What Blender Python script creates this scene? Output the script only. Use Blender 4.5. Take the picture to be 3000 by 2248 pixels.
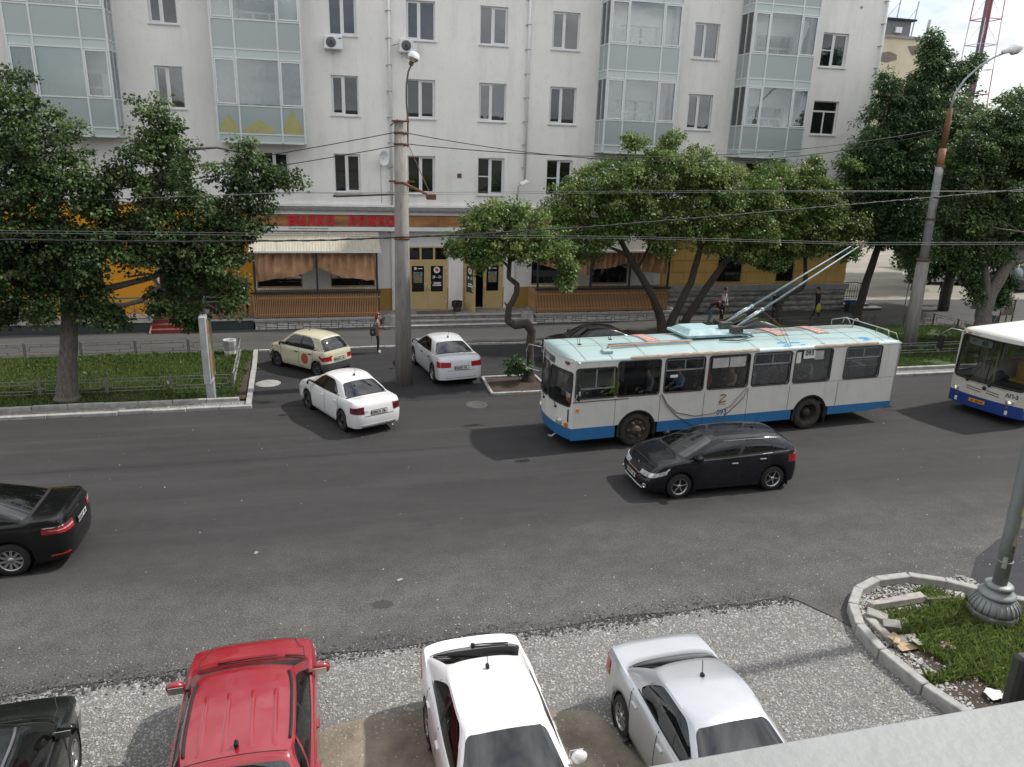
import bpy, bmesh, math, random
import numpy as np
from mathutils import Vector, Matrix, Euler, noise
random.seed(7); rng = np.random.default_rng(11)
for _o in list(bpy.data.objects): bpy.data.objects.remove(_o)
SC = bpy.context.scene; COL = SC.collection
R = math.radians
# ------------------------------------------------------------------ camera
cam_d = bpy.data.cameras.new('camera'); cam = bpy.data.objects.new('camera', cam_d); COL.objects.link(cam)
cam_d.sensor_width = 36.0; cam_d.lens = 26.4; cam_d.clip_start = 0.05; cam_d.clip_end = 2000
PITCH, ROLL, YAW, CAM_H = 0.30025329, 0.03161357, 0.25111145, 8.1
fw = Vector((math.sin(YAW)*math.cos(PITCH), math.cos(YAW)*math.cos(PITCH), -math.sin(PITCH)))
rt = Vector((math.cos(YAW), -math.sin(YAW), 0)); upv = rt.cross(fw)
rr = rt*math.cos(ROLL)+upv*math.sin(ROLL); uu = -rt*math.sin(ROLL)+upv*math.cos(ROLL)
cam.matrix_world = Matrix(((rr.x, uu.x, -fw.x, 0), (rr.y, uu.y, -fw.y, 0), (rr.z, uu.z, -fw.z, CAM_H), (0, 0, 0, 1)))
SC.camera = cam
# ------------------------------------------------------------------ sky, sun, exposure
SUN_EL, SUN_AZ = R(50), Vector((1.0, 0.07))           # azimuth as a ground direction towards the sun
W = bpy.data.worlds.new('World'); SC.world = W; W.use_nodes = True
nt = W.node_tree; nt.nodes.clear()
def wn(t, **k):
    n = nt.nodes.new(t)
    for a, v in k.items(): setattr(n, a, v)
    return n
sky = wn('ShaderNodeTexSky', sky_type='NISHITA', sun_disc=False)
sky.sun_elevation = SUN_EL; sky.sun_rotation = math.atan2(SUN_AZ.x, SUN_AZ.y)
b1 = wn('ShaderNodeBackground'); b1.inputs['Strength'].default_value = 0.12
b2 = wn('ShaderNodeBackground'); b2.inputs['Strength'].default_value = 1.2
tc = wn('ShaderNodeTexCoord'); mp = wn('ShaderNodeMapping'); mp.inputs['Scale'].default_value = (1.0, 1.0, 2.6)
n1 = wn('ShaderNodeTexNoise'); n1.inputs['Scale'].default_value = 2.6; n1.inputs['Detail'].default_value = 9; n1.inputs['Roughness'].default_value = 0.55; n1.inputs['Distortion'].default_value = 0.25
n2 = wn('ShaderNodeTexNoise'); n2.inputs['Scale'].default_value = 4.3; n2.inputs['Detail'].default_value = 8; n2.inputs['Roughness'].default_value = 0.6
r1 = wn('ShaderNodeValToRGB'); r1.color_ramp.elements[0].position = 0.33; r1.color_ramp.elements[1].position = 0.47
r2 = wn('ShaderNodeValToRGB'); r2.color_ramp.elements[0].position = 0.34; r2.color_ramp.elements[1].position = 0.66
r2.color_ramp.elements[0].color = (0.44, 0.465, 0.51, 1); r2.color_ramp.elements[1].color = (1.10, 1.10, 1.10, 1)
mx = wn('ShaderNodeMixShader'); ow = wn('ShaderNodeOutputWorld')
L = nt.links.new
L(tc.outputs['Generated'], mp.inputs['Vector']); L(mp.outputs[0], n1.inputs['Vector']); L(mp.outputs[0], n2.inputs['Vector'])
L(n1.outputs['Fac'], r1.inputs[0]); L(n2.outputs['Fac'], r2.inputs[0]); L(r2.outputs[0], b2.inputs['Color'])
L(sky.outputs[0], b1.inputs['Color']); L(r1.outputs[0], mx.inputs[0]); L(b1.outputs[0], mx.inputs[1]); L(b2.outputs[0], mx.inputs[2]); L(mx.outputs[0], ow.inputs[0])
sd = bpy.data.lights.new('sun', 'SUN'); sd.energy = 3.1; sd.angle = R(1.6); sd.color = (1.0, 0.955, 0.89)
so = bpy.data.objects.new('sun', sd); COL.objects.link(so)
sdir = Vector((SUN_AZ.x, SUN_AZ.y, 0)).normalized()*math.cos(SUN_EL)+Vector((0, 0, math.sin(SUN_EL)))
so.rotation_euler = sdir.to_track_quat('Z', 'Y').to_euler(); so.location = (20, 10, 40)
SC.view_settings.view_transform = 'Standard'; SC.view_settings.look = 'None'
SC.view_settings.exposure = 0.34; SC.view_settings.gamma = 1.0; SC.view_settings.use_curve_mapping = False
# ------------------------------------------------------------------ materials
MATS = {}
def mnodes(name):
    m = bpy.data.materials.new(name); m.use_nodes = True; n = m.node_tree.nodes; n.clear()
    o = n.new('ShaderNodeOutputMaterial'); return m, m.node_tree, o
def P(name, col, rough=0.6, metal=0.0, spec=0.5, var=0.12, scale=4.0, bump=0.0, bscale=60.0, col2=None, fac=0.5, coat=0.0, aniso=None, stretch=(1, 1, 1), emit=0.0):
    if name in MATS: return MATS[name]
    m, t, o = mnodes(name); N = t.nodes.new; K = t.links.new
    b = N('ShaderNodeBsdfPrincipled'); K(b.outputs[0], o.inputs[0])
    b.inputs['Roughness'].default_value = rough; b.inputs['Metallic'].default_value = metal
    b.inputs['Specular IOR Level'].default_value = spec; b.inputs['Coat Weight'].default_value = coat; b.inputs['Coat Roughness'].default_value = 0.04
    c = N('ShaderNodeTexCoord'); mpn = N('ShaderNodeMapping'); mpn.inputs['Scale'].default_value = stretch; K(c.outputs['Object'], mpn.inputs[0])
    nz = N('ShaderNodeTexNoise'); nz.inputs['Scale'].default_value = scale; nz.inputs['Detail'].default_value = 7; nz.inputs['Roughness'].default_value = 0.62
    K(mpn.outputs[0], nz.inputs['Vector'])
    rp = N('ShaderNodeValToRGB'); rp.color_ramp.elements[0].position = 0.3+0.4*(fac-0.5); rp.color_ramp.elements[1].position = 0.7+0.4*(fac-0.5)
    c2 = col2 if col2 else [x*(1-2*var) for x in col]; c1 = col if col2 else [min(1, x*(1+var)) for x in col]
    rp.color_ramp.elements[0].color = (*c2, 1); rp.color_ramp.elements[1].color = (*c1, 1)
    K(nz.outputs['Fac'], rp.inputs[0]); K(rp.outputs[0], b.inputs['Base Color'])
    if bump:
        nb = N('ShaderNodeTexNoise'); nb.inputs['Scale'].default_value = bscale; nb.inputs['Detail'].default_value = 4; K(c.outputs['Object'], nb.inputs['Vector'])
        bp = N('ShaderNodeBump'); bp.inputs['Strength'].default_value = bump; bp.inputs['Distance'].default_value = 0.02; K(nb.outputs['Fac'], bp.inputs['Height']); K(bp.outputs[0], b.inputs['Normal'])
    if emit:
        K(rp.outputs[0], b.inputs['Emission Color']); b.inputs['Emission Strength'].default_value = emit
    MATS[name] = m; return m
def glass(name, tint=(0.5, 0.55, 0.55), clear=0.5, rough=0.02, base=(0.02, 0.025, 0.025), refl=1.0, wob=0.0, fmin=0.055):
    """window glass: fresnel reflection over a partly clear, partly dark sheet"""
    if name in MATS: return MATS[name]
    m, t, o = mnodes(name); N = t.nodes.new; K = t.links.new
    tr = N('ShaderNodeBsdfTransparent'); tr.inputs[0].default_value = (*tint, 1)
    df = N('ShaderNodeBsdfDiffuse'); df.inputs[0].default_value = (*base, 1)
    gl = N('ShaderNodeBsdfGlossy'); gl.inputs['Roughness'].default_value = rough; gl.inputs['Color'].default_value = (0.95, 0.97, 1, 1)
    m1 = N('ShaderNodeMixShader'); m1.inputs[0].default_value = clear; K(df.outputs[0], m1.inputs[1]); K(tr.outputs[0], m1.inputs[2])
    lw = N('ShaderNodeLayerWeight'); lw.inputs['Blend'].default_value = 0.35
    mr = N('ShaderNodeMapRange'); mr.inputs['To Min'].default_value = fmin*refl; mr.inputs['To Max'].default_value = min(1, 0.95*refl); K(lw.outputs['Fresnel'], mr.inputs[0])
    m2 = N('ShaderNodeMixShader'); K(mr.outputs[0], m2.inputs[0]); K(m1.outputs[0], m2.inputs[1]); K(gl.outputs[0], m2.inputs[2]); K(m2.outputs[0], o.inputs[0])
    if wob:
        c = N('ShaderNodeTexCoord'); nb = N('ShaderNodeTexNoise'); nb.inputs['Scale'].default_value = 1.3; K(c.outputs['Object'], nb.inputs['Vector'])
        bp = N('ShaderNodeBump'); bp.inputs['Strength'].default_value = wob; bp.inputs['Distance'].default_value = 0.05; K(nb.outputs['Fac'], bp.inputs['Height']); K(bp.outputs[0], gl.inputs['Normal'])
    MATS[name] = m; return m
def leafmat(name, col, tr=0.42):
    m, t, o = mnodes(name); N = t.nodes.new; K = t.links.new
    d = N('ShaderNodeBsdfPrincipled'); d.inputs['Roughness'].default_value = 0.42; d.inputs['Specular IOR Level'].default_value = 0.35
    tl = N('ShaderNodeBsdfTranslucent'); g = N('ShaderNodeNewGeometry')
    h = N('ShaderNodeHueSaturation'); mr = N('ShaderNodeMapRange'); mr.inputs['To Min'].default_value = 0.6; mr.inputs['To Max'].default_value = 1.5
    K(g.outputs['Random Per Island'], mr.inputs[0]); K(mr.outputs[0], h.inputs['Value']); h.inputs['Color'].default_value = (*col, 1)
    mh = N('ShaderNodeMapRange'); mh.inputs['To Min'].default_value = 0.475; mh.inputs['To Max'].default_value = 0.515; K(g.outputs['Random Per Island'], mh.inputs[0]); K(mh.outputs[0], h.inputs['Hue'])
    K(h.outputs[0], d.inputs['Base Color']); K(h.outputs[0], tl.inputs[0])
    mxn = N('ShaderNodeMixShader'); mxn.inputs[0].default_value = tr; K(d.outputs[0], mxn.inputs[1]); K(tl.outputs[0], mxn.inputs[2]); K(mxn.outputs[0], o.inputs[0])
    MATS[name] = m; return m
# ------------------------------------------------------------------ mesh helpers
def tag(o, label=None, cat=None, group=None, kind=None):
    if label: o['label'] = label
    if cat: o['category'] = cat
    if group: o['group'] = group
    if kind: o['kind'] = kind
    return o
def empty(name, loc=(0, 0, 0), rz=0.0, parent=None):
    o = bpy.data.objects.new(name, None); COL.objects.link(o); o.location = loc; o.rotation_euler = (0, 0, rz); o.empty_display_size = 0.2
    if parent: o.parent = parent
    return o
def thing(name, label, cat, loc=(0, 0, 0), rz=0.0, group=None):
    return tag(empty(name, loc, rz), label, cat, group)
class MB:
    """collects vertices and faces of one mesh"""
    def __init__(s): s.v = []; s.f = []; s.m = []; s.sm = []
    def add(s, vs, fs, mi=0, smooth=False):
        b = len(s.v); s.v += [tuple(p) for p in vs]
        for f in fs: s.f.append(tuple(b+i for i in f)); s.m.append(mi); s.sm.append(smooth)
        return s
    def box(s, x0, x1, y0, y1, z0, z1, mi=0):
        return s.add([(x0, y0, z0), (x1, y0, z0), (x1, y1, z0), (x0, y1, z0), (x0, y0, z1), (x1, y0, z1), (x1, y1, z1), (x0, y1, z1)],
                     [(0, 3, 2, 1), (4, 5, 6, 7), (0, 1, 5, 4), (1, 2, 6, 5), (2, 3, 7, 6), (3, 0, 4, 7)], mi)
    def cbox(s, x0, x1, y0, y1, z0, z1, c=0.01, mi=0, jit=0.0):
        """box with chamfered edges"""
        c = min(c, (x1-x0)*.45, (y1-y0)*.45, (z1-z0)*.45); vs = []; idx = {}
        for ix, X in enumerate((x0, x1)):
            for iy, Y in enumerate((y0, y1)):
                for iz, Z in enumerate((z0, z1)):
                    sx, sy, sz = 1-2*ix, 1-2*iy, 1-2*iz
                    for a, p in enumerate(((X, Y+sy*c, Z+sz*c), (X+sx*c, Y, Z+sz*c), (X+sx*c, Y+sy*c, Z))):
                        idx[(ix, iy, iz, a)] = len(vs); vs.append(tuple(q+random.uniform(-jit, jit) for q in p) if jit else p)
        g = lambda *k: idx[k]; fs = []
        for i in (0, 1):
            q = [(i, 0, 0, 0), (i, 1, 0, 0), (i, 1, 1, 0), (i, 0, 1, 0)]; q = [g(*k) for k in q]; fs.append(q if i else q[::-1])
            q = [(0, i, 0, 1), (1, i, 0, 1), (1, i, 1, 1), (0, i, 1, 1)]; q = [g(*k) for k in q]; fs.append(q[::-1] if i else q)
            q = [(0, 0, i, 2), (1, 0, i, 2), (1, 1, i, 2), (0, 1, i, 2)]; q = [g(*k) for k in q]; fs.append(q if i else q[::-1])
        for i in (0, 1):
            for j in (0, 1):
                fs += [(g(i, j, 0, 0), g(i, j, 1, 0), g(i, j, 1, 1), g(i, j, 0, 1)), (g(i, 0, j, 0), g(i, 1, j, 0), g(i, 1, j, 2), g(i, 0, j, 2)), (g(0, i, j, 1), g(1, i, j, 1), g(1, i, j, 2), g(0, i, j, 2))]
                for k in (0, 1): fs.append((g(i, j, k, 0), g(i, j, k, 1), g(i, j, k, 2)))
        return s.add(vs, fs, mi)
    def bar(s, a, b, w=0.05, h=None, mi=0):
        h = h or w; a = Vector(a); b = Vector(b); d = (b-a).normalized(); u = d.cross(Vector((0, 0, 1)))
        if u.length < 1e-3: u = Vector((1, 0, 0))
        u.normalize(); v = d.cross(u); vs = [p+u*su*w/2+v*sv*h/2 for p in (a, b) for su, sv in ((-1, -1), (1, -1), (1, 1), (-1, 1))]
        return s.add(vs, [(0, 1, 2, 3), (7, 6, 5, 4), (0, 4, 5, 1), (1, 5, 6, 2), (2, 6, 7, 3), (3, 7, 4, 0)], mi)
    def tube(s, pts, r, n=8, mi=0, caps=True, smooth=True):
        pts = [Vector(p) for p in pts]; rs = r if hasattr(r, '__len__') else [r]*len(pts); vs = []; fs = []; prev = None
        for i, p in enumerate(pts):
            d = (pts[min(i+1, len(pts)-1)]-pts[max(i-1, 0)]).normalized()
            if prev is None: u = d.orthogonal().normalized()
            else:
                u = prev-d*prev.dot(d); u = u.normalized() if u.length > 1e-5 else d.orthogonal().normalized()
            prev = u; w = d.cross(u)
            for k in range(n): a = 2*math.pi*k/n; vs.append(p+(u*math.cos(a)+w*math.sin(a))*rs[i])
        for i in range(len(pts)-1):
            for k in range(n): fs.append((i*n+k, i*n+(k+1) % n, (i+1)*n+(k+1) % n, (i+1)*n+k))
        if caps: fs.append(tuple(range(n))[::-1]); fs.append(tuple((len(pts)-1)*n+k for k in range(n)))
        return s.add(vs, fs, mi, smooth)
    def lathe(s, prof, n=24, axis='z', c=(0, 0, 0), mi=0, smooth=True):
        vs = []; fs = []
        for r_, h in prof:
            for k in range(n):
                a = 2*math.pi*k/n; x, y = r_*math.cos(a), r_*math.sin(a)
                vs.append((c[0]+x, c[1]+y, c[2]+h) if axis == 'z' else (c[0]+x, c[1]+h, c[2]+y) if axis == 'y' else (c[0]+h, c[1]+x, c[2]+y))
        for i in range(len(prof)-1):
            for k in range(n): fs.append((i*n+k, i*n+(k+1) % n, (i+1)*n+(k+1) % n, (i+1)*n+k))
        return s.add(vs, fs, mi, smooth)
    def grid(s, P_, mi=0, smooth=True, closed=False):
        """P_: rows of points"""
        nr = len(P_); nc = len(P_[0]); vs = [p for row in P_ for p in row]; fs = []
        for i in range(nr-1):
            for k in range(nc if closed else nc-1): fs.append((i*nc+k, i*nc+(k+1) % nc, (i+1)*nc+(k+1) % nc, (i+1)*nc+k))
        return s.add(vs, fs, mi, smooth)
    def prism(s, poly, z0, z1, mi=0):
        n = len(poly); vs = [(x, y, z0) for x, y in poly]+[(x, y, z1) for x, y in poly]
        return s.add(vs, [tuple(range(n))[::-1], tuple(range(n, 2*n))]+[(i, (i+1) % n, n+(i+1) % n, n+i) for i in range(n)], mi)
    def mesh(s, name, mats):
        me = bpy.data.meshes.new(name); me.from_pydata(s.v, [], s.f)
        for m in (mats if isinstance(mats, (list, tuple)) else [mats]): me.materials.append(m)
        me.polygons.foreach_set('material_index', s.m); me.polygons.foreach_set('use_smooth', s.sm); me.update(); return me
    def build(s, name, mats, parent=None, world=False, loc=None, fix=False):
        me = s.mesh(name, mats)
        if fix:
            bm = bmesh.new(); bm.from_mesh(me); bmesh.ops.recalc_face_normals(bm, faces=bm.faces); bm.to_mesh(me); bm.free()
        return link(name, me, parent, world, loc)
def link(name, me, parent=None, world=False, loc=None, rot=None):
    o = bpy.data.objects.new(name, me); COL.objects.link(o)
    if parent: o.parent = parent
    if world and parent:
        g = Vector(parent.location); q = parent.parent
        while q: g += Vector(q.location); q = q.parent
        o.location = -g
    if loc is not None: o.location = loc
    if rot is not None: o.rotation_euler = rot
    return o
def copy_tree(o, parent=None):
    c = o.copy(); COL.objects.link(c); c.parent = parent
    for ch in list(o.children): copy_tree(ch, c)
    return c
DG = None
def plate(outer, holes, thick, name='plate'):
    """flat plate in local XY with real holes, thickness along Z (centred); returns (verts, faces)"""
    cu = bpy.data.curves.new('tmp', 'CURVE'); cu.dimensions = '2D'; cu.fill_mode = 'BOTH'; cu.extrude = thick/2
    for poly in [outer]+list(holes):
        sp = cu.splines.new('POLY'); sp.points.add(len(poly)-1)
        for i, (x, y) in enumerate(poly): sp.points[i].co = (x, y, 0, 1)
        sp.use_cyclic_u = True
    ob = bpy.data.objects.new('tmp', cu); COL.objects.link(ob); bpy.context.view_layer.update()
    me = bpy.data.meshes.new_from_object(ob.evaluated_get(bpy.context.evaluated_depsgraph_get()))
    vs = [tuple(v.co) for v in me.vertices]; fs = [tuple(p.vertices) for p in me.polygons]
    bpy.data.objects.remove(ob); bpy.data.curves.remove(cu); bpy.data.meshes.remove(me); return vs, fs
def rrect(x0, x1, y0, y1, r=0.06, n=4):
    pts = []
    for cx, cy, a0 in ((x1-r, y1-r, 0), (x0+r, y1-r, 90), (x0+r, y0+r, 180), (x1-r, y0+r, 270)):
        for i in range(n+1): a = R(a0+90*i/n); pts.append((cx+r*math.cos(a), cy+r*math.sin(a)))
    return pts
def rect(x0, x1, y0, y1): return [(x0, y0), (x1, y0), (x1, y1), (x0, y1)]
_tc = {}
def text_vf(s, size=0.1, depth=0.004, bold=0.0, align='CENTER'):
    k = (s, size, depth, bold, align)
    if k in _tc: return _tc[k]
    cu = bpy.data.curves.new('tmp', 'FONT'); cu.body = s; cu.size = size; cu.extrude = depth; cu.offset = bold; cu.align_x = align; cu.align_y = 'CENTER'; cu.resolution_u = 3
    ob = bpy.data.objects.new('tmp', cu); COL.objects.link(ob); bpy.context.view_layer.update()
    me = bpy.data.meshes.new_from_object(ob.evaluated_get(bpy.context.evaluated_depsgraph_get()))
    r_ = ([tuple(v.co) for v in me.vertices], [tuple(p.vertices) for p in me.polygons])
    bpy.data.objects.remove(ob); bpy.data.curves.remove(cu); bpy.data.meshes.remove(me); _tc[k] = r_; return r_
def text_on(mb, s, origin, xdir, updir, size, mi=0, bold=0.0, depth=0.003, sx=1.0, align='CENTER'):
    vs, fs = text_vf(s, size, depth, bold, align); X = Vector(xdir).normalized(); U = Vector(updir).normalized(); Nn = X.cross(U); O = Vector(origin)
    mb.add([O+X*v[0]*sx+U*v[1]+Nn*v[2] for v in vs], fs, mi)
def wallplate(mb, outer, holes, y, thick=0.0, mi=0):
    """vertical plate in the XZ plane with its front face at y, going back by thick"""
    vs, fs = plate(outer, holes, thick); mb.add([(v[0], y+thick/2-v[2], v[1]) for v in vs], fs, mi)
# palette -------------------------------------------------------------------------------------------
M_white = P('wall_paint_white', (0.60, 0.60, 0.585), 0.85, var=0.07, scale=0.7, bump=0.25, bscale=22)
M_frame = P('white_plastic_frame', (0.72, 0.73, 0.73), 0.4, var=0.03)
M_black = P('black_rubber', (0.012, 0.012, 0.012), 0.7)
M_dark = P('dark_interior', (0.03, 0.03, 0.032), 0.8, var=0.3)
M_metal = P('galvanised_metal', (0.42, 0.44, 0.45), 0.45, metal=0.6)
M_chrome = P('chrome', (0.8, 0.8, 0.8), 0.12, metal=1.0, var=0.02)
M_conc = P('concrete', (0.30, 0.295, 0.28), 0.9, var=0.18, scale=6, bump=0.3, bscale=60)
M_kerb = P('kerb_concrete', (0.36, 0.355, 0.34), 0.9, var=0.15, scale=5, bump=0.3, bscale=50)
M_rust = P('rusty_steel', (0.16, 0.075, 0.04), 0.85, var=0.3, scale=14)
# ================================================================== ground
def asphalt(name, base, dirt=None, band=None, speck=0.5, dark=None, rough=0.85):
    """asphalt with aggregate specks; band=(y0,y1): pale worn zone below y0 fading out at y1"""
    m, t, o = mnodes(name); N = t.nodes.new; K = t.links.new
    b = N('ShaderNodeBsdfPrincipled'); b.inputs['Roughness'].default_value = rough; b.inputs['Specular IOR Level'].default_value = 0.3; K(b.outputs[0], o.inputs[0])
    g = N('ShaderNodeNewGeometry')
    def noise_(sc, det=6, ro=0.6, stretch=None):
        n = N('ShaderNodeTexNoise'); n.inputs['Scale'].default_value = sc; n.inputs['Detail'].default_value = det; n.inputs['Roughness'].default_value = ro
        if stretch:
            mpn = N('ShaderNodeMapping'); mpn.inputs['Scale'].default_value = stretch; K(g.outputs['Position'], mpn.inputs[0]); K(mpn.outputs[0], n.inputs['Vector'])
        else: K(g.outputs['Position'], n.inputs['Vector'])
        return n.outputs['Fac']
    def ramp(src, p0, p1, c0=(0, 0, 0), c1=(1, 1, 1)):
        r_ = N('ShaderNodeValToRGB'); r_.color_ramp.elements[0].position = p0; r_.color_ramp.elements[1].position = p1
        r_.color_ramp.elements[0].color = (*c0, 1); r_.color_ramp.elements[1].color = (*c1, 1); K(src, r_.inputs[0]); return r_.outputs[0]
    def mix(f, a, c, blend='MIX'):
        x = N('ShaderNodeMix'); x.data_type = 'RGBA'; x.blend_type = blend
        for sck, v in ((x.inputs[0], f), (x.inputs[6], a), (x.inputs[7], c)):
            if isinstance(v, float): sck.default_value = v
            elif isinstance(v, tuple): sck.default_value = (*v, 1)
            else: K(v, sck)
        return x.outputs[2]
    def math_(op, a, c, clamp=False):
        x = N('ShaderNodeMath'); x.operation = op; x.use_clamp = clamp
        for sck, v in ((x.inputs[0], a), (x.inputs[1], c)):
            if isinstance(v, (int, float)): sck.default_value = v
            else: K(v, sck)
        return x.outputs[0]
    hi = tuple(c*1.3 for c in base); lo = tuple(c*0.66 for c in base)
    col = mix(ramp(noise_(0.55, 8, 0.65, (0.35, 1.3, 1)), 0.3, 0.7), lo, hi)
    col = mix(ramp(noise_(3.0, 6, 0.7), 0.35, 0.75), col, tuple(c*1.12 for c in base))
    col = mix(math_('MULTIPLY', ramp(noise_(55, 3, 0.7), 0.44, 0.60), 0.55), col, tuple(c*0.52 for c in base))
    if band:
        sp = N('ShaderNodeSeparateXYZ'); K(g.outputs['Position'], sp.inputs[0])
        yy = math_('ADD', sp.outputs['Y'], math_('MULTIPLY', math_('SUBTRACT', noise_(0.8, 6, 0.65), 0.5), 2.6))
        mr = N('ShaderNodeMapRange'); mr.inputs['From Min'].default_value = band[1]; mr.inputs['From Max'].default_value = band[0]; K(yy, mr.inputs[0])
        col = mix(mr.outputs[0], col, mix(ramp(noise_(2.2, 8, 0.7), 0.3, 0.7), tuple(c*0.58 for c in dirt), tuple(c*1.1 for c in dirt)))
        col = mix(math_('MULTIPLY', mr.outputs[0], ramp(noise_(34, 3, 0.8), 0.53, 0.62)), col, tuple(min(1, c*2.1) for c in dirt))
        col = mix(math_('MULTIPLY', mr.outputs[0], ramp(noise_(27, 3, 0.8, (1, 1.3, 1)), 0.56, 0.62)), col, (0.022, 0.021, 0.02))
        # long pale tyre-dust streaks
    col = mix(math_('MULTIPLY', ramp(noise_(1.0, 5, 0.6, (0.06, 2.2, 1)), 0.50, 0.72), 0.38), col, tuple(c*1.5 for c in base))
    col = mix(math_('MULTIPLY', ramp(noise_(0.23, 9, 0.7, (0.6, 1.5, 1)), 0.42, 0.62), 0.38), col, tuple(c*0.55 for c in base))
    v = N('ShaderNodeTexVoronoi'); v.inputs['Scale'].default_value = 7.0; K(g.outputs['Position'], v.inputs['Vector'])
    col = mix(math_('MULTIPLY', ramp(v.outputs['Distance'], 0.025, 0.055, (1, 1, 1), (0, 0, 0)), math_('MULTIPLY', ramp(noise_(0.9), 0.5, 0.7), speck)), col, (0.42, 0.41, 0.39))
    K(col, b.inputs['Base Color'])
    bp = N('ShaderNodeBump'); bp.inputs['Strength'].default_value = 0.5; bp.inputs['Distance'].default_value = 0.012; K(noise_(70, 4, 0.7), bp.inputs['Height']); K(bp.outputs[0], b.inputs['Normal'])
    MATS[name] = m; return m
M_road = asphalt('road_asphalt', (0.047, 0.046, 0.0465), (0.108, 0.103, 0.097), (11.8, 15.4), speck=0.9)
M_lot = asphalt('fresh_asphalt', (0.034, 0.034, 0.036), speck=0.5)
M_side = asphalt('sidewalk_asphalt', (0.082, 0.080, 0.076), speck=0.2)
M_paleside = asphalt('pale_paving', (0.30, 0.275, 0.235), speck=0.2)
M_gbase = asphalt('far_ground_asphalt', (0.11, 0.105, 0.10), speck=0.2)
M_gravel = P('gravel_bed', (0.22, 0.215, 0.20), 0.9, col2=(0.12, 0.118, 0.11), scale=30, bump=0.8, bscale=55)
M_dirt = P('bare_dirt', (0.30, 0.262, 0.205), 0.95, col2=(0.12, 0.098, 0.074), scale=1.6, bump=0.8, bscale=24)
M_soil = P('dark_soil', (0.075, 0.052, 0.038), 0.95, col2=(0.03, 0.022, 0.017), scale=3, bump=1.0, bscale=18)
M_grassb = P('grass_ground', (0.05, 0.085, 0.022), 0.95, col2=(0.03, 0.04, 0.015), scale=2.2, bump=0.6, bscale=40)
def sheet(name, poly, z, m, label=None):
    mb = MB(); mb.add([(x, y, z) for x, y in poly], [tuple(range(len(poly)))])
    return tag(mb.build(name, m), kind='structure')
S_ = 400
tag(MB().add([(-S_, -60, -0.03), (S_, -60, -0.03), (S_, S_, -0.03), (-S_, S_, -0.03)], [(0, 1, 2, 3)]).build('ground', M_gbase), kind='structure')
def wob(x0, x1, y, amp, n, sgn=1):
    return [(x0+(x1-x0)*i/n, y+amp*(noise.noise((x0+(x1-x0)*i/n*0.7, y, 3.1))+0.4*noise.noise((i*0.9, y, 8)))) for i in range(n+1)]
edge = wob(-30, 9.3, 11.0, 0.16, 90)
edge = [p for p in edge if p[0] < 8.45]
sheet('road', edge+[(8.6, 10.85), (8.95, 10.2), (9.25, 9.4), (9.6, 8.5), (14.5, 8.0), (90, 8.0), (90, 23.93), (-60, 23.93), (-60, 11.0)], 0.0, M_road)
sheet('parking_apron', [(-2.52, 23.93), (21.6, 23.93), (21.6, 31.0), (-2.9, 31.0)], 0.004, M_lot)
sheet('near_sidewalk', [(9.0, -0.3), (90, -0.3), (90, 13.2), (18.5, 13.0), (16.2, 12.6), (14.6, 12.1), (13.4, 11.5), (12.7, 10.9), (12.3, 10.3), (11.6, 9.2), (9.9, 8.2), (9.2, 7.0)], 0.004, asphalt('smooth_patch', (0.045, 0.044, 0.05), speck=0.2))
sheet('sidewalk', [(-60, 31.2), (34, 31.2), (34, 36.6), (-60, 36.6)], 0.012, M_side)
sheet('side_path', [(32.0, 39.1), (60, 37.2), (90, 36), (90, 31.2), (34, 31.2), (34, 36.6), (28.7, 36.6)], 0.008, M_side)
sheet('side_street', [(28.7, 36.62), (31.0, 39.0), (60, 37.2), (90, 36), (120, 50), (60, 75), (28.7, 75)], -0.004, M_paleside)
gpoly = [(-30, -0.3), (9.6, -0.3), (9.6, 10.9), (8.6, 10.95)]+edge[::-1]
sheet('gravel_bed', gpoly, -0.02, M_gravel)
# bare earth under the parked cars: an irregular sheet just above the gravel bed
def dirt_y(x): return 8.85+0.5*math.sin(x*0.9+1.0)*0.6+0.45*noise.noise((x*0.8, 2.0, 1.0))+(-0.45+0.7*min(1, max(0, (x+1.6)/1.2)))
dp = [(-30, -0.3)]+[(x, -0.3) for x in (-5, 4.6)]+[(4.9, 3.0), (4.7, 5.4), (4.55, 6.2), (4.35, 6.9), (4.15, 7.4), (3.95, 8.0), (3.85, 8.4)]+[(x*0.25, dirt_y(x*0.25)) for x in range(15, -121, -1)]
sheet('bare_earth', dp, -0.012, M_dirt)
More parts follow.
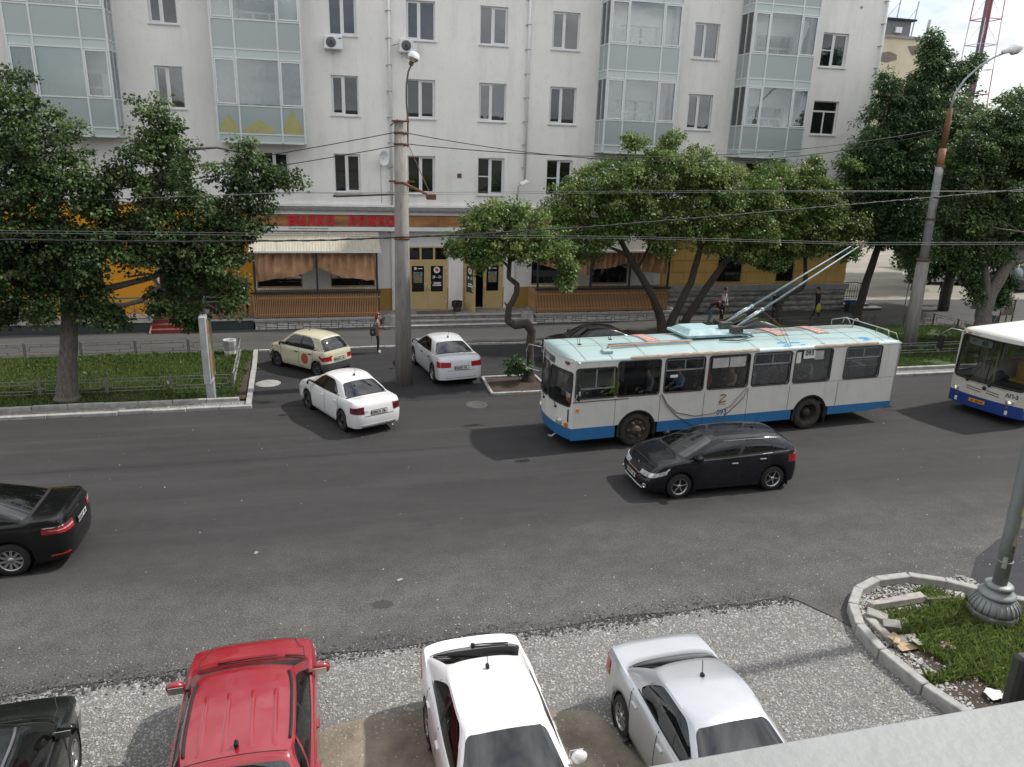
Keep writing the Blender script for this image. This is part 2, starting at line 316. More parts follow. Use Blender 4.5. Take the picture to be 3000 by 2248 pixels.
# loose stones, real geometry ------------------------------------------------------------------------
def stones(name, pts, zs, size, mats, seed, flat=0.6):
    g = np.random.default_rng(seed); n = len(pts)
    base = np.array([(1, 0, 0), (0, 1, 0), (-1, 0, 0), (0, -1, 0), (0.25, 0.2, 1), (0, 0, -0.6)], float)
    fac = np.array([(0, 1, 4), (1, 2, 4), (2, 3, 4), (3, 0, 4)])
    V = np.repeat(base[None], n, 0)*(0.6+0.7*g.random((n, 6, 1)))
    sz = size*(0.5+1.0*g.random(n)**2)
    V[:, :, 0] *= 1.25; V[:, :, 2] *= flat
    a = g.random(n)*6.283; tilt = (g.random(n)-.5)*1.2
    ct, st = np.cos(tilt)[:, None], np.sin(tilt)[:, None]
    x, z = V[:, :, 0]*ct-V[:, :, 2]*st, V[:, :, 0]*st+V[:, :, 2]*ct; V[:, :, 0] = x; V[:, :, 2] = z
    c, s_ = np.cos(a)[:, None], np.sin(a)[:, None]
    x, y = V[:, :, 0]*c-V[:, :, 1]*s_, V[:, :, 0]*s_+V[:, :, 1]*c; V[:, :, 0] = x; V[:, :, 1] = y
    V *= sz[:, None, None]; V[:, :, 0] += pts[:, 0:1]; V[:, :, 1] += pts[:, 1:2]; V[:, :, 2] += zs+sz[:, None]*0.15
    F = (fac[None]+(np.arange(n)*6)[:, None, None]).reshape(-1, 3)
    me = bpy.data.meshes.new(name); me.vertices.add(n*6); me.vertices.foreach_set('co', V.reshape(-1))
    me.loops.add(len(F)*3); me.loops.foreach_set('vertex_index', F.reshape(-1)); me.polygons.add(len(F)); me.polygons.foreach_set('loop_start', np.arange(len(F))*3)
    mi = np.repeat(g.choice(len(mats), n, p=np.array([.38, .30, .20, .12])[:len(mats)]/np.array([.38, .30, .20, .12])[:len(mats)].sum()), 4)
    for m in mats: me.materials.append(m)
    me.polygons.foreach_set('material_index', mi.astype(np.int32)); me.update(calc_edges=True)
    return tag(link(name, me), kind='stuff')
GS = [P('stone_pale', (0.40, 0.40, 0.385), 0.8, var=0.15), P('stone_grey', (0.28, 0.285, 0.28), 0.8, var=0.15), P('stone_warm', (0.23, 0.215, 0.195), 0.8, var=0.15), P('stone_dark', (0.17, 0.175, 0.175), 0.8, var=0.15)]
def scatter(n, x0, x1, y0, y1, keep):
    p = np.column_stack([rng.uniform(x0, x1, n), rng.uniform(y0, y1, n)])
    k = np.array([keep(x, y) for x, y in p]); return p[k]
def edge_y(x): return 11.0+0.16*(noise.noise((x*0.7, 11.0, 3.1)))
def oval_r(x, y):   # inside the raised island on the right
    return x > 9.0+max(0, (y-9.6))**2*0.35 and y < 11.1 and x > 8.9+max(0, 8.2-y)*0.05
def kg(x, y):
    if y > edge_y(x)-0.02 or oval_r(x, y) or (x > 8.4 and y > 10.95-(x-8.4)*1.3): return False
    d = dirt_y(x) if x < 4 else (8.4-3.5*(x-4) if x < 4.9 else -5)
    return random.random() < (1.0 if y > d+0.15 else 0.45 if y > d-0.4 else 0.14)
stones('gravel', scatter(125000, -6.5, 9.2, 5.4, 11.1, kg), -0.02, 0.0155, GS, 3)
stones('loose_grit', scatter(7500, -10, 22, 10.95, 14.6, lambda x, y: random.random() < max(0.03, 1-(y-11.0)/2.2)**2.5 and not oval_r(x, y)), 0.0, 0.0135, [GS[0], GS[1], GS[2], GS[3]], 5)
stones('road_litter', scatter(420, -12, 24, 13.0, 25.0, lambda x, y: random.random() < 0.5), 0.002, 0.012, [GS[0], GS[1]], 6)
# ragged lip of tar crumbs along the cut edge of the asphalt
stones('asphalt_crumbs', np.array([(x, edge_y(x)+rng.normal(0.02, 0.13)) for x in rng.uniform(-7, 8.6, 7000)]), -0.008, 0.02, [P('tar_crumb', (0.03, 0.03, 0.031), 0.8, var=0.3), P('tar_crumb_grey', (0.07, 0.068, 0.066), 0.85)], 8)
# ================================================================== kerbs, island, planting strips
def kerb_line(name, label, pts, w=0.15, z0=-0.05, z1=0.15, seg=1.0, group=None, m=None):
    """a line of separate kerb stones, each a part"""
    t = thing(name, label, 'kerb', (pts[0][0], pts[0][1], 0), 0, group)
    for (ax, ay), (bx, by) in zip(pts[:-1], pts[1:]):
        Lg = math.hypot(bx-ax, by-ay); n = max(1, round(Lg/seg)); an = math.atan2(by-ay, bx-ax)
        for i in range(n):
            l0 = Lg*i/n+0.006; l1 = Lg*(i+1)/n-0.006; mb = MB().cbox(l0, l1, -w/2, w/2, z0, z1+random.uniform(-.006, .006), 0.015)
            o = mb.build('kerb_stone', m or M_kerb, t); o.location = (ax-pts[0][0], ay-pts[0][1], 0); o.rotation_euler = (0, 0, an+random.uniform(-.004, .004))
    return t
kerb_line('kerb', 'pale raised kerb along the road in front of the left lawn', [(-20, 23.99), (-2.4, 23.99)], 0.16, -.05, 0.10)
kerb_line('kerb', 'second low kerb behind the road kerb, edging the left lawn', [(-20, 24.75), (-2.85, 24.75)], 0.14, -.05, 0.14)
kerb_line('kerb', 'pale kerb running back from the road beside the billboard, left of the parked cars', [(-2.52, 24.1), (-2.78, 31.0)], 0.17, -.05, 0.12)
kerb_line('kerb', 'thin pale kerb between sidewalk and parking apron behind the standing woman', [(-2.7, 31.12), (21.6, 31.12)], 0.13, -.05, 0.07)
kerb_line('kerb', 'pale kerb in front of the lawn behind the trolleybus tail', [(21.7, 24.03), (45, 24.03)], 0.16, -.05, 0.12)
kerb_line('kerb', 'second low kerb edging the lawn behind the trolleybus', [(21.9, 24.75), (45, 24.75)], 0.14, -.05, 0.16)
kerb_line('kerb', 'small rectangular kerb around the tree planter between the parked cars', [(5.5, 24.1), (5.55, 26.1), (7.55, 26.1), (7.6, 24.15), (5.5, 24.1)], 0.10, -.05, 0.09, 1.0)
sheet('strip_paving', [(-20, 24.07), (-2.62, 24.07), (-2.64, 24.68), (-20, 24.68)], 0.02, P('strip_gravelly_concrete', (0.24, 0.23, 0.21), 0.95, var=0.25, scale=9, bump=0.5, bscale=40))
sheet('strip_paving', [(21.8, 24.11), (45, 24.11), (45, 24.68), (21.8, 24.68)], 0.02, MATS['strip_gravelly_concrete'])
stones('strip_gravel', scatter(900, -6.2, -2.7, 24.1, 24.66, lambda x, y: random.random() < (x+6.2)/3.5), 0.02, 0.022, GS, 9)
sheet('lawn', [(-20, 24.83), (-2.65, 24.83), (-2.9, 31.05), (-20, 31.1)], 0.03, M_grassb)
sheet('planting_soil', [(-20, 24.83), (-3.2, 24.83), (-4.3, 25.35), (-6.0, 25.9), (-9, 26.0), (-20, 26.0)], 0.036, M_soil)
sheet('planting_soil', [(-3.2, 24.83), (-2.66, 24.83), (-2.85, 31.0), (-3.25, 30.9), (-3.1, 27.5)], 0.037, M_soil)
sheet('planter_soil', [(5.58, 24.17), (5.62, 26.04), (7.5, 26.04), (7.52, 24.2)], 0.035, M_soil)
sheet('lawn', [(21.8, 24.83), (45, 24.83), (45, 30.4), (31.2, 30.7), (31.0, 32.2), (16.3, 32.2), (16.3, 31.25), (21.7, 31.2)], 0.03, M_grassb)
# island on the right (teardrop)
isl = [(9.25, 7.3), (9.05, 8.1), (8.98, 9.0), (9.08, 9.7), (9.38, 10.3), (9.85, 10.75), (10.45, 10.98), (11.2, 10.98), (11.8, 10.66), (12.5, 10.0), (14.0, 8.8), (17, 6.5)]
kerb_line('kerb', 'curved grey concrete kerb around the grassy island with the lamp post', isl, 0.17, -0.1, 0.19, 0.95)
sheet('island_soil', [(9.25, 6.0)]+isl+[(17, 5)], 0.03, M_soil)
# grass blades --------------------------------------------------------------------------------------
GR = [leafmat('grass_blade', (0.10, 0.155, 0.042)), leafmat('grass_blade_bright', (0.17, 0.225, 0.065)), leafmat('grass_blade_dark', (0.055, 0.095, 0.026)), leafmat('dandelion_leaf', (0.06, 0.12, 0.035))]
def blades(name, pts, z, h, mats, seed, w=0.010, lean=0.6):
    g = np.random.default_rng(seed); n = len(pts); a = g.random(n)*6.283; hh = h*(0.45+0.9*g.random(n)); la = g.random(n)*6.283; ll = lean*hh*g.random(n)
    dx, dy = np.cos(a)*w*(0.6+g.random(n)), np.sin(a)*w*(0.6+g.random(n)); V = np.zeros((n, 4, 3))
    V[:, 0] = np.column_stack([pts[:, 0]-dx, pts[:, 1]-dy, np.full(n, z)]); V[:, 1] = np.column_stack([pts[:, 0]+dx, pts[:, 1]+dy, np.full(n, z)])
    mx_, my_ = pts[:, 0]+np.cos(la)*ll*.35, pts[:, 1]+np.sin(la)*ll*.35
    V[:, 2] = np.column_stack([mx_+dx*.9, my_+dy*.9, z+hh*.6]); V[:, 3] = np.column_stack([pts[:, 0]+np.cos(la)*ll, pts[:, 1]+np.sin(la)*ll, z+hh])
    F = (np.array([(0, 1, 2), (0, 2, 3)])[None]+(np.arange(n)*4)[:, None, None]).reshape(-1, 3)
    me = bpy.data.meshes.new(name); me.vertices.add(n*4); me.vertices.foreach_set('co', V.reshape(-1)); me.loops.add(len(F)*3); me.loops.foreach_set('vertex_index', F.reshape(-1).astype(np.int32))
    me.polygons.add(len(F)); me.polygons.foreach_set('loop_start', (np.arange(len(F))*3).astype(np.int32))
    for m in mats: me.materials.append(m)
    me.polygons.foreach_set('material_index', np.repeat(g.integers(0, len(mats), n), 2).astype(np.int32)); me.update(calc_edges=True)
    return tag(link(name, me), kind='stuff')
def pn(x, y, s=0.8): return noise.noise((x*s, y*s, 1.7))
blades('grass', scatter(52000, -12.5, -2.95, 25.0, 31.0, lambda x, y: random.random() < (0.95 if y > 26 else 0.25+0.5*(pn(x, y, 1.2) > 0))), 0.03, 0.10, [GR[0], GR[1], GR[0]], 21, 0.013)
blades('broad_leaf_weeds', scatter(2600, -11, -2.9, 25.2, 31.0, lambda x, y: pn(x, y, 0.9) > -0.05 or y > 29.5), 0.03, 0.13, [GR[3], GR[2]], 22, 0.045, 1.3)
blades('grass', scatter(34000, 21.9, 33, 24.9, 32.0, lambda x, y: pn(x, y) > -0.3), 0.03, 0.10, [GR[0], GR[2]], 23, 0.013)
blades('grass', scatter(1500, 16.4, 21.6, 31.3, 32.1, lambda x, y: True), 0.03, 0.10, [GR[0], GR[1]], 24, 0.013)
def kisl(x, y):
    if not (x > 9.3 and oval_r(x-0.12, y+0.12)) or y > 10.6-(max(0, x-11.3))*0.9: return False
    return (x-9.8)*0.75+(9.6-y)*0.10+pn(x, y, 1.5)*0.8 > -0.05+(0.9 if y < 8.2 and x < 10.2 else 0) and not (y > 10.05 and x < 11.0)
pi_ = scatter(60000, 9.2, 15.5, 5.5, 10.9, kisl)
blades('grass', pi_, 0.03, 0.15, [GR[0], GR[1], GR[1]], 25, 0.009, 1.0)
blades('broad_leaf_weeds', pi_[::35], 0.03, 0.16, [GR[1], GR[3]], 26, 0.028, 1.4)
stones('island_rubble', scatter(7000, 9.1, 12.6, 7.6, 10.95, lambda x, y: oval_r(x-.16, y+.16) and not kisl(x, y) and (y > 9.9 or x < 9.6 or random.random() < .2)), 0.03, 0.026, [GS[0], GS[0], GS[1], GS[2]], 10)
# ================================================================== apartment building across the street
YF = 36.6
GW = glass('window_glass', clear=0.72, base=(0.04, 0.045, 0.045), refl=1.5, wob=0.05)
GB = glass('balcony_glass', tint=(0.93, 0.96, 0.95), clear=0.94, base=(0.2, 0.22, 0.22), refl=1.1, wob=0.04)
GF = glass('frosted_green_glass', clear=0.12, rough=0.12, base=(0.37, 0.425, 0.415), refl=0.7)
GS2 = glass('pale_green_glass_band', clear=0.05, rough=0.12, base=(0.46, 0.53, 0.51), refl=0.7)
GWB = glass('window_glass_sky_blue', clear=.45, base=(.012, .03, .065), refl=1.0)  # blue sky reflection put into the base colour of these panes
GW2 = glass('window_glass_clear', clear=.85, base=(.03, .03, .03), refl=.8)
M_curt = P('sheer_curtain', (0.58, 0.59, 0.59), 0.9, var=0.25, scale=3, stretch=(9, 1, 0.4))
M_curt2 = P('dark_curtain', (0.24, 0.25, 0.26), 0.9, var=0.3, scale=3, stretch=(9, 1, 0.4))
M_blind = P('roller_blind', (0.45, 0.47, 0.47), 0.9, var=0.05)
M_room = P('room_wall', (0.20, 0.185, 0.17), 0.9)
M_sill = P('sill_metal', (0.62, 0.62, 0.61), 0.5, var=0.1)
def plaster(name, c, ochre=None):
    m, t, o = mnodes(name); N = t.nodes.new; K = t.links.new
    b = N('ShaderNodeBsdfPrincipled'); b.inputs['Roughness'].default_value = 0.9; b.inputs['Specular IOR Level'].default_value = 0.2; K(b.outputs[0], o.inputs[0])
    g = N('ShaderNodeNewGeometry')
    def nz(sc, st, d=6, ro=0.6):
        mpn = N('ShaderNodeMapping'); mpn.inputs['Scale'].default_value = st; K(g.outputs['Position'], mpn.inputs[0]); n = N('ShaderNodeTexNoise'); n.inputs['Scale'].default_value = sc; n.inputs['Detail'].default_value = d; n.inputs['Roughness'].default_value = ro; K(mpn.outputs[0], n.inputs['Vector']); return n.outputs['Fac']
    def rp(s, a, c_, x=(0, 0, 0), y=(1, 1, 1)):
        r_ = N('ShaderNodeValToRGB'); r_.color_ramp.elements[0].position = a; r_.color_ramp.elements[1].position = c_; r_.color_ramp.elements[0].color = (*x, 1); r_.color_ramp.elements[1].color = (*y, 1); K(s, r_.inputs[0]); return r_.outputs[0]
    def mix(f, a, c_):
        x = N('ShaderNodeMix'); x.data_type = 'RGBA'; K(f, x.inputs[0])
        for s_, v in ((x.inputs[6], a), (x.inputs[7], c_)):
            if isinstance(v, tuple): s_.default_value = (*v, 1)
            else: K(v, s_)
        return x.outputs[2]
    col = rp(nz(0.35, (1, 1, 1), 8), 0.3, 0.7, tuple(k*0.9 for k in c), c)
    col = mix(rp(nz(1.1, (1.6, 1, 0.22), 8, 0.7), 0.50, 0.80, (0, 0, 0), (0.6, 0.6, 0.6)), col, tuple(k*0.70 for k in c))     # rain streaks
    col = mix(rp(nz(2.6, (1, 1, 0.8), 9, 0.75), 0.54, 0.76, (0, 0, 0), (0.5, 0.5, 0.5)), col, tuple(k*0.68 for k in c))    # grime
    K(col, b.inputs['Base Color'])
    bp = N('ShaderNodeBump'); bp.inputs['Strength'].default_value = 0.5; bp.inputs['Distance'].default_value = 0.02; K(nz(9, (1, 1, 1), 9, 0.75), bp.inputs['Height']); K(bp.outputs[0], b.inputs['Normal'])
    MATS[name] = m; return m
M_fac = plaster('facade_plaster', (0.84, 0.82, 0.785))
M_orange = plaster('orange_plaster', (0.74, 0.33, 0.03))
M_yellow = plaster('yellow_plaster', (0.72, 0.47, 0.16))
M_ochre = plaster('ochre_plaster', (0.40, 0.25, 0.075))
bld = thing('apartment_building', 'white plastered apartment block with glazed balcony bays above an orange and ochre ground floor', 'building', (0, YF, 0))
STO = 3.32
rowsZ = [(6.02, 7.74), (9.39, 11.07), (12.69, 14.31), (16.02, 17.66)]
cols = {'A': (-6.53, -5.42), 'B': (0.68, 1.87), 'C': (4.03, 5.32), 'D': (7.37, 8.67), 'E': (10.8, 12.12), 'F': (17.98, 19.32), 'G': (25.1, 26.6)}
bays = [(-11.5, -7.93, 8.17), (-4.04, -0.51, 8.12), (13.18, 16.72, 8.17), (20.42, 23.92, 8.17)]
TOPZ = 19.4
holes = [rect(a, b, z0, z1) for (a, b) in cols.values() for (z0, z1) in rowsZ]
bayopen = []
for bi, (a, b, z0) in enumerate(bays):
    for k in range(3):
        zf = z0+0.12+STO*k
        holes.append(rect(a+0.95, a+2.95, zf+0.1, zf+2.35)); bayopen.append((a+0.95, a+2.95, zf+0.1, zf+2.35))
holes += [rect(-2.6, -1.3, 6.02, 7.74), rect(21.6, 22.9, 6.02, 7.9)]
wall = MB(); wallplate(wall, rect(-22, 28.62, 5.42, TOPZ), holes, YF, 0.34)
wall.box(28.3, 28.62, YF+0.342, YF+14, -0.05, TOPZ)
wall.build('wall', M_fac, bld, True)
# ---- windows -------------------------------------------------------------------------------------
_wr = random.Random(3)
def window(x0, x1, z0, z1, y, parent, style='two', curtain=None, depth=0.13, name='window', fm=None, sill=True, mull=0.5):
    fm = fm or M_frame; mb = MB(); f = 0.055; yy = y+depth
    mb.box(x0, x0+f, yy, yy+.07, z0, z1); mb.box(x1-f, x1, yy, yy+.07, z0, z1); mb.box(x0+f, x1-f, yy, yy+.07, z0, z0+f+.02); mb.box(x0+f, x1-f, yy, yy+.07, z1-f, z1)
    xm = x0+(x1-x0)*mull; pn_ = []
    def sash(a, b, c, d):
        s_ = 0.045
        mb.box(a, a+s_, yy-.02, yy+.045, c, d); mb.box(b-s_, b, yy-.02, yy+.045, c, d); mb.box(a+s_, b-s_, yy-.02, yy+.045, c, c+s_); mb.box(a+s_, b-s_, yy-.02, yy+.045, d-s_, d); pn_.append((a+s_, b-s_, c+s_, d-s_))
    if style == 'two':
        mb.box(xm-.05, xm+.05, yy+.001, yy+.069, z0+f+.02, z1-f); pn_.append((x0+f, xm-.05, z0+f+.02, z1-f)); sash(xm+.05, x1-f, z0+f+.02, z1-f)
    elif style == 'twoL':
        mb.box(xm-.05, xm+.05, yy+.001, yy+.069, z0+f+.02, z1-f); sash(x0+f, xm-.05, z0+f+.02, z1-f); pn_.append((xm+.05, x1-f, z0+f+.02, z1-f))
    elif style == 'screen':
        zt = z0+(z1-z0)*0.5; mb.box(xm-.05, xm+.05, yy+.001, yy+.069, z0+f+.02, z1-f); mb.box(x0+f, xm-.05, yy+.002, yy+.06, zt-.025, zt+.025)
        pn_ += [(x0+f, xm-.05, z0+f+.02, zt-.025), (x0+f, xm-.05, zt+.025, z1-f)]; sash(xm+.05, x1-f, z0+f+.02, z1-f)
    elif style == 'T':
        zt = z0+(z1-z0)*0.7; mb.box(x0+f, x1-f, yy+.001, yy+.069, zt-.04, zt+.04); mb.box(xm-.04, xm+.04, yy+.001, yy+.069, z0+f+.02, zt-.04)
        pn_ += [(x0+f, xm-.04, z0+f+.02, zt-.04), (xm+.04, x1-f, z0+f+.02, zt-.04), (x0+f, x1-f, zt+.04, z1-f)]
    elif style == 'door':
        zt = z1-0.55; zp = z0+0.75; mb.box(x0+f, x1-f, yy+.001, yy+.069, zt-.04, zt+.04); mb.box(x0+f, x0+(x1-x0)*.33, yy+.002, yy+.06, z0+f, zp)
        for q in (.33, .66): xx = x0+(x1-x0)*q; mb.box(xx-.05, xx+.05, yy+.0015, yy+.068, z0+f+.02, zt-.04)
        mb.box(x0+(x1-x0)*.66+.05, x1-f, yy+.002, yy+.06, z0+f, zp); a1, a2 = x0+(x1-x0)*.33, x0+(x1-x0)*.66
        pn_ += [(x0+f, a1-.05, zp, zt-.04), (a1+.05, a2-.05, z0+f+.02, zt-.04), (a2+.05, x1-f, zp, zt-.04), (x0+f, x1-f, zt+.04, z1-f)]
    else: pn_.append((x0+f, x1-f, z0+f+.02, z1-f))
    o = mb.build(name, fm, parent, True)
    gl_ = GWB if (z0 > 12 and abs(z0-12.69) < .1 and x0 in (.68, 4.03)) else GW2 if _wr.random() < .4 else GW
    for a, b, c, d in pn_: MB().box(a-.004, b+.004, yy+.02, yy+.03, c-.004, d+.004).build('pane', gl_, o, True)
    if sill: MB().box(x0-.06, x1+.06, y-.07, y+depth-.002, z0-.05, z0-.003).build('sill', M_sill, o, True)
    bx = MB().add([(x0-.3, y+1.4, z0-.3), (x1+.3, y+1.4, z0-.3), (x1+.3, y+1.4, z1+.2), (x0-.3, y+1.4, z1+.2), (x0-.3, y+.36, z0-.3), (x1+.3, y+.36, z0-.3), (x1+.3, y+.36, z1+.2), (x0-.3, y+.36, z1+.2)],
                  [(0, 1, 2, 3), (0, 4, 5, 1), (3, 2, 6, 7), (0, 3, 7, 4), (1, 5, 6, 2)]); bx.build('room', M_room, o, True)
    if curtain:
        kind, a, b, c = curtain; ww = x1-x0; xs = [x0+ww*(a+(b-a)*i/16) for i in range(17)]
        g = [[(x, y+depth+.14+(.02*math.sin(i*2.3) if kind != 'blind' else 0), zz) for i, x in enumerate(xs)] for zz in (z0+(z1-z0)*c, z1-.02)]
        MB().grid(g).build('curtain', {'sheer': M_curt, 'dark': M_curt2, 'blind': M_blind}[kind], o, True)
    return o
styles = {'A': ['twoL', 'twoL', 'twoL'], 'B': ['two', 'twoL', 'two'], 'C': ['two', 'two', 'twoL'], 'D': ['screen', 'twoL', 'two'], 'E': ['screen', 'twoL', 'twoL'], 'F': ['twoL', 'twoL', 'twoL'], 'G': ['T', 'T', 'screen']}
curts = {('A', 0): None, ('A', 3): ('sheer', 0, 1, 0), ('B', 3): ('sheer', 0, 1, .2), ('A', 1): ('sheer', 0, .2, 0), ('B', 2): ('dark', 0, 1, .3), ('B', 1): ('sheer', .5, 1, 0), ('C', 2): ('blind', 0, 1, .82), ('C', 1): None, ('C', 0): ('dark', .5, 1, 0), ('D', 2): ('sheer', 0, 1, .35), ('D', 0): ('sheer', .5, 1, .28), ('E', 2): ('blind', 0, 1, 0),
         ('E', 1): ('sheer', .5, 1, 0), ('F', 2): ('sheer', 0, 1, 0), ('F', 1): ('dark', 0, .6, 0), ('G', 2): ('sheer', .5, 1, 0), ('G', 1): None, ('B', 0): None, ('A', 2): ('dark', 0, .5, 0), ('D', 1): ('dark', .0, .5, 0)}
for cn, (a, b) in cols.items():
    for k, (z0, z1) in enumerate(rowsZ): window(a, b, z0, z1, YF, bld, styles[cn][min(k, 2)], curts.get((cn, k)), mull=0.46 if styles[cn][min(k, 2)] != 'T' else .5)
window(-2.6, -1.3, 6.02, 7.74, YF, bld, 'two'); window(21.6, 22.9, 6.02, 7.9, YF, bld, 'T', ('dark', 0, 1, .4))
for a, b, c, d in bayopen: window(a, b, c, d, YF, bld, 'door', ('sheer', 0, .35, 0), sill=False)
# lattice in front of the bottom right window
g = MB()
for i in range(9): x = 25.12+i*0.185; g.bar((x, YF-.08, 6.0), (x, YF-.08, 7.3), .02)
for z in (6.02, 6.5, 7.3): g.bar((25.1, YF-.08, z), (26.62, YF-.08, z), .02)
for i in range(8): x = 25.12+i*.185; g.bar((x, YF-.08, 6.5), (x+.185, YF-.08, 7.3), .016)
g.build('window_grille', M_frame, bld, True)
# ---- glazed balcony bays -------------------------------------------------------------------------
YB = YF-1.2
def bay(a, b, z0, open_, blinds, yellow=False):
    W_ = b-a; mx_ = [a, a+W_*.255, a+W_*.735, b]
    zs = [z0, z0+.33]
    for k in range(3): zb = z0+STO*k; zs += [zb+1.46, zb+3.31, zb+3.31+.35]
    zs = sorted(set(round(z, 3) for z in zs if z < TOPZ-.1)); fr = MB(); t = .035
    for x in mx_: fr.box(x-t, x+t, YB-.03, YB+.05, z0, TOPZ-.1)
    for zi, z in enumerate(zs):
        for q in range(3): fr.box(mx_[q]+t, mx_[q+1]-t, YB-.025, YB+.045, z-t*(.8 if zi else 1.2), z+t*.8)
        for x in (a, b): fr.box(x-t*.9, x+t*.9, YB+.052, YF-.05, z-t*.8, z+t*.8)
    for x in (a, b): fr.box(x-t, x+t, YF-.048, YF-.003, z0, TOPZ-.1); fr.box(x-t*.8, x+t*.8, YB+.55, YB+.60, z0+.03, TOPZ-.13)
    o = fr.build('balcony_frame', P('aluminium_profile', (0.62, 0.65, 0.65), 0.35, metal=0.15, var=.05), bld, True)
    for k in range(4):
        zf = z0+STO*k
        if zf < TOPZ-.2: MB().box(a+.05, b-.05, YB+.07, YF-.004, zf-.02, zf+.09).build('floor_slab', M_conc, o, True)
    levels = [(zs[i], zs[i+1]) for i in range(len(zs)-1)]
    for li, (c, d) in enumerate(levels):
        h = d-c; kind = 'win' if h > 1.6 else ('band' if h < .5 else 'par')
        m = {'win': GB, 'band': GS2, 'par': GF}[kind]
        for q in range(3):
            x0, x1 = mx_[q]+t, mx_[q+1]-t
            p = MB().box(x0, x1, YB+.005, YB+.015, c+t*.8, d-t*.8).build('pane', m, o, True)
            if kind == 'win':
                sk = (li//3+q) % 3
                if q != 1 or open_ == 'x':
                    s = MB(); e = .05
                    s.box(x0+.01, x0+.01+e, YB-.045, YB+.0, c+.05, d-.05); s.box(x1-.01-e, x1-.01, YB-.045, YB+.0, c+.05, d-.05); s.box(x0+.01+e, x1-.01-e, YB-.045, YB+.0, c+.05, c+.05+e); s.box(x0+.01+e, x1-.01-e, YB-.045, YB+.0, d-.05-e, d-.05)
                    s.build('sash', M_frame, o, True)
                if (li//3, q) in blinds: MB().box(x0-.02, x1+.02, YB+.1, YB+.11, c+.03, d).build('blind', blinds[(li//3, q)], o, True)
        for x in (a, b):
            MB().box(x-.005, x+.005, YB+.055, YB+.548, c+t*.8, d-t*.8).build('side_pane', m, o, True); MB().box(x-.005, x+.005, YB+.602, YF-.05, c+t*.8, d-t*.8).build('side_pane', m, o, True)
    return o
pale = P('grey_blind', (0.70, 0.74, 0.73), 0.9, var=.05, scale=1); pgrey = P('slate_blind', (0.40, 0.415, 0.43), 0.9, var=.08)
bay(*bays[0], None, {(0, 0): pgrey, (0, 1): pale, (1, 0): pgrey, (1, 1): pgrey, (1, 2): pgrey})
o2 = bay(*bays[1], None, {(0, 0): pgrey, (0, 1): pgrey, (0, 2): pgrey, (1, 0): pale, (1, 2): pale})
bay(*bays[2], True, {}); bay(*bays[3], True, {})
yb = MB()   # yellow sacking behind the lowest frosted panes of bay 2
for x0, x1, h in ((-3.95, -3.25, .75), (-3.0, -1.75, .55), (-1.4, -.62, 1.0)):
    yb.grid([[(x0+(x1-x0)*i/8, YB-.004+.0*j, 8.5+(h*(1-abs(i/8-.5)*1.5)+.03*math.sin(i*3))*j) for i in range(9)] for j in (0, 1)])
yb.build('yellow_sacking', P('yellow_sacking', (0.38, 0.36, 0.16), 0.9, var=.08, scale=2), o2, True)
st = MB(); st.bar((23.15, YB+.7, 13.2), (23.6, YB+.5, 14.6), .06, .25); st.bar((23.3, YB+.7, 13.2), (23.75, YB+.6, 14.5), .05, .2); st.box(14.0, 14.3, YB+.3, YB+.5, 9.7, 9.9)
st.build('stored_boards', M_frame, bld, True)
# ---- wall furniture ------------------------------------------------------------------------------
def downpipe(x, z0, z1, label):
    t = thing('downpipe', label, 'drainpipe', (x, YF-.12, z0)); MB().tube([(0, 0, 0), (0, 0, z1-z0)], .065, 12).build('pipe', M_frame, t)
    z = .6
    while z < z1-z0:
        mb = MB(); mb.lathe([(.067, -.02), (.078, -.02), (.078, .02), (.067, .02)], 12, c=(0, 0, z)); mb.box(-.15, .10, .02, .12, z-.012, z+.012); mb.build('bracket', M_metal, t); z += 1.1 if x < 5 else 1.05
    return t
downpipe(3.26, 5.5, 19.3, 'white drainpipe running down the facade just left of the concrete pole')
downpipe(9.66, 6.75, 19.3, 'white drainpipe on the facade between the middle window columns, right of the concrete pole')
downpipe(28.5, 8.0, 19.3, 'white drainpipe at the right-hand corner of the white facade')
def ac(x, z, label, bent=False):
    t = thing('air_conditioner', label, 'air conditioner', (x, YF-.42, z), 0, 'air conditioner units on the facade')
    MB().cbox(0, .78, 0, .30, 0, .54, .02).build('casing', M_frame, t)
    f = MB(); f.lathe([(.215, -.012), (.19, -.02), (.06, -.012), (.0, -.02)], 28, 'y', (.30, 0, .27)); f.build('fan_cover', P('fan_black', (0.05, 0.05, 0.052), .6), t)
    g = MB()
    for r_ in (.08, .12, .16, .2): g.lathe([(r_-.004, -.03), (r_+.004, -.03), (r_+.004, -.022), (r_-.004, -.022)], 24, 'y', (.30, 0, .27))
    g.build('fan_grille', M_metal, t)
    b = MB(); b.box(.62, .76, -.006, -.001, .42, .46); b.build('badge', M_black, t)
    b = MB(); b.bar((.1, 0, -.03), (.1, .42, -.03), .03); b.bar((.66, 0, -.03), (.66, .42, -.03), .03); b.bar((.38, .42, -.2), (.38, .2, -.04), .03); b.build('bracket', M_metal, t)
    if bent: MB().tube([(0, .1, .35), (-.15, .12, .3), (-.3, .3, .28)], .02).tube([(.1, .1, 0), (.09, .05, -.15), (.1, .05, -.25)], .015).build('hose', M_metal, t)
ac(.44, 12.08, 'white air conditioner with a round black fan, left of the left drainpipe'); ac(3.68, 12.13, 'white air conditioner with bent pipes just behind the street lamp head', True)
t = thing('satellite_dish', 'white satellite dish on the facade left of the concrete pole', 'satellite dish', (2.9, YF-.35, 7.6))
MB().lathe([(.02, .10), (.15, .08), (.26, .03), (.33, -.03), (.34, -.03), (.27, .05), (.15, .11), (.0, .125)], 24, 'y').build('dish', M_frame, t).rotation_euler = (0, 0, .7)
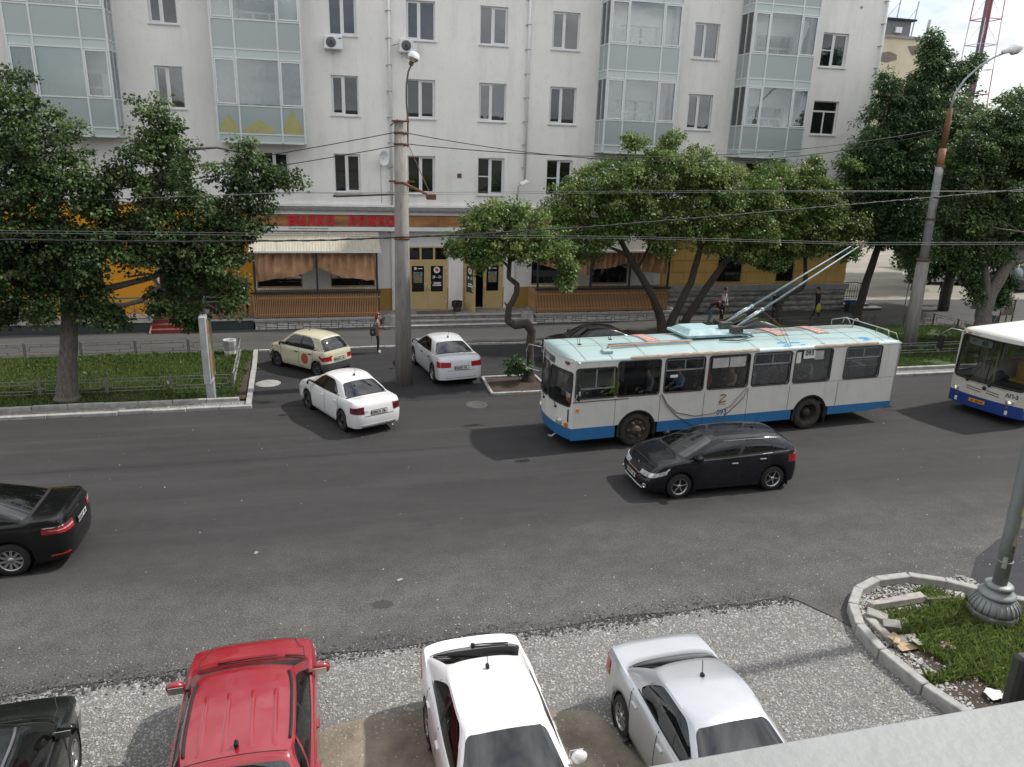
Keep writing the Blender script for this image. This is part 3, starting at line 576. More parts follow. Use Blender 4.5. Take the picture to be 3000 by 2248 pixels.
MB().bar((0, .1, 0), (-.1, .35, -.35), .03).bar((0, 0, -.33), (.35, -.2, -.38), .02).box(.3, .42, -.26, -.16, -.36, -.24).tube([(-.12, .34, -.35), (-.12, .34, -1.2), (-.1, .34, -2.1)], .012).build('arm', M_metal, t)
tag(MB().box(6.38, 6.58, YF-.03, YF-.003, 6.80, 7.0).build('wall_vent', M_rust), 'small square rusty vent grille on the facade between two window columns', 'vent')
tag(MB().lathe([(.0, -.03), (.07, -.03), (.07, .0), (.0, .0)], 12, 'y', (27.05, YF-.004, 15.6)).build('wall_vent', M_metal), 'small round vent cap high on the facade near the right corner', 'vent')
t = thing('floodlight', 'small grey floodlight on a bent arm above the shop sign, beside the second drainpipe', 'floodlight', (9.35, YF-.1, 5.55))
MB().tube([(0, 0, 0), (0, -.02, .9), (.15, -.3, 1.1)], .02).build('arm', M_metal, t); f_ = MB().cbox(-.22, .22, -.12, .12, -.03, .03, .02).build('lamp_head', M_frame, t); f_.location = (.2, -.4, 1.12); f_.rotation_euler = (.5, -.4, .3)
# ---- cornice and sign band -----------------------------------------------------------------------
cor = MB(); cor.box(-3.3, 28.66, YF-.16, YF+.2, 5.40, 5.50); cor.box(-3.3, 28.64, YF-.06, YF+.19, 5.502, 5.58); cor.build('cornice', M_fac, bld, True)
M_tile = P('grey_slate', (0.17, 0.17, 0.165), 0.8, var=.25, scale=3)
x = -3.3; random.seed(5)
while x < 18.6:
    w_ = 0.42; o = MB().add([(0, -.5, -.12), (w_-.012, -.5, -.12), (w_-.012, 0, 0), (0, 0, 0), (0, -.5, -.14), (w_-.012, -.5, -.14), (w_-.012, 0, -.02), (0, 0, -.02)], [(0, 1, 2, 3), (7, 6, 5, 4), (0, 4, 5, 1), (0, 3, 7, 4), (1, 5, 6, 2)])
    if x < -3.2: tile_me = o.mesh('roof_tile', M_tile)
    ob = link('roof_tile', tile_me, bld); ob.location = (x, -.16, 5.385+random.uniform(-.008, .008)); ob.rotation_euler = (0, random.uniform(-.012, .012), 0); x += w_
sg = thing('shop_sign', 'long wooden sign band with dark red letters between two white strips', 'sign', (-3.2, YF-.42, 4.3))
WOODS = P('sign_wood', (0.50, 0.22, 0.07), 0.55, col2=(0.15, 0.075, 0.035), scale=1.3, stretch=(.5, 1, 2))
b_ = MB()
X0 = -3.12
for i in range(18):
    xa = X0+i*1.22; MB().cbox(xa+.004, xa+1.216, YF-.42, YF-.34, 4.515, 5.06, .006).build('sign_panel', WOODS, sg, True)
MB().box(X0, 18.9, YF-.50, YF-.341, 5.065, 5.235).build('upper_strip', M_frame, sg, True); MB().box(X0, 18.9, YF-.50, YF-.341, 4.33, 4.51).build('lower_strip', M_frame, sg, True)
MB().box(X0+.02, 18.8, YF-.338, YF-.01, 4.34, 5.22).build('box_back', M_fac, sg, True)
M_red = P('sign_red', (0.55, 0.012, 0.04), 0.45, var=.08); M_txt = P('print_dark', (0.03, 0.03, 0.03), .6)
def strokes(mb, polys, x, z, y, s, w, dep=.07):
    """thick rounded strokes in the XZ plane"""
    for pl in polys:
        for (ax, az), (bx, bz) in zip(pl[:-1], pl[1:]):
            a = Vector((x+ax*s, 0, z+az*s)); b = Vector((x+bx*s, 0, z+bz*s)); d = (b-a); n = Vector((-d.z, 0, d.x)).normalized()*w/2; k = random.uniform(0, .002)
            P4 = [a-n, b-n, b+n, a+n]; mb.add([(p.x, y-dep-k, p.z) for p in P4]+[(p.x, y, p.z) for p in P4], [(0, 1, 2, 3), (0, 4, 5, 1), (1, 5, 6, 2), (2, 6, 7, 3), (3, 7, 4, 0)])
        for ax, az in pl:
            k = random.uniform(.0021, .004); mb.lathe([(.0, -dep-k), (w/2, -dep-k), (w/2, 0)], 12, 'y', (x+ax*s, y, z+az*s), smooth=False)
arc = lambda cx, cz, rx, rz, a0, a1, n=8: [(cx+rx*math.cos(R(a0+(a1-a0)*i/n)), cz+rz*math.sin(R(a0+(a1-a0)*i/n))) for i in range(n+1)]
LET = {'В': ([[(0.06, 0), (0.06, 1), (.4, 1)]+arc(.4, .78, .22, .22, 90, -90)+[(.06, .56)], [(.4, .56)]+arc(.42, .28, .26, .28, 90, -90)+[(.06, 0)]], .8),
       'u': ([[(0, 1), (0, .35)]+arc(.3, .3, .3, .3, 180, 270)+[(.62, 0)], [(.62, 1), (.62, 0), (.72, 0)]], .9),
       'л': ([[(0, 0)]+arc(.0, .2, .16, .2, -90, 0, 3)+[(.2, 1), (.66, 1), (.66, 0)]], .9),
       'к': ([[(0, 0), (0, 1)], [(0, .5), (.22, .5), (.5, .85), (.56, 1)], [(.22, .5), (.5, .15), (.6, 0)]], .78),
       'а': ([[(.66, 1), (.66, 0)], [(.66, .75)]+arc(.34, .62, .34, .38, 60, 180)+arc(.34, .36, .34, .36, 180, 300)+[(.66, .25)], [(.66, 1), (.3, 1)]], .9),
       'о': ([arc(.34, .5, .34, .5, 0, 360, 16)], .9),
       'ж': ([[(.42, 0), (.42, 1)], [(.0, 1), (.1, .8), (.28, .5), (.42, .5)], [(0, 0), (.1, .2), (.28, .5)], [(.84, 1), (.74, .8), (.56, .5), (.42, .5)], [(.84, 0), (.74, .2), (.56, .5)]], 1.05)}
def word(s, x, z, h, w, y, parent, name, mat_):
    for ch in s:
        pol, adv = LET[ch]; mb = MB(); strokes(mb, pol, x+w/2, z+w/2, y, h-w, w); mb.build(name, mat_, parent, True); x += adv*(h-w)+w+.02
    return x
word('Вuлка', -1.46, 4.57, .46, .098, YF-.425, sg, 'letter', M_red)
word('ложка', 1.22, 4.57, .46, .098, YF-.425, sg, 'letter', M_red)
tx = MB(); text_on(tx, 'СЕТЬ РЕСТОРАНОВ БЫСТРОГО ОБСЛУЖИВАНИЯ', (-1.46, YF-.503, 4.42), (1, 0, 0), (0, 0, 1), .078, bold=.001, align='LEFT', sx=.92); tx.build('small_lettering', M_txt, sg, True)
# ---- ground floor walls --------------------------------------------------------------------------
gh = [rect(-3.02, -0.97, 1.6, 3.6), rect(.32, 2.41, 1.6, 3.6), rect(3.95, 5.93, .45, 3.55), rect(6.72, 8.74, .45, 3.7), rect(10.22, 12.22, 1.6, 3.6), rect(13.48, 15.49, 1.6, 3.6), rect(-7.2, -4.6, .46, 3.9), rect(-12.5, -9.5, 1.5, 3.7)]
def zone(x0, x1, z0, z1, m, name='ground_floor_wall'):
    hs = []
    for h in gh:
        a, b, c, d = max(x0, h[0][0]), min(x1, h[1][0]), max(z0, h[0][1]), min(z1, h[2][1])
        if b > a+.01 and d > c+.01: hs.append((a, b, c, d))
    # subdivide into cells around the openings
    xs = sorted(set([x0, x1]+[h[0] for h in hs]+[h[1] for h in hs])); zs = sorted(set([z0, z1]+[h[2] for h in hs]+[h[3] for h in hs])); mb = MB()
    ins = lambda x, z: any(h[0] < x < h[1] and h[2] < z < h[3] for h in hs)
    for i in range(len(xs)-1):
        for j in range(len(zs)-1):
            if not ins((xs[i]+xs[i+1])/2, (zs[j]+zs[j+1])/2): mb.add([(xs[i], YF, zs[j]), (xs[i+1], YF, zs[j]), (xs[i+1], YF, zs[j+1]), (xs[i], YF, zs[j+1])], [(0, 1, 2, 3)])
    for a, b, c, d in hs:
        for q in ([(a, c), (a, d)] if a > x0 or 1 else [], [(b, d), (b, c)], [(a, d), (b, d)], [(b, c), (a, c)]):
            (p, r_), (s_, u) = q
            if r_ == u and (abs(r_-z0) < 1e-3 or abs(r_-z1) < 1e-3): continue
            mb.add([(p, YF, r_), (s_, YF, u), (s_, YF+.25, u), (p, YF+.25, r_)], [(0, 1, 2, 3)])
    mb.build(name, m, bld, True)
zone(-3.15, 17.3, 1.53, 5.41, M_fac); zone(-3.15, 17.3, .0, 1.53, M_ochre); zone(-22, -3.15, .0, 5.41, M_orange); zone(17.3, 28.62, 0.0, 5.41, M_yellow)
for a, b in ((-3.02, -.97), (.32, 2.41), (10.22, 12.22), (13.48, 15.49)): window(a, b, 1.6, 3.6, YF, bld, 'one', None, name='shop_window', sill=False, fm=P('tan_frame', (0.42, 0.30, 0.13), .5))
window(-12.5, -9.5, 1.5, 3.7, YF, bld, 'one', None, name='shop_window', sill=False, fm=M_black)
# pilasters and pipes round the entrance
for a, b in ((3.2, 3.9), (5.97, 6.68), (8.78, 9.3)): MB().cbox(a, b, YF-.14, YF-.002, .46, 4.3, .01).build('pilaster', M_fac, bld, True)
M_tan = P('door_tan', (0.56, 0.42, 0.20), 0.5, var=.06, scale=2); M_hand = P('door_handle', (.7, .66, .55), .3)
GD = glass('door_glass', clear=.35, base=(0.015, 0.015, 0.015), refl=.7); M_post = P('poster_ink', (0.30, 0.36, 0.33), .6, col2=(0.02, 0.03, 0.03), scale=7); M_food = P('poster_food', (0.5, 0.3, 0.13), .6, col2=(.08, .03, .02), scale=22)
M_paper = P('paper_white', (.75, .75, .73), .7, var=.03)
def door_leaf(mb, w, h):
    e = .16; mb.box(0, e, 0, .05, 0, h); mb.box(w-e, w, 0, .05, 0, h); mb.box(e, w-e, 0, .05, h-.14, h); mb.box(e, w-e, 0, .05, .74, .88); mb.box(e, w-e, .008, .042, .0, .74)
def leaf(x, z, w, h, rz, hinge_right, parent, art):
    mb = MB(); door_leaf(mb, w, h); o = mb.build('door', M_tan, parent)
    o.location = (x-parent.location.x, YF-.02-parent.location.y, z); o.rotation_euler = (0, 0, rz)
    MB().box(.16, w-.16, .02, .03, .88, h-.14).build('pane', GD, o)
    hx = .06 if hinge_right else w-.08
    MB().tube([(hx, 0, 1.0), (hx, -.07, 1.0), (hx-.02, -.1, 1.1), (hx, -.09, 1.25), (hx, 0, 1.3)], .018).build('handle', M_hand, o)
    hh = MB(); q = w-.01 if hinge_right else .0
    for zz in (.3, 1.7, 2.0): hh.cbox(q-.03, q+.03, -.04, .0, zz, zz+.1, .01)
    hh.build('hinge', M_hand, o)
    c = w/2; a = MB()
    if art == 'logo':
        a.lathe([(0, -.0), (.16, -.0)], 20, 'y', (c, .012, 1.95)); a.build('round_sticker', M_paper, o)
        MB().lathe([(0, 0), (.08, 0)], 14, 'y', (c, .008, 1.96)).build('round_sticker', M_red, o)
        a = MB(); text_on(a, '8 - 21', (c+.04, .012, 1.6), (1, 0, 0), (0, 0, 1), .17, bold=.004); a.box(c-.2, c-.185, .010, .014, 1.5, 1.7); a.box(c-.15, c+.2, .010, .014, 1.27, 1.34); a.box(c-.2, c+.22, .010, .014, 1.17, 1.23); a.build('door_lettering', M_paper, o)
        MB().lathe([(0, 0), (.045, 0)], 12, 'y', (c-.28, .010, 1.33)).build('round_sticker', M_red, o)
    else:
        MB().box(c-.22, c+.22, .010, .016, 1.32, 1.86).build('poster', M_post, o); MB().box(c-.17, c+.15, .004, .0095, 1.42, 1.68).build('poster_picture', M_food, o)
        a.lathe([(0, 0), (.07, 0)], 14, 'y', (c-.12, .010, 2.03)); a.box(c, c+.22, .008, .012, 2.0, 2.04); a.build('door_lettering', M_paper, o)
    return o
for x0, x1, z1, lb, op in ((3.95, 5.93, 3.55, 'closed tan double door with a food poster and opening hours, behind the concrete pole', 0), (6.72, 8.74, 3.7, 'tan double entrance door with its left leaf standing open', 1)):
    t = thing('double_door', lb, 'door', (x0, YF, .46)); t.location.z = 0; zt = 2.76
    f = MB(); yy = YF-.01; f.box(x0, x0+.06, yy, yy+.1, .46, z1); f.box(x1-.06, x1, yy, yy+.1, .46, z1); f.box(x0+.06, x1-.06, yy, yy+.1, z1-.06, z1); f.box(x0+.06, x1-.06, yy, yy+.1, zt-.0, zt+.16)
    for q in (1/3, 2/3): xx = x0+(x1-x0)*q; f.box(xx-.045, xx+.045, yy+.001, yy+.09, zt+.16, z1-.06)
    f.build('door_frame', M_tan, t, True)
    for q in range(3): xa = x0+(x1-x0)*q/3+.05; MB().box(xa, xa+(x1-x0)/3-.1, YF+.03, YF+.04, zt+.16, z1-.06).build('transom_pane', GD, t, True)
    w = (x1-x0)/2-.065; h = zt-.46-.01
    if op: leaf(x0+.06, .465, w, h, R(-68), False, t, 'logo')
    else: leaf(x0+.06, .465, w, h, 0, False, t, 'poster')
    leaf(x0+.065+w, .465, w, h, 0, True, t, 'poster' if op else 'logo')
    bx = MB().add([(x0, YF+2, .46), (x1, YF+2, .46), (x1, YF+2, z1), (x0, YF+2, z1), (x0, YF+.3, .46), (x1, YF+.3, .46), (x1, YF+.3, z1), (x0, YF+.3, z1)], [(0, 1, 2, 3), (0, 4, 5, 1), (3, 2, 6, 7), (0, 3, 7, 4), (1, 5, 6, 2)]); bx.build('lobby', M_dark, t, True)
# brown shop door on the left
t = thing('shop_door', 'dark brown glazed shop entrance with pale edging behind the big left tree', 'door', (-7.2, YF, 0)); M_brown = P('door_brown', (0.05, 0.017, 0.012), .5)
f = MB(); f.box(-7.2, -4.6, YF+.12, YF+.2, .46, 3.9); f.build('door_panel', M_brown, t, True)
f = MB(); f.box(-7.27, -7.2, YF-.05, YF+.1, .46, 4.0); f.box(-7.27, -4.55, YF-.05, YF+.1, 4.001, 4.07); f.build('door_edging', M_frame, t, True)
for i in range(3): xa = -7.05+i*.84; MB().box(xa, xa+.7, YF+.09, YF+.105, 1.1, 3.0).build('pane', GD, t, True)
# ---- stone plinth of the yellow part: big rusticated blocks ----------------------------------------
M_blk = P('rough_limestone', (0.30, 0.295, 0.28), .95, var=.2, scale=2, bump=.9, bscale=9)
pl = thing('stone_plinth', 'rusticated grey stone plinth under the yellow wall behind the walkers', 'wall', (17.5, YF, 0)); random.seed(3)
MB().box(17.7, 28.6, YF-.22, YF-.002, -.02, 1.22).build('backing', P('plinth_mortar', (.13, .125, .12), .95), pl, True); MB().box(17.6, 28.75, YF-.33, YF-.003, 1.225, 1.52).build('coping', P('plinth_coping', (.33, .33, .325), .9, bump=.2), pl, True)
for r_ in range(4):
    z0 = .0+r_*.305; x = 17.72-random.random()*.5
    while x < 28.5:
        w_ = random.uniform(.8, 1.5); xa, xb = max(x, 17.72), min(x+w_, 28.62); n = 6
        if xb-xa > .2:
            g = [[(xa+(xb-xa)*i/n, YF-.25-(.10*random.uniform(.35, 1) if 0 < i < n and 0 < j < 3 else 0.), z0+.012+(.305-.024)*j/3) for i in range(n+1)] for j in range(4)]
            mb = MB(); mb.grid(g, smooth=False); e = [(p[0], YF-.2, p[2]) for p in (g[0][0], g[0][-1], g[-1][-1], g[-1][0])]
            mb.add([g[-1][0], g[-1][-1], e[2], e[3]], [(0, 1, 2, 3)]); mb.build('stone', M_blk, pl, True)
        x += w_
# joints of the yellow wall: raised flat blocks
for r_ in range(4):
    for i in range(9):
        xa = 17.4+i*1.25+(.6 if r_ % 2 else 0)
        if xa+1.2 < 28.6: MB().box(xa, xa+1.22, YF-.035, YF-.003, 1.6+r_*.62, 2.18+r_*.62).build('render_block', M_yellow, bld, True)
for a, b in ((20.6, 22.0), (24.2, 25.2)):
    t = thing('barred_window', 'dark shop window with a white lattice, '+('left' if a < 22 else 'right')+' one in the yellow wall', 'window', (a, YF, 1.7)); MB().box(a, b, YF-.05, YF-.037, 1.7, 3.3).build('pane', GD, t, True)
    g = MB()
    for i in range(7): g.bar((a+(b-a)*i/6, YF-.12, 1.65), (a+(b-a)*i/6, YF-.12, 2.6), .018)
    for z in (1.7, 2.2): g.bar((a-.05, YF-.12, z), (b+.05, YF-.12, z), .018)
    g.build('lattice', M_black, t, True)
# ================================================================== terraces
M_slat = P('terrace_slat_wood', (0.58, 0.32, 0.15), .6, var=.2, scale=3, stretch=(1, 1, .4)); M_stone = P('veneer_stone', (0.62, 0.61, 0.58), .95, var=.12, scale=5, bump=.9, bscale=30)
M_grout = P('grout_dark', (.05, .048, .045), .95); M_cap = P('coping_stone', (.36, .355, .34), .9, bump=.3, bscale=30); M_rail = P('dark_rail', (.03, .035, .038), .5)
M_curtain = P('terrace_curtain_tan', (0.56, 0.33, 0.19), .85, var=.12, scale=2.5); M_awn = P('ribbed_awning_plastic', (0.46, 0.43, 0.35), .45, var=.1, scale=2, stretch=(6, 1, 1))
def veneer(parent, x0, x1, yf, z0, z1, seed):
    """random ashlar: cells merged from a fine brick grid"""
    random.seed(seed); rh = .105; rows = int(round((z1-z0)/rh)); rh = (z1-z0)/rows; cw = .16; nc = int((x1-x0)/cw); used = [[False]*nc for _ in range(rows)]; n = 0
    for r_ in range(rows):
        for c in range(nc):
            if used[r_][c]: continue
            hh = 2 if (r_+1 < rows and random.random() < .28 and not used[r_+1][c]) else 1; ww = random.choice((2, 3, 3, 4) if hh == 1 else (1, 2, 3)); k = 0
            while k < ww and c+k < nc and not used[r_][c+k] and (hh == 1 or not used[r_+1][c+k]): k += 1
            for q in range(k):
                for h in range(hh): used[r_+h][c+q] = True
            g = .012; d = random.uniform(.012, .04); mb = MB().cbox(x0+c*cw+g, x0+(c+k)*cw-g, yf-d, yf+.02, z0+r_*rh+g, z0+(r_+hh)*rh-g, .012, jit=.004); mb.build('stone', M_stone, parent, True); n += 1
    return n
def terrace(x0, x1, label, seed, posts, zt0, stonez, endx):
    t = thing('terrace', label, 'terrace', (x0, 35.0, 0)); yf = 34.95
    MB().box(x0, endx, yf, YF-.003, -.03, .37).build('base', M_grout, t, True); veneer(t, x0, endx, yf, .0, .37, seed)
    MB().cbox(x0-.05, endx+.05, yf-.09, YF-.004, .374, .50, .015).build('coping', M_cap, t, True)
    nsl = int((x1-x0)/.078); me = MB().cbox(0, .042, -.012, .012, .55, 1.62, .004).mesh('slat', M_slat)
    for i in range(nsl): o = link('slat', me, t); o.location = (i*.078+.01, -.005, random.uniform(-.006, .006))
    mb = MB(); mb.box(x0, x1, 35.02, 35.045, .66, .72); mb.box(x0, x1, 35.02, 35.045, 1.40, 1.46); mb.box(x0+.01, x1-.01, 35.048, 35.055, .56, 1.6, 1); mb.build('fence_backing', [M_slat, P('slat_backing', (.07, .035, .018), .9)], t, True)
    for xs in (x0+.01, x1-.02):
        for k in range(12): o = link('slat', me, t); o.location = (xs-x0, .1+k*.12, 0)
    MB().box(x0-.04, x1+.04, 34.93, 35.06, 1.625, 1.72).build('top_rail', M_rail, t, True)
    for px in posts: MB().box(px-.045, px+.045, 34.99, 35.08, .5, 3.55).build('post', M_rail, t, True)
    MB().box(x0, x1, 34.985, 35.085, 3.46, 3.54).build('beam', M_rail, t, True)
    return t
def awning(x0, x1, label):
    t = thing('awning', label, 'awning', (x0, 34.7, 3.5)); n = round((x1-x0)/1.15); w = (x1-x0)/n
    for i in range(n):
        xa = x0+i*w; k = 18
        g = [[(xa+.006+(w-.012)*q/k, 34.72+(YF-.36-34.72)*j/3, 3.54+.76*j/3-.04*math.sin(j/3*3.1)*-1+(.012 if q % 2 else 0)) for q in range(k+1)] for j in range(4)]
        mb = MB(); mb.grid(g, smooth=False); mb.add([(p[0], p[1], p[2]-.006) for p in g[0]]+list(g[0]), [(q, q+1, k+2+q, k+1+q) for q in range(k)])
        mb.build('awning_panel', M_awn, t, True)
        MB().bar((xa, 34.72, 3.52), (xa, YF-.4, 4.28), .03).build('rafter', M_frame, t, True)
    MB().box(x0, x1, 34.70, 34.715, 3.50, 3.575).build('front_edge', M_frame, t, True)
def curtain(xa, xb, zb, label, seed, y=35.12):
    random.seed(seed); n = 60; ph = random.random()*6; rows = []
    for j in range(14):
        row = []
        for i in range(n+1):
            u = i/n; v = j/13; zbot = np.interp(u, [p[0] for p in zb], [p[1] for p in zb]); z = 3.5-(3.5-zbot)*v
            fold = (.10*math.sin(u*46+ph+v*1.5*math.sin(u*5))+.06*math.sin(u*21+v*3+ph))*(1-.55*v)+.06*v*math.sin(u*7+ph)+.05*noise.noise((u*6, v*3, seed))
            row.append((xa+(xb-xa)*u+.02*math.sin(v*5+u*9), y+fold-.10*math.sin(v*3.1)*(.5+.5*math.sin(u*4+seed)), z))
        rows.append(row)
    return tag(MB().grid(rows).build('curtain', M_curtain), label, 'curtain', 'tan curtains hanging on the terraces')
terrace(-3.1, 2.5, 'left restaurant terrace with slatted wooden fence on a stone base, left of the pole', 4, (-2.98, -.29, 2.39), 0, .37, 2.5)
terrace(10.04, 17.1, 'right restaurant terrace with slatted wooden fence on a stone base, behind the trolleybus', 9, (10.12, 12.85, 14.9, 17.0), 0, .37, 17.7)
awning(-3.12, 2.58, 'ribbed beige plastic awning over the left terrace'); awning(9.95, 17.2, 'ribbed beige plastic awning over the right terrace, half hidden by the tree')
curtain(-2.95, -.33, [(0, 2.2), (.12, 2.18), (.35, 2.33), (.55, 2.36), (.78, 2.5), (1, 2.78)], 'tan curtain bunched at the left bay of the left terrace', 1)
curtain(-.2, 2.36, [(0, 2.8), (.15, 2.6), (.4, 2.3), (.7, 2.28), (.85, 2.18), (1, 2.22)], 'darker tan curtain at the right bay of the left terrace', 2)
curtain(10.2, 12.8, [(0, 2.9), (.5, 2.5), (1, 2.3)], 'tan curtain at the left end of the right terrace, behind the tree', 3)
curtain(13.0, 14.85, [(0, 2.6), (.6, 2.75), (1, 2.9)], 'short tan curtain in the middle of the right terrace', 4)
curtain(14.95, 16.95, [(0, 2.9), (.3, 2.5), (1, 2.35)], 'tan curtain at the right end of the right terrace', 5)
# flower boxes' dry twigs on the rails
for xs, lb in (((-2.7, -.5, 2.1), 'wispy dry twigs planted along the rail of the left terrace'), ((10.5, 12.9, 14.2, 16.2), 'wispy dry twigs planted along the rail of the right terrace')):
    mb = MB(); random.seed(2)
    for x in xs:
        for k in range(14):
            a = random.uniform(-.4, .4); p = Vector((x+a, 35.02, 1.72)); q = p+Vector((random.uniform(-.25, .25), random.uniform(-.1, .1), random.uniform(.1, .6 if x > 2 else .25))); mb.tube([p, (p+q)/2+Vector((.04, 0, .03)), q], .004, 3)
    tag(mb.build('dry_plants', P('dry_twig', (.25, .24, .19), .9)), lb, 'plant')
# entrance steps
es = thing('entrance_steps', 'three wide worn concrete steps leading up to the double doors', 'steps', (2.5, 34.4, 0)); M_step = P('step_concrete', (.27, .25, .23), .9, var=.22, scale=3, bump=.4, bscale=30)
MB().box(2.56, 9.94, 35.0, YF-.006, -.02, .455).build('landing', M_step, es, True)
for k, (y, z) in enumerate(((34.68, .31), (34.36, .16))):
    MB().box(2.7, 9.98, y, y+.318, -.02, z-.045).build('riser', M_step, es, True)
    for q in range(2): xa = 2.68+q*3.4; MB().cbox(xa, min(9.98, xa+(3.38 if q == 0 else 3.9)), y-.03, y+.315, z-.043, z, .01).build('tread', M_kerb, es, True)
for q in range(2): xa = 2.66+q*3.42; MB().cbox(xa, xa+3.36, 34.95, 35.25, .457, .50, .01).build('tread', M_kerb, es, True)
tag(MB().box(4.3, 6.2, 35.35, 36.2, .457, .468).build('door_mat', P('mat_wornbrown', (.12, .09, .07), .95, scale=10)), 'worn brown door mat on the landing before the closed door', 'mat')
for x0, lb, w_ in ((2.62, 'grey stone cheek block left of the entrance steps, behind the woman', .8), (9.2, 'rounded grey stone block right of the entrance steps behind the crooked trunk', .75)):
    g = []
    for i in range(9):
        v = i/8; g.append([(x0+w_/2+math.cos(a)*w_/2*(1-.35*v*v), 34.75+math.sin(a)*.42*(1-.2*v), .0+.72*v-.1*v*v+.03*noise.noise((math.cos(a)*2, math.sin(a)*2, v*3+x0))) for a in np.linspace(0, 6.0, 14)])
    mb = MB().grid(g, closed=True); mb.add(g[-1], [tuple(range(14))]); tag(mb.build('stone_block', M_conc), lb, 'stone block')
def binbag(x, y, z, label, m=None):
    t = thing('litter_bin', label, 'bin', (x, y, z)); MB().lathe([(.17, 0), (.20, .02), (.22, .42), (.2, .42), (.19, .05)], 16).build('bucket', P('bin_brown', (.10, .06, .05), .7), t)
    mb = MB(); g = [[((.235+.03*math.sin(a*7+z_)+.02*random.random())*math.cos(a), (.235+.03*math.sin(a*7+z_))*math.sin(a), z_) for a in np.linspace(0, 6.0, 20)] for z_ in (.22, .32, .42, .5, .46)]
    mb.grid(g, closed=True); mb.build('bin_bag', P('bin_bag_black', (.015, .015, .017), .35), t)
binbag(6.33, 36.05, .46, 'small litter bin with a black bag beside the open door')
# ---- left raised walkway -------------------------------------------------------------------------
wk = thing('walkway', 'raised dark walkway with a pale edge in front of the orange shop', 'walkway', (-14, 35.0, 0))
MB().box(-22, -7.42, 35.02, YF-.003, -.02, .44).build('base', P('dark_green_paint', (.045, .06, .058), .7), wk, True); MB().box(-5.28, -3.16, 35.02, YF-.003, -.02, .44).build('base', MATS['dark_green_paint'], wk, True)
MB().box(-22, -7.4, 34.97, YF-.004, .443, .50).build('edge_slab', P('pale_edge', (.42, .42, .40), .8), wk, True); MB().box(-5.3, -3.16, 34.97, YF-.004, .443, .50).build('edge_slab', MATS['pale_edge'], wk, True); MB().box(-5.25, -3.18, 35.15, YF-.05, .503, .508).build('floor', P('pink_floor', (.34, .17, .11), .8), wk, True)
rs = thing('shop_steps', 'dark red painted steps up to the brown shop door', 'steps', (-6.3, 34.6, 0)); M_rst = P('red_step_paint', (.20, .045, .035), .7, col2=(.12, .03, .03), scale=4, var=.2)
MB().box(-7.38, -5.32, 35.3, YF-.006, -.02, .50).build('landing', M_rst, rs, True)
for y, z in ((34.98, .34), (34.66, .18)): MB().cbox(-7.38, -5.32, y, y+.318, -.02, z, .012).build('step', M_rst, rs, True)
for x in (-7.46, -5.3): MB().add([(x, 34.55, 0), (x+.07, 34.55, 0), (x+.07, 35.6, 0), (x, 35.6, 0), (x, 34.55, .06), (x+.07, 34.55, .06), (x+.07, 35.5, .56), (x, 35.5, .56)], [(0, 3, 2, 1), (4, 5, 6, 7), (0, 1, 5, 4), (1, 2, 6, 5), (2, 3, 7, 6), (3, 0, 4, 7)]).build('cheek', P('pink_cheek', (.34, .13, .12), .8), rs, True)
def xrail(x0, x1, y, z0, label, n):
    t = thing('railing', label, 'railing', (x0, y, z0)); w = (x1-x0)/n; M_ = P('railing_grey_green', (.15, .18, .17), .6)
    for i in range(n+1): MB().box(i*w-.04, i*w+.04, -.04, .04, 0, 1.02).build('post', M_, t)
    MB().box(0, x1-x0, -.035, .035, .98, 1.05).box(0, x1-x0, -.02, .02, .10, .14).box(0, x1-x0, -.02, .02, .78, .82).build('rail', M_, t)
    for i in range(n): mb = MB().bar((i*w+.04, 0, .14), ((i+1)*w-.04, 0, .78), .03).bar((i*w+.04, .005, .78), ((i+1)*w-.04, .005, .14), .03).bar((i*w+w/2, 0, .14), (i*w+w/2, 0, .78), .03); mb.build('cross_brace', M_, t)
xrail(-5.2, -3.2, 35.1, .5, 'short grey railing with crossed bars beside the man by the orange wall', 2); xrail(-15.0, -7.5, 35.1, .5, 'long grey railing with crossed bars behind the big tree, left of the red steps', 7)
# corner steps on the right
cs = thing('corner_steps', 'white and dark tiled steps at the right-hand corner of the building', 'steps', (29.4, 36, 0)); M_wt = P('tile_white', (.55, .54, .52), .5); M_bt = P('tile_dark', (.05, .05, .055), .5)
for k, (dx, z) in enumerate(((0, .16), (.55, .32), (1.1, .48))):
    MB().box(28.9, 31.0-dx, 36.1+k*.42, 38.9, .0 if k == 0 else z-.158, z-.04).build('riser', M_bt, cs, True); MB().cbox(28.88, 31.03-dx, 36.07+k*.42, 38.9, z-.038, z, .006).build('tread', M_wt, cs, True)
    MB().box(31.02-dx-.5, 31.0-dx-.02, 36.6+k*.5, 37.2+k*.5, z+.002, z+.008).build('mat_tile', M_bt, cs, True)
    MB().box(29.0, 29.7-.0*dx, 36.2+k*.42, 36.42+k*.42, z+.002, z+.007).build('mat_tile', M_bt, cs, True)
t = thing('stair_railing', 'ornate black wrought iron stair railing at the building corner', 'railing', (29.3, 36.6, .5)); mb = MB()
for i in range(9): x = 29.2+i*.16; mb.bar((x, 37.3, .4), (x, 37.3, 1.35+.1*math.sin(i)), .02); mb.tube([(x+.06*math.cos(a), 37.3, .9+.08*math.sin(a)) for a in np.linspace(0, 6.28, 9)], .01, 4)
mb.tube([(29.1, 37.3, 1.4), (30.0, 37.3, 1.42), (30.5, 37.3, 1.3), (30.6, 37.3, .5)], .025); mb.tube([(29.1, 37.3, .6), (30.5, 37.3, .6)], .015); mb.build('railing_bars', M_black, t, True)
t = thing('rubbish_bin', 'black street bin with a bright blue bag in it, at the corner of the plinth', 'bin', (28.75, 35.85, .01)); MB().cbox(-.25, .25, -.2, .2, 0, .55, .02).build('bin_body', M_rail, t)
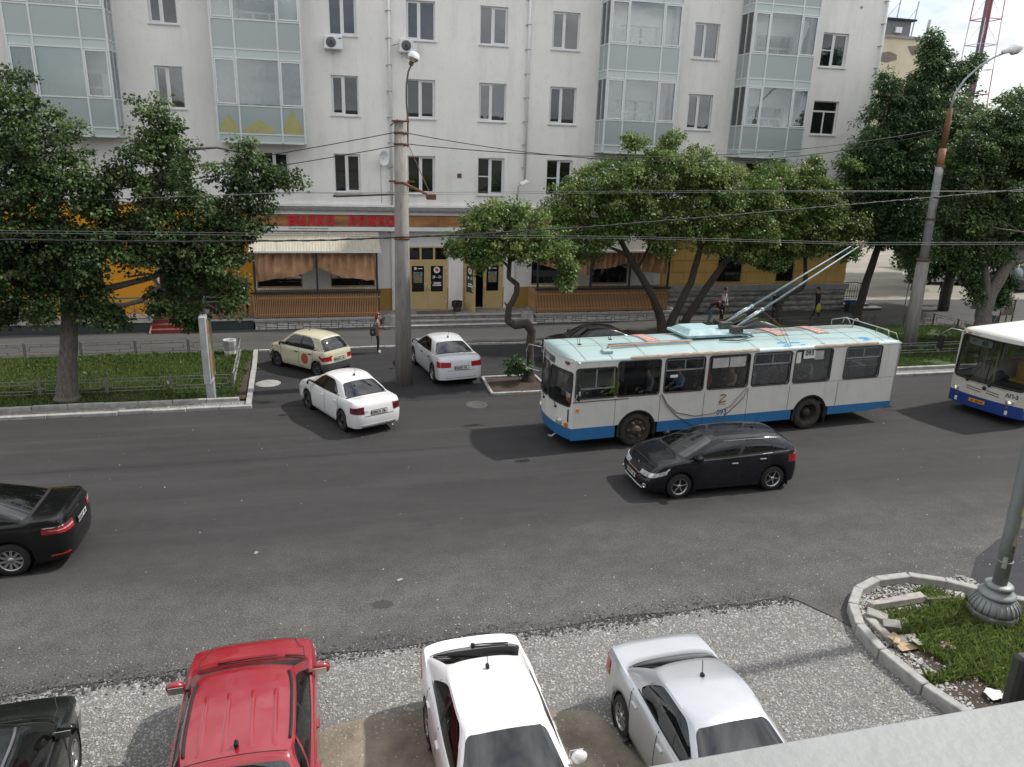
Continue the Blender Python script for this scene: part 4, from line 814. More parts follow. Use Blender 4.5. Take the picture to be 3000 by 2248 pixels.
g = [[((.27+.03*math.sin(a*5))*math.cos(a), (.22+.03*math.sin(a*5))*math.sin(a), z_) for a in np.linspace(0, 6, 16)] for z_ in (.47, .56, .60, .55)]; MB().grid(g, closed=True).build('bin_bag', P('blue_bag', (.02, .13, .45), .4), t)
random.seed(12)
# ================================================================== fences, billboard, bins
M_fen = P('fence_grey_paint', (.25, .26, .25), .6, var=.15)
def lowfence(name, label, pts, h=.55, seg=1.9, m=None):
    m = m or M_fen; t = thing(name, label, 'fence', (*pts[0], 0), 0, 'low metal lawn fences')
    for (ax, ay), (bx, by) in zip(pts[:-1], pts[1:]):
        Lg = math.hypot(bx-ax, by-ay); n = max(1, round(Lg/seg)); w = Lg/n; an = math.atan2(by-ay, bx-ax)
        pm = MB(); pm.box(-.035, -.005, -.012, .012, 0, h+.06); pm.box(.005, .035, -.012, .012, 0, h+.06); pm = pm.mesh('post', m)
        mb = MB(); r_ = .022; y = r_/2
        for z in (h-.02, .10): mb.box(.04, w-.04, -y, y, z-y, z+y)
        for x in (.04, w-.04): mb.box(x-y, x+y, -y*.9, y*.9, .10, h-.02)
        for z in (h-.13, .21): mb.box(.18, w-.18, -y, y, z-y, z+y)
        for x in (.18, w-.18): mb.box(x-y, x+y, -y*.9, y*.9, .21+y, h-.13-y)
        for x in (w*.3, w*.7):
            mb.box(x-y, x+y, -y*.8, y*.8, h-.13+y, h-.02-y); mb.box(x-y, x+y, -y*.8, y*.8, .10+y, .21-y)
        mb.box(.04+y, .18-y, -y*.8, y*.8, h*.5-y, h*.5+y); mb.box(w-.18+y, w-.04-y, -y*.8, y*.8, h*.5-y, h*.5+y)
        pme = mb.mesh('panel', m)
        for i in range(n):
            x, yy = ax+(bx-ax)*i/n-pts[0][0], ay+(by-ay)*i/n-pts[0][1]; tl = random.uniform(-.012, .012)
            link('fence_panel', pme, t, loc=(x, yy, .02), rot=(0, tl, an)); link('post', pme and pm, t, loc=(x, yy, 0), rot=(0, tl, an))
        link('post', pm, t, loc=(bx-pts[0][0], by-pts[0][1], 0), rot=(0, 0, an))
    return t
lowfence('lawn_fence', 'low grey metal fence along the sidewalk side of the left lawn', [(-15, 31.15), (-3.4, 31.15)])
lowfence('lawn_fence', 'low grey metal fence along the road side of the left lawn, behind the big trunk', [(-15, 26.05), (-3.15, 26.05)])
lowfence('lawn_fence', 'short leaning end of the low fence right of the billboard', [(-3.15, 26.1), (-3.35, 30.9)], .55, 1.7)
lowfence('lawn_fence', 'low dark metal fence behind the trolleybus along the far sidewalk', [(16.4, 32.15), (30.95, 32.15)], .6, 1.75, P('fence_dark', (.13, .12, .105), .7))
lowfence('lawn_fence', 'end stretch of the low fence turning back beside the right-hand trunk', [(30.95, 32.15), (31.4, 29.4)], .6, 1.5, MATS['fence_dark'])
lowfence('lawn_fence', 'low grey metal fence on the road side of the lawn behind the trolleybus tail', [(22.2, 26.9), (28.6, 26.9)], .55, 1.9)
M_bbg = P('billboard_frame_grey', (.42, .43, .44), .5)
t = thing('advert_stand', 'narrow grey advertising stand seen almost edge-on at the corner of the left lawn', 'billboard', (-3.75, 25.15, 0), R(91))
MB().cbox(-.16, .16, -.13, .13, 0, .72, .02).build('leg', M_bbg, t); MB().cbox(-.62, .62, -.11, .11, .66, 2.88, .03).build('case', M_bbg, t)
def poster_mat():
    m, tt, o = mnodes('advert_print'); N = tt.nodes.new; K = tt.links.new; b = N('ShaderNodeBsdfPrincipled'); b.inputs['Roughness'].default_value = .3; c = N('ShaderNodeTexCoord'); n = N('ShaderNodeTexNoise'); n.inputs['Scale'].default_value = 2.5; n.inputs['Detail'].default_value = 3
    K(c.outputs['Object'], n.inputs['Vector']); r_ = N('ShaderNodeValToRGB'); cr = r_.color_ramp; cr.elements[0].position = .3; cr.elements[0].color = (.03, .16, .15, 1); cr.elements[1].position = .7; cr.elements[1].color = (.35, .05, .04, 1)
    e = cr.elements.new(.45); e.color = (.10, .28, .18, 1); e = cr.elements.new(.55); e.color = (.42, .24, .10, 1); K(n.outputs[0], r_.inputs[0]); K(r_.outputs[0], b.inputs['Base Color']); K(b.outputs[0], o.inputs[0]); return m
MATS['advert_print'] = poster_mat()
for s in (1, -1): MB().box(-.52, .52, s*.118-.004, s*.118+.004, .80, 2.74).build('poster', MATS['advert_print'], t)
t = thing('litter_bin', 'white concrete litter bin at the far corner of the left lawn', 'bin', (-3.72, 30.6, .0)); MB().lathe([(.20, 0), (.22, .03), (.25, .66), (.235, .66), (.2, .1), (0, .1)], 8, smooth=False).build('bin_body', M_frame, t)
MB().lathe([(.215, .05), (.26, .62), (.252, .62), (.21, .05)], 8, smooth=False).build('rim', M_kerb, t)
tag(MB().lathe([(0, .012), (.40, .012), (.42, .004), (.43, .0)], 28, c=(-2.06, 26.6, .004)).build('manhole_cover', P('manhole_pale', (.30, .29, .27), .9)), 'pale round manhole cover on the apron beside the billboard kerb', 'manhole cover')
tag(MB().lathe([(0, .008), (.30, .008), (.31, .014), (.36, .014), (.37, .0)], 28, c=(4.75, 23.2, .0)).build('manhole_cover', P('manhole_dark', (.075, .072, .066), .8, scale=12, bump=.6, bscale=30)), 'dark round manhole cover in the road in front of the concrete pole', 'manhole cover')
# ================================================================== poles
M_pole = P('pole_concrete', (.27, .255, .235), .9, var=.16, scale=2.5, stretch=(3, 3, .5), bump=.4, bscale=35)
pole = thing('concrete_pole', 'tall weathered concrete pole between the two white parked cars', 'pole', (2.63, 25.85, 0))
MB().tube([(0, 0, 0), (0, 0, 4.2), (0, 0, 8.9)], [.30, .255, .205], 24).build('shaft', M_pole, pole)
for z, r_ in ((8.2, .235), (8.55, .23), (6.99, .25), (5.17, .265)): MB().lathe([(r_-.02, -.035), (r_, -.035), (r_, .035), (r_-.02, .035)], 20, c=(0, 0, z)).box(-.03, .03, -r_-.06, -r_+.01, z-.04, z+.04).build('clamp_band', M_rust, pole)
mb = MB().bar((-.42, -.1, 7.03), (.42, -.1, 7.03), .06).bar((0, -.25, 7.0), (.85, -1.0, 6.62), .07).bar((.22, -.2, 8.2), (.80, -.95, 6.75), .015).cbox(.7, 1.0, -1.15, -.85, 6.52, 6.70, .02).bar((-.35, -.15, 8.75), (-.1, -.15, 8.95), .04); mb.bar((-.2, -.22, 8.9), (.2, -.22, 8.9), .05).box(-.28, .28, -.03, .03, 8.88, 8.94); mb.build('bracket', M_rust, pole)
lm = MB().tube([(.22, 0, 8.1), (.24, 0, 8.9), (.20, 0, 9.5), (.20, -.02, 10.0), (.26, -.04, 10.4), (.38, -.08, 10.66)], [.03]*6, 10).build('lamp_arm', P('arm_brown', (.13, .10, .08), .6, metal=.3), pole)
lh = MB().lathe([(.0, .16), (.08, .155), (.16, .10), (.19, .02), (.2, -.02)], 20).build('lamp_head', P('lamp_white', (.72, .72, .70), .35), pole); lh.location = (.43, -.10, 10.85); lh.rotation_euler = (.15, .35, 0)
MB().lathe([(.19, -.02), (.17, -.1), (.10, -.16), (0, -.175)], 20).build('lamp_lens', glass('lamp_glass', clear=.3, base=(.45, .44, .40), refl=1.0), lh)
MB().cbox(-.07, .07, -.07, .07, -.28, -.1, .02).build('lamp_neck', M_rust, lh)
pr = thing('concrete_pole', 'concrete lamp pole with an orange stained upper half on the lawn behind the trolleybus tail', 'pole', (25.75, 27.85, 0))
MB().tube([(0, 0, 0), (-.06, 0, 2), (-.1, 0, 4.1)], [.30, .275, .25], 24).build('shaft', M_pole, pr); MB().tube([(-.1, 0, 4.1), (-.16, 0, 7.6), (-.18, 0, 8.0)], [.19, .165, .16], 20).build('upper_shaft', P('pole_grey_paint', (.32, .33, .33), .6, var=.15), pr)
MB().tube([(-.18, 0, 8.0), (-.19, 0, 8.75)], [.15, .14], 20).build('stained_section', P('pole_orange_stain', (.36, .16, .07), .7, col2=(.16, .09, .06), scale=5), pr); MB().tube([(-.19, 0, 8.75), (-.19, 0, 10.35)], [.12, .10], 16).build('rusty_collar', M_rust, pr)
MB().tube([(-.19, 0, 10.3), (-.12, -.02, 10.9), (.18, -.05, 11.45), (.75, -.1, 12.0), (1.35, -.15, 12.38), (1.75, -.2, 12.55)], [.055, .05, .045, .04, .04, .04], 10).build('lamp_arm', P('arm_grey', (.33, .36, .38), .5, metal=.4), pr)
h = MB().lathe([(.02, -.42), (.09, -.40), (.10, -.1), (.20, .05), (.22, .3), (.13, .5), (.0, .56)], 16, 'x').build('lamp_head', MATS['lamp_white'], pr); h.location = (2.02, -.22, 12.68); h.rotation_euler = (0, -.3, 0)
MB().lathe([(.0, .0), (.15, .04), (.17, .25), (.10, .42), (0, .46)], 14, 'x', (0, 0, -.07)).build('lamp_lens', MATS['lamp_glass'], h)
for z, r_ in ((4.08, .27), (6.75, .19), (8.0, .18), (5.83, .21)): MB().lathe([(r_-.04, -.05), (r_, -.05), (r_, .05), (r_-.04, .05)], 18, c=(-.12, 0, z)).build('clamp_band', M_rust, pr)
MB().tube([(-.1, 0, 5.85), (2.5, -.9, 5.55), (6.2, -2.0, 5.15)], .035, 8).bar((.1, 0, 7.2), (3.4, -1.2, 5.5), .02).build('wire_bracket', P('bracket_brown', (.14, .11, .09), .7), pr)
# near cast iron lamp post on the island
lp = thing('street_lamp', 'grey cast iron lamp post with torn stickers on the grassy island', 'lamp post', (11.82, 9.55, 0)); M_ci = P('cast_iron_grey', (.25, .27, .27), .5, metal=.2, var=.1, scale=3)
base = MB(); base.lathe([(.40, -.05), (.40, .12), (.42, .14), (.42, .22), (.37, .26)], 8, smooth=False); base.lathe([(.38, .25), (.405, .28), (.41, .33), (.38, .40), (.335, .46), (.30, .50), (.27, .53)], 32)
base.lathe([(.27, .53), (.31, .55), (.315, .59), (.27, .62), (.22, .66), (.205, .70), (.235, .72), (.24, .76), (.20, .79), (.0, .79)], 32)
for k in range(24):
    a = 2*math.pi*k/24; base.tube([(.405*math.cos(a), .405*math.sin(a), .27), (.415*math.cos(a), .415*math.sin(a), .35), (.37*math.cos(a), .37*math.sin(a), .43), (.31*math.cos(a), .31*math.sin(a), .50)], [.018, .022, .018, .008], 6)
base.build('lamp_base', M_ci, lp)
MB().tube([(0, 0, .72), (-.03, 0, 2.0), (-.11, 0, 4.2), (-.2, 0, 6.8), (-.3, 0, 9.5)], [.125, .122, .115, .105, .09], 28).build('shaft', M_ci, lp)
MB().lathe([(.135, .0), (.135, .02), (.12, .02)], 24, c=(-.005, 0, 1.25)).build('seam_ring', M_ci, lp)
def sticker(z0, z1, a0, a1, r_, m, name, dx):
    g = [[(dx+(r_+.002)*math.cos(a), (r_+.002)*math.sin(a), z+.012*noise.noise((a*9, z*20, 1))) for a in np.linspace(a0, a1, 8)] for z in np.linspace(z0, z1, 4)]
    MB().grid(g).build(name, m, lp)
sticker(1.15, 1.38, -2.7, -2.1, .126, P('paper_torn', (.52, .51, .48), .8, scale=9, col2=(.3, .3, .28)), 'torn_sticker', -.01); sticker(1.62, 1.86, -1.9, -1.35, .124, P('paper_tan', (.48, .40, .25), .8, scale=30, col2=(.3, .24, .15)), 'tan_sticker', -.025)
sticker(2.2, 2.38, -1.75, -1.15, .122, P('paper_yellow', (.55, .52, .12), .7, scale=20, col2=(.2, .22, .1)), 'yellow_sticker', -.04); sticker(1.48, 1.60, -1.75, -1.5, .125, M_rust, 'rust_patch', -.02)
# ================================================================== overhead wires
M_wire = P('wire_black', (.02, .02, .022), .6); M_wireg = P('wire_grey', (.16, .16, .16), .5)
def wire(name, label, pts, r_, m=M_wire, n=5, twist=False, cat='cable', group=None):
    mb = MB(); mb.tube(pts, r_, n, caps=False)
    if twist:
        q = []; P_ = [Vector(p) for p in pts]
        for a, b in zip(P_[:-1], P_[1:]):
            k = max(2, int((b-a).length/.16))
            for i in range(k): th = len(q)*1.5; q.append(a+(b-a)*i/k+Vector((0, math.cos(th), math.sin(th)))*r_*.9)
        mb.tube(q, r_*.75, 4, caps=False)
    return tag(mb.build(name, m), label, cat, group)
def cat_(a, b, sag, n=16): a = Vector(a); b = Vector(b); return [a+(b-a)*i/n-Vector((0, 0, sag*4*(i/n)*(1-i/n))) for i in range(n+1)]
wire('cable', 'thick twisted black cable crossing the whole street view low over the shop', [(-14, 20, 5.9), (-7.3, 20, 5.77), (-3.5, 20, 5.73), (0, 20, 5.77), (3.7, 20, 5.93), (7.4, 20, 6.17), (11.5, 20, 6.52), (15.8, 20, 6.9), (21.7, 20, 7.42), (30, 20, 8.3)], .020, twist=True)
for k, (dy, lb) in enumerate(((0, 'nearer'), (.55, 'farther'))):
    wire('trolley_wire', lb+' of the two thin parallel trolley contact wires over the road', [(-25, 21.9+dy, 5.78), (-8, 21.6+dy, 5.75), (1.5, 21.1+dy, 5.75), (9, 21.0+dy, 5.73), (17, 20.9+dy, 5.57), (25, 20.7+dy, 5.62), (40, 20.5+dy, 5.8)], .0065, M_wireg, cat='wire')
    wire('trolley_wire', lb+' thin wire of the pair fixed to the rusty bracket of the concrete pole', [(-22, 24.9+dy*.4, 5.6), (-9.2, 24.9+dy*.4, 6.2), (-1, 24.9+dy*.4, 6.65), (3.3, 24.85, 6.68+.06*k), (15, 24.9+dy*.4, 6.95+.04*k), (28, 24.9+dy*.4, 7.2)], .0065, M_wireg, cat='wire')
    wire('feeder_cable', ('upper' if k else 'lower')+' black cable running left from the top of the concrete pole', cat_((-14, 25.8, 5.6+.2*k), (2.5, 25.8, 8.15+.42*k), .22), .014)
    wire('feeder_cable', ('upper' if k else 'lower')+' black cable sagging from the concrete pole to the right-hand pole', cat_((2.7, 25.8, 8.22+.35*k), (25.6, 27.8, 9.6-.1*k), .75+.35*k, 24), .014)
wire('guy_wire', 'thin stay wire slanting down behind the right-hand pole from upper left', cat_((27, 27.9, 8.4), (32.5, 26, 5.2), .05), .01, cat='wire'); wire('guy_wire', 'thin stay wire falling from the top right of the picture', cat_((29, 27.9, 9.2), (38, 27, 6.2), .1), .01, cat='wire')
wire('guy_wire', 'thin diagonal stay wire near the left end of the trolley contact wires', [(4.6, 25, 6.5), (5.0, 21.6, 5.8)], .008, cat='wire')
t = thing('wire_hanger', 'small rusty hanger with insulators on the contact wires in front of the doors', 'wire hanger', (4.75, 21.6, 5.78)); MB().bar((-.12, 0, .06), (.12, 0, -.04), .05).bar((.0, -.1, .05), (.06, .1, -.05), .04).lathe([(.0, -.03), (.05, -.02), (.05, .02), (0, .03)], 10, c=(0, 0, .1)).build('clamp', M_rust, t)
t = thing('wire_hanger', 'rusty stretch of insulators on the thin wires left of the concrete pole', 'wire hanger', (1.4, 24.9, 6.66)); MB().bar((-.9, 0, -.08), (.9, 0, .0), .04).bar((-.9, .12, -.12), (.9, .12, -.02), .03).lathe([(0, -.1), (.04, -.1), (.04, .1), (0, .1)], 8, 'x', (-.9, 0, -.08)).build('insulator', M_rust, t)
# ================================================================== trees
LF = {'mid': [leafmat('leaf_mid', (0.074, 0.128, 0.040)), leafmat('leaf_mid_dark', (0.032, 0.060, 0.024)), leafmat('leaf_mid_light', (0.125, 0.19, 0.066))],
      'yel': [leafmat('leaf_bright', (0.145, 0.22, 0.055)), leafmat('leaf_bright_mid', (0.080, 0.150, 0.034)), leafmat('leaf_yellowish', (0.21, 0.26, 0.09))],
      'blu': [leafmat('leaf_cool', (0.075, 0.145, 0.055)), leafmat('leaf_cool_dark', (0.040, 0.082, 0.032)), leafmat('leaf_cool_pale', (0.13, 0.205, 0.085))]}
M_bark = P('bark_dark', (0.085, 0.07, 0.055), .95, col2=(.03, .025, .02), scale=7, stretch=(3, 3, .7), bump=1.0, bscale=26); M_barkg = P('bark_grey', (0.20, 0.18, 0.155), .95, col2=(.08, .07, .06), scale=7, stretch=(3, 3, .7), bump=1.0, bscale=22)
def leaves(name, cl, mats, parent, seed, ls=.085, per=70, spread=.36, droop=.5, slim=.42):
    """cl: clump centres (n,3); leaf-sized bent faces gathered in drooping sprays"""
    g = np.random.default_rng(seed); n0 = len(cl); C_ = np.repeat(cl, per, 0); n = len(C_)
    sprr = spread*(0.55+0.9*g.random(n0)); d = g.normal(size=(n, 3)); d /= np.linalg.norm(d, axis=1)[:, None]; rad = g.random(n)**.45
    off = d*rad[:, None]*np.repeat(sprr, per)[:, None]; off[:, 2] *= .62; off[:, 2] -= droop*.25*(off[:, 0]**2+off[:, 1]**2)/spread
    P0 = C_+off; ax = d*np.array([1, 1, .3])+g.normal(size=(n, 3))*.45; ax[:, 2] -= droop; ax /= np.linalg.norm(ax, axis=1)[:, None]
    up = g.normal(size=(n, 3))*.55+np.array([0, -.15, 1.0]); sd_ = np.cross(ax, up); sd_ /= np.linalg.norm(sd_, axis=1)[:, None]; nn = np.cross(sd_, ax)
    l_ = ls*(.55+.9*g.random(n))[:, None]; w_ = l_*slim*(.8+.4*g.random(n))[:, None]
    V = np.stack([P0, P0+ax*l_*.45+sd_*w_+nn*l_*.10, P0+ax*l_-nn*l_*.10, P0+ax*l_*.45-sd_*w_+nn*l_*.10], 1)
    F = (np.array([(0, 1, 2), (0, 2, 3)])[None]+(np.arange(n)*4)[:, None, None]).reshape(-1, 3)
    me = bpy.data.meshes.new(name); me.vertices.add(n*4); me.vertices.foreach_set('co', V.reshape(-1)); me.loops.add(len(F)*3); me.loops.foreach_set('vertex_index', F.reshape(-1).astype(np.int32))
    me.polygons.add(len(F)); me.polygons.foreach_set('loop_start', (np.arange(len(F))*3).astype(np.int32))
    for m in mats: me.materials.append(m)
    cm = g.random(n0); pc = np.repeat(cm, per)+g.normal(size=n)*.22; mi = np.where(pc < .35, 1, np.where(pc > .80, 2, 0))
    me.polygons.foreach_set('material_index', np.repeat(mi, 2).astype(np.int32)); me.update(calc_edges=True)
    o = link(name, me, parent, True); return o
def tree(label, trunk, blobs, mats, seed, dens=1.0, bark=None, tw=.9, **kw):
    """trunk: list of branches [(x,y,z,r),...]; blobs: crown volumes (cx,cy,cz,rx,ry,rz)"""
    bark = bark or M_bark; g = np.random.default_rng(seed); x, y = trunk[0][0][:2]; t = thing('tree', label, 'tree', (x, y, 0)); mb = MB(); nodes = []
    for br in trunk:
        pts = [];  rs = []
        for a, b in zip(br[:-1], br[1:]):
            k = 5
            for i in range(k):
                u = i/k; p = [a[q]+(b[q]-a[q])*u for q in range(3)]; j = a[3]*.22
                pts.append((p[0]+j*noise.noise((p[2]*2, seed, 1)), p[1]+j*noise.noise((p[2]*2, seed, 5)), p[2])); rs.append((a[3]+(b[3]-a[3])*u)*(1+.10*noise.noise((p[2]*4, p[0], 2))))
        pts.append(br[-1][:3]); rs.append(br[-1][3]); mb.tube(pts, rs, 12); nodes += [Vector(p) for p in pts[len(pts)//2:]]
    cl = []
    for (cx, cy, cz, rx, ry, rz) in blobs:
        c = Vector((cx, cy, cz)); vol = rx*ry*rz; n = int(dens*48*vol**.72)+8; nd = min(nodes, key=lambda q: (q-c).length)
        mid = (nd+c)/2+Vector((random.uniform(-.2, .2), random.uniform(-.2, .2), .15)); r0 = .045+.02*vol**.3; mb.tube([nd, mid, c], [r0, r0*.7, r0*.4], 7)
        for i in range(n):
            d = g.normal(size=3); d /= np.linalg.norm(d); r_ = (g.random()**.38)*1.02; p = c+Vector((d[0]*rx*r_, d[1]*ry*r_, d[2]*rz*r_))
            p += Vector((noise.noise((p.x*1.1, p.y, p.z+seed))*.35, noise.noise((p.y, p.x, p.z))*.3, noise.noise((p.z*1.1, p.x, seed))*.35)); cl.append(p)
            if i % 5 == 0: m2 = c+(p-c)*.5+Vector((0, 0, .08)); mb.tube([c, m2, p], [r0*.35, r0*.22, .006], 4, caps=False)
    mb.build('trunk', bark, t, True); leaves('crown', np.array([tuple(p) for p in cl]), mats, t, seed, **kw); return t
# big left tree
tree('large dark leafy tree with a thick bare grey trunk standing on the left lawn',
     [[(-8.13, 25.5, 0, .42), (-8.1, 25.5, .25, .33), (-8.0, 25.55, 1.2, .27), (-7.75, 25.6, 2.6, .235), (-7.7, 25.6, 4.4, .20), (-7.9, 25.7, 6.4, .14), (-8.2, 25.8, 8.6, .06)],
      [(-7.72, 25.6, 3.2, .17), (-6.6, 25.7, 4.6, .12), (-5.2, 25.8, 6.0, .08), (-4.4, 25.9, 7.8, .05)], [(-7.7, 25.6, 2.9, .15), (-6.6, 25.6, 3.6, .11), (-5.2, 25.7, 3.95, .08), (-3.4, 25.8, 5.2, .05)],
      [(-7.72, 25.6, 3.4, .15), (-9.2, 25.4, 4.6, .11), (-10.8, 25.4, 6.2, .07)], [(-7.7, 25.6, 2.7, .10), (-6.4, 25.4, 3.05, .07), (-5.6, 25.35, 3.25, .07), (-5.0, 25.35, 3.7, .06), (-5.3, 25.4, 4.1, .04), (-5.9, 25.4, 4.0, .03)]],
     [(-8.9, 25.6, 8.6, 1.5, 1.3, 1.35), (-10.6, 25.4, 7.4, 1.6, 1.4, 1.5), (-7.6, 25.6, 7.6, 1.3, 1.3, 1.1), (-9.0, 25.5, 6.0, 1.7, 1.5, 1.4), (-10.4, 25.6, 4.6, 1.4, 1.3, 1.2), (-7.0, 25.5, 6.2, 1.2, 1.3, 1.1), (-7.4, 25.3, 4.4, 1.0, 1.1, .8),
      (-4.95, 26, 8.6, .60, .6, .85), (-4.6, 26, 7.3, 1.35, 1.1, 1.0), (-5.6, 25.8, 6.2, 1.1, 1.1, 1.0), (-2.1, 26, 7.75, .45, .5, .55), (-2.2, 25.9, 6.7, .95, .9, .75), (-1.3, 26, 7.0, .7, .6, .35), (-3.4, 25.8, 5.9, 1.3, 1.1, .9), (-2.35, 25.9, 5.6, .75, .8, .42), (-3.4, 25.6, 4.6, 1.2, 1.0, .8), (-3.2, 25.6, 3.5, .75, .7, .65), (-5.2, 25.6, 4.9, 1.0, 1.0, .8),
      (-4.4, 25.5, 3.9, .55, .6, .6), (-7.05, 25.2, 3.9, .55, .5, .7), (-7.2, 25.3, 5.1, .9, .8, .5), (-8.3, 25.2, 4.2, .7, .6, .5), (-6.9, 25.2, 3.3, .5, .5, .45), (-6.5, 25.2, 2.75, .45, .4, .4), (-8.8, 25.2, 3.9, .9, .8, .6), (-9.6, 25.4, 3.1, .8, .7, .5), (-8.2, 25.0, 3.3, .8, .6, .4), (-10.9, 25.2, 3.0, .8, .6, .7), (-11.8, 25.6, 5.8, 1.2, 1.2, 2.0), (-11.6, 25.4, 3.6, 1.0, .8, 1.0), (-10.2, 25.3, 3.9, 1.0, .8, .8), (-9.2, 25.2, 4.6, 1.0, .9, .7), (-8.4, 25.2, 5.2, 1.0, .9, .7), (-4.9, 25.4, 3.2, .55, .6, .5), (-4.1, 25.5, 2.75, .5, .5, .4), (-4.0, 25.5, 5.2, .9, .9, .8), (-6.2, 25.4, 5.3, .9, .9, .6)],
     LF['mid'], 31, .80, M_barkg, ls=.10, per=85, spread=.38)
tree('small tree with a crooked kinked trunk growing from the kerbed planter between parked cars',
     [[(7.15, 25.5, 0, .26), (7.2, 25.5, .3, .20), (7.15, 25.5, 1.2, .155), (7.22, 25.5, 1.9, .16), (7.0, 25.5, 2.2, .155), (6.6, 25.5, 2.12, .14), (6.3, 25.5, 2.3, .125), (6.34, 25.5, 2.75, .11), (6.6, 25.5, 3.3, .10), (6.62, 25.5, 3.6, .09), (6.3, 25.5, 3.85, .085), (6.32, 25.5, 4.6, .07), (6.2, 25.6, 5.6, .04)],
      [(6.3, 25.5, 4.2, .05), (5.6, 25.5, 4.9, .035), (4.9, 25.5, 5.3, .02)], [(6.32, 25.5, 4.4, .05), (7.2, 25.6, 5.0, .035), (7.9, 25.6, 5.2, .02)], [(6.34, 25.5, 2.75, .05), (6.15, 25.4, 3.0, .02)]],
     [(5.8, 25.6, 6.0, .9, .9, .55), (5.2, 25.5, 5.5, .95, .9, .6), (6.9, 25.6, 5.7, 1.0, 1.0, .6), (6.2, 25.4, 5.3, 1.1, 1.0, .6), (7.7, 25.6, 5.1, .8, .9, .6), (4.7, 25.4, 4.9, .7, .6, .4), (8.2, 25.3, 4.5, .45, .5, .55), (7.4, 25.5, 4.7, .7, .7, .4), (5.7, 25.4, 4.8, .7, .7, .35), (5.0, 25.4, 4.45, .3, .3, .2), (8.35, 25.3, 3.95, .3, .3, .35)],
     LF['yel'], 32, 1.1, M_bark, ls=.085, per=85, spread=.30)
tag(tree('leafy sucker shoots at the foot of the crooked tree', [[(6.75, 25.2, 0, .02), (6.7, 25.2, .4, .015), (6.7, 25.2, .8, .01)]], [(6.7, 25.15, .75, .32, .3, .38)], LF['blu'], 33, 1.4, ls=.10, per=60, spread=.25), None, 'shrub')
tree('wide bright green tree with three dark forked trunks behind the trolleybus roof',
     [[(15.3, 31.5, 0, .27), (15.15, 31.5, .8, .21), (14.5, 31.3, 2.0, .17), (13.6, 31.2, 3.2, .15), (12.9, 31.0, 4.1, .12), (12.2, 30.9, 5.2, .08)], [(15.5, 31.5, 0, .25), (15.7, 31.4, 1.0, .19), (16.3, 31.2, 2.6, .17), (16.5, 31.0, 4.2, .13), (15.6, 30.9, 6.5, .07)],
      [(16.4, 31.9, 0, .25), (16.6, 31.8, .8, .2), (17.3, 31.6, 2.2, .17), (18.1, 31.4, 3.6, .15), (18.0, 31.2, 5.2, .09)], [(13.0, 31.0, 3.9, .09), (12.2, 30.9, 4.2, .06), (11.3, 30.9, 4.9, .04)], [(13.6, 31.2, 3.2, .07), (14.0, 31, 4.2, .05), (13.9, 31, 5.5, .03)]],
     [(13.7, 30.8, 7.7, 1.6, 1.3, .9), (11.8, 30.8, 7.0, 1.5, 1.3, .9), (15.7, 30.8, 7.6, 1.5, 1.3, .9), (17.2, 30.9, 7.1, 1.2, 1.2, 1.0), (10.6, 30.8, 6.3, 1.3, 1.1, .7), (12.5, 30.6, 6.0, 1.6, 1.3, .8), (14.5, 30.6, 6.3, 1.6, 1.3, .9), (16.6, 30.8, 5.9, 1.5, 1.3, .9), (9.8, 30.8, 5.6, 1.0, .9, .6), (9.7, 30.6, 4.6, .8, .8, .6), (10.9, 30.6, 4.4, .9, .8, .5), (12.0, 30.6, 4.9, .9, .8, .4), (19.4, 31, 4.9, .9, .9, .7), (18.8, 31.1, 4.1, .8, .8, .5), (14.4, 30.6, 4.5, .8, .7, .4), (18.9, 30.9, 6.6, 1.0, 1.0, .9),
      (11.0, 30.7, 5.2, 1.2, 1.0, .5), (18.2, 30.9, 5.6, 1.0, 1.1, .9), (13.6, 30.7, 5.2, 1.2, 1.0, .5), (15.6, 30.6, 5.0, 1.1, 1.0, .5), (17.2, 30.7, 4.6, .9, .9, .6), (12.9, 31, 8.6, .5, .4, .3), (14.7, 31, 8.7, .5, .4, .3)],
     LF['yel'], 34, .95, M_bark, ls=.10, per=90, spread=.38)
tree('round-crowned tree with a thin S-curved trunk beside the walkers, behind the trolleybus tail',
     [[(22.0, 32.3, 0, .20), (21.85, 32.3, .7, .16), (21.75, 32.3, 1.3, .15), (22.2, 32.3, 1.8, .14), (22.9, 32.3, 2.05, .13), (23.05, 32.3, 2.5, .11), (22.9, 32.3, 3.3, .09), (22.6, 32.3, 4.8, .05)]],
     [(22.0, 32.2, 7.2, 1.3, 1.2, .9), (20.5, 32.2, 7.3, 1.2, 1.1, .8), (21.2, 32.1, 6.2, 1.6, 1.3, .9), (23.3, 32.2, 6.3, 1.3, 1.2, .9), (24.5, 32.2, 5.4, 1.2, 1.1, .7), (22.8, 32.0, 5.1, 1.5, 1.2, .7), (20.4, 32.1, 5.0, 1.2, 1.0, .7), (21.6, 32.1, 4.3, 1.0, .9, .5), (23.8, 32.1, 4.4, 1.0, .9, .5), (19.7, 32.1, 6.0, 1.0, 1.0, .9), (24.2, 32, 7.9, .35, .3, .4), (20.8, 32, 3.7, .6, .5, .4), (25.2, 32.1, 4.6, .6, .6, .5), (19.6, 31.8, 4.2, .8, .7, .5), (20.6, 31.9, 3.4, .7, .6, .4), (24.8, 32, 3.9, .6, .6, .35), (22.6, 32, 3.9, .6, .6, .35)],
     LF['yel'], 35, .95, M_bark, ls=.10, per=90, spread=.38)
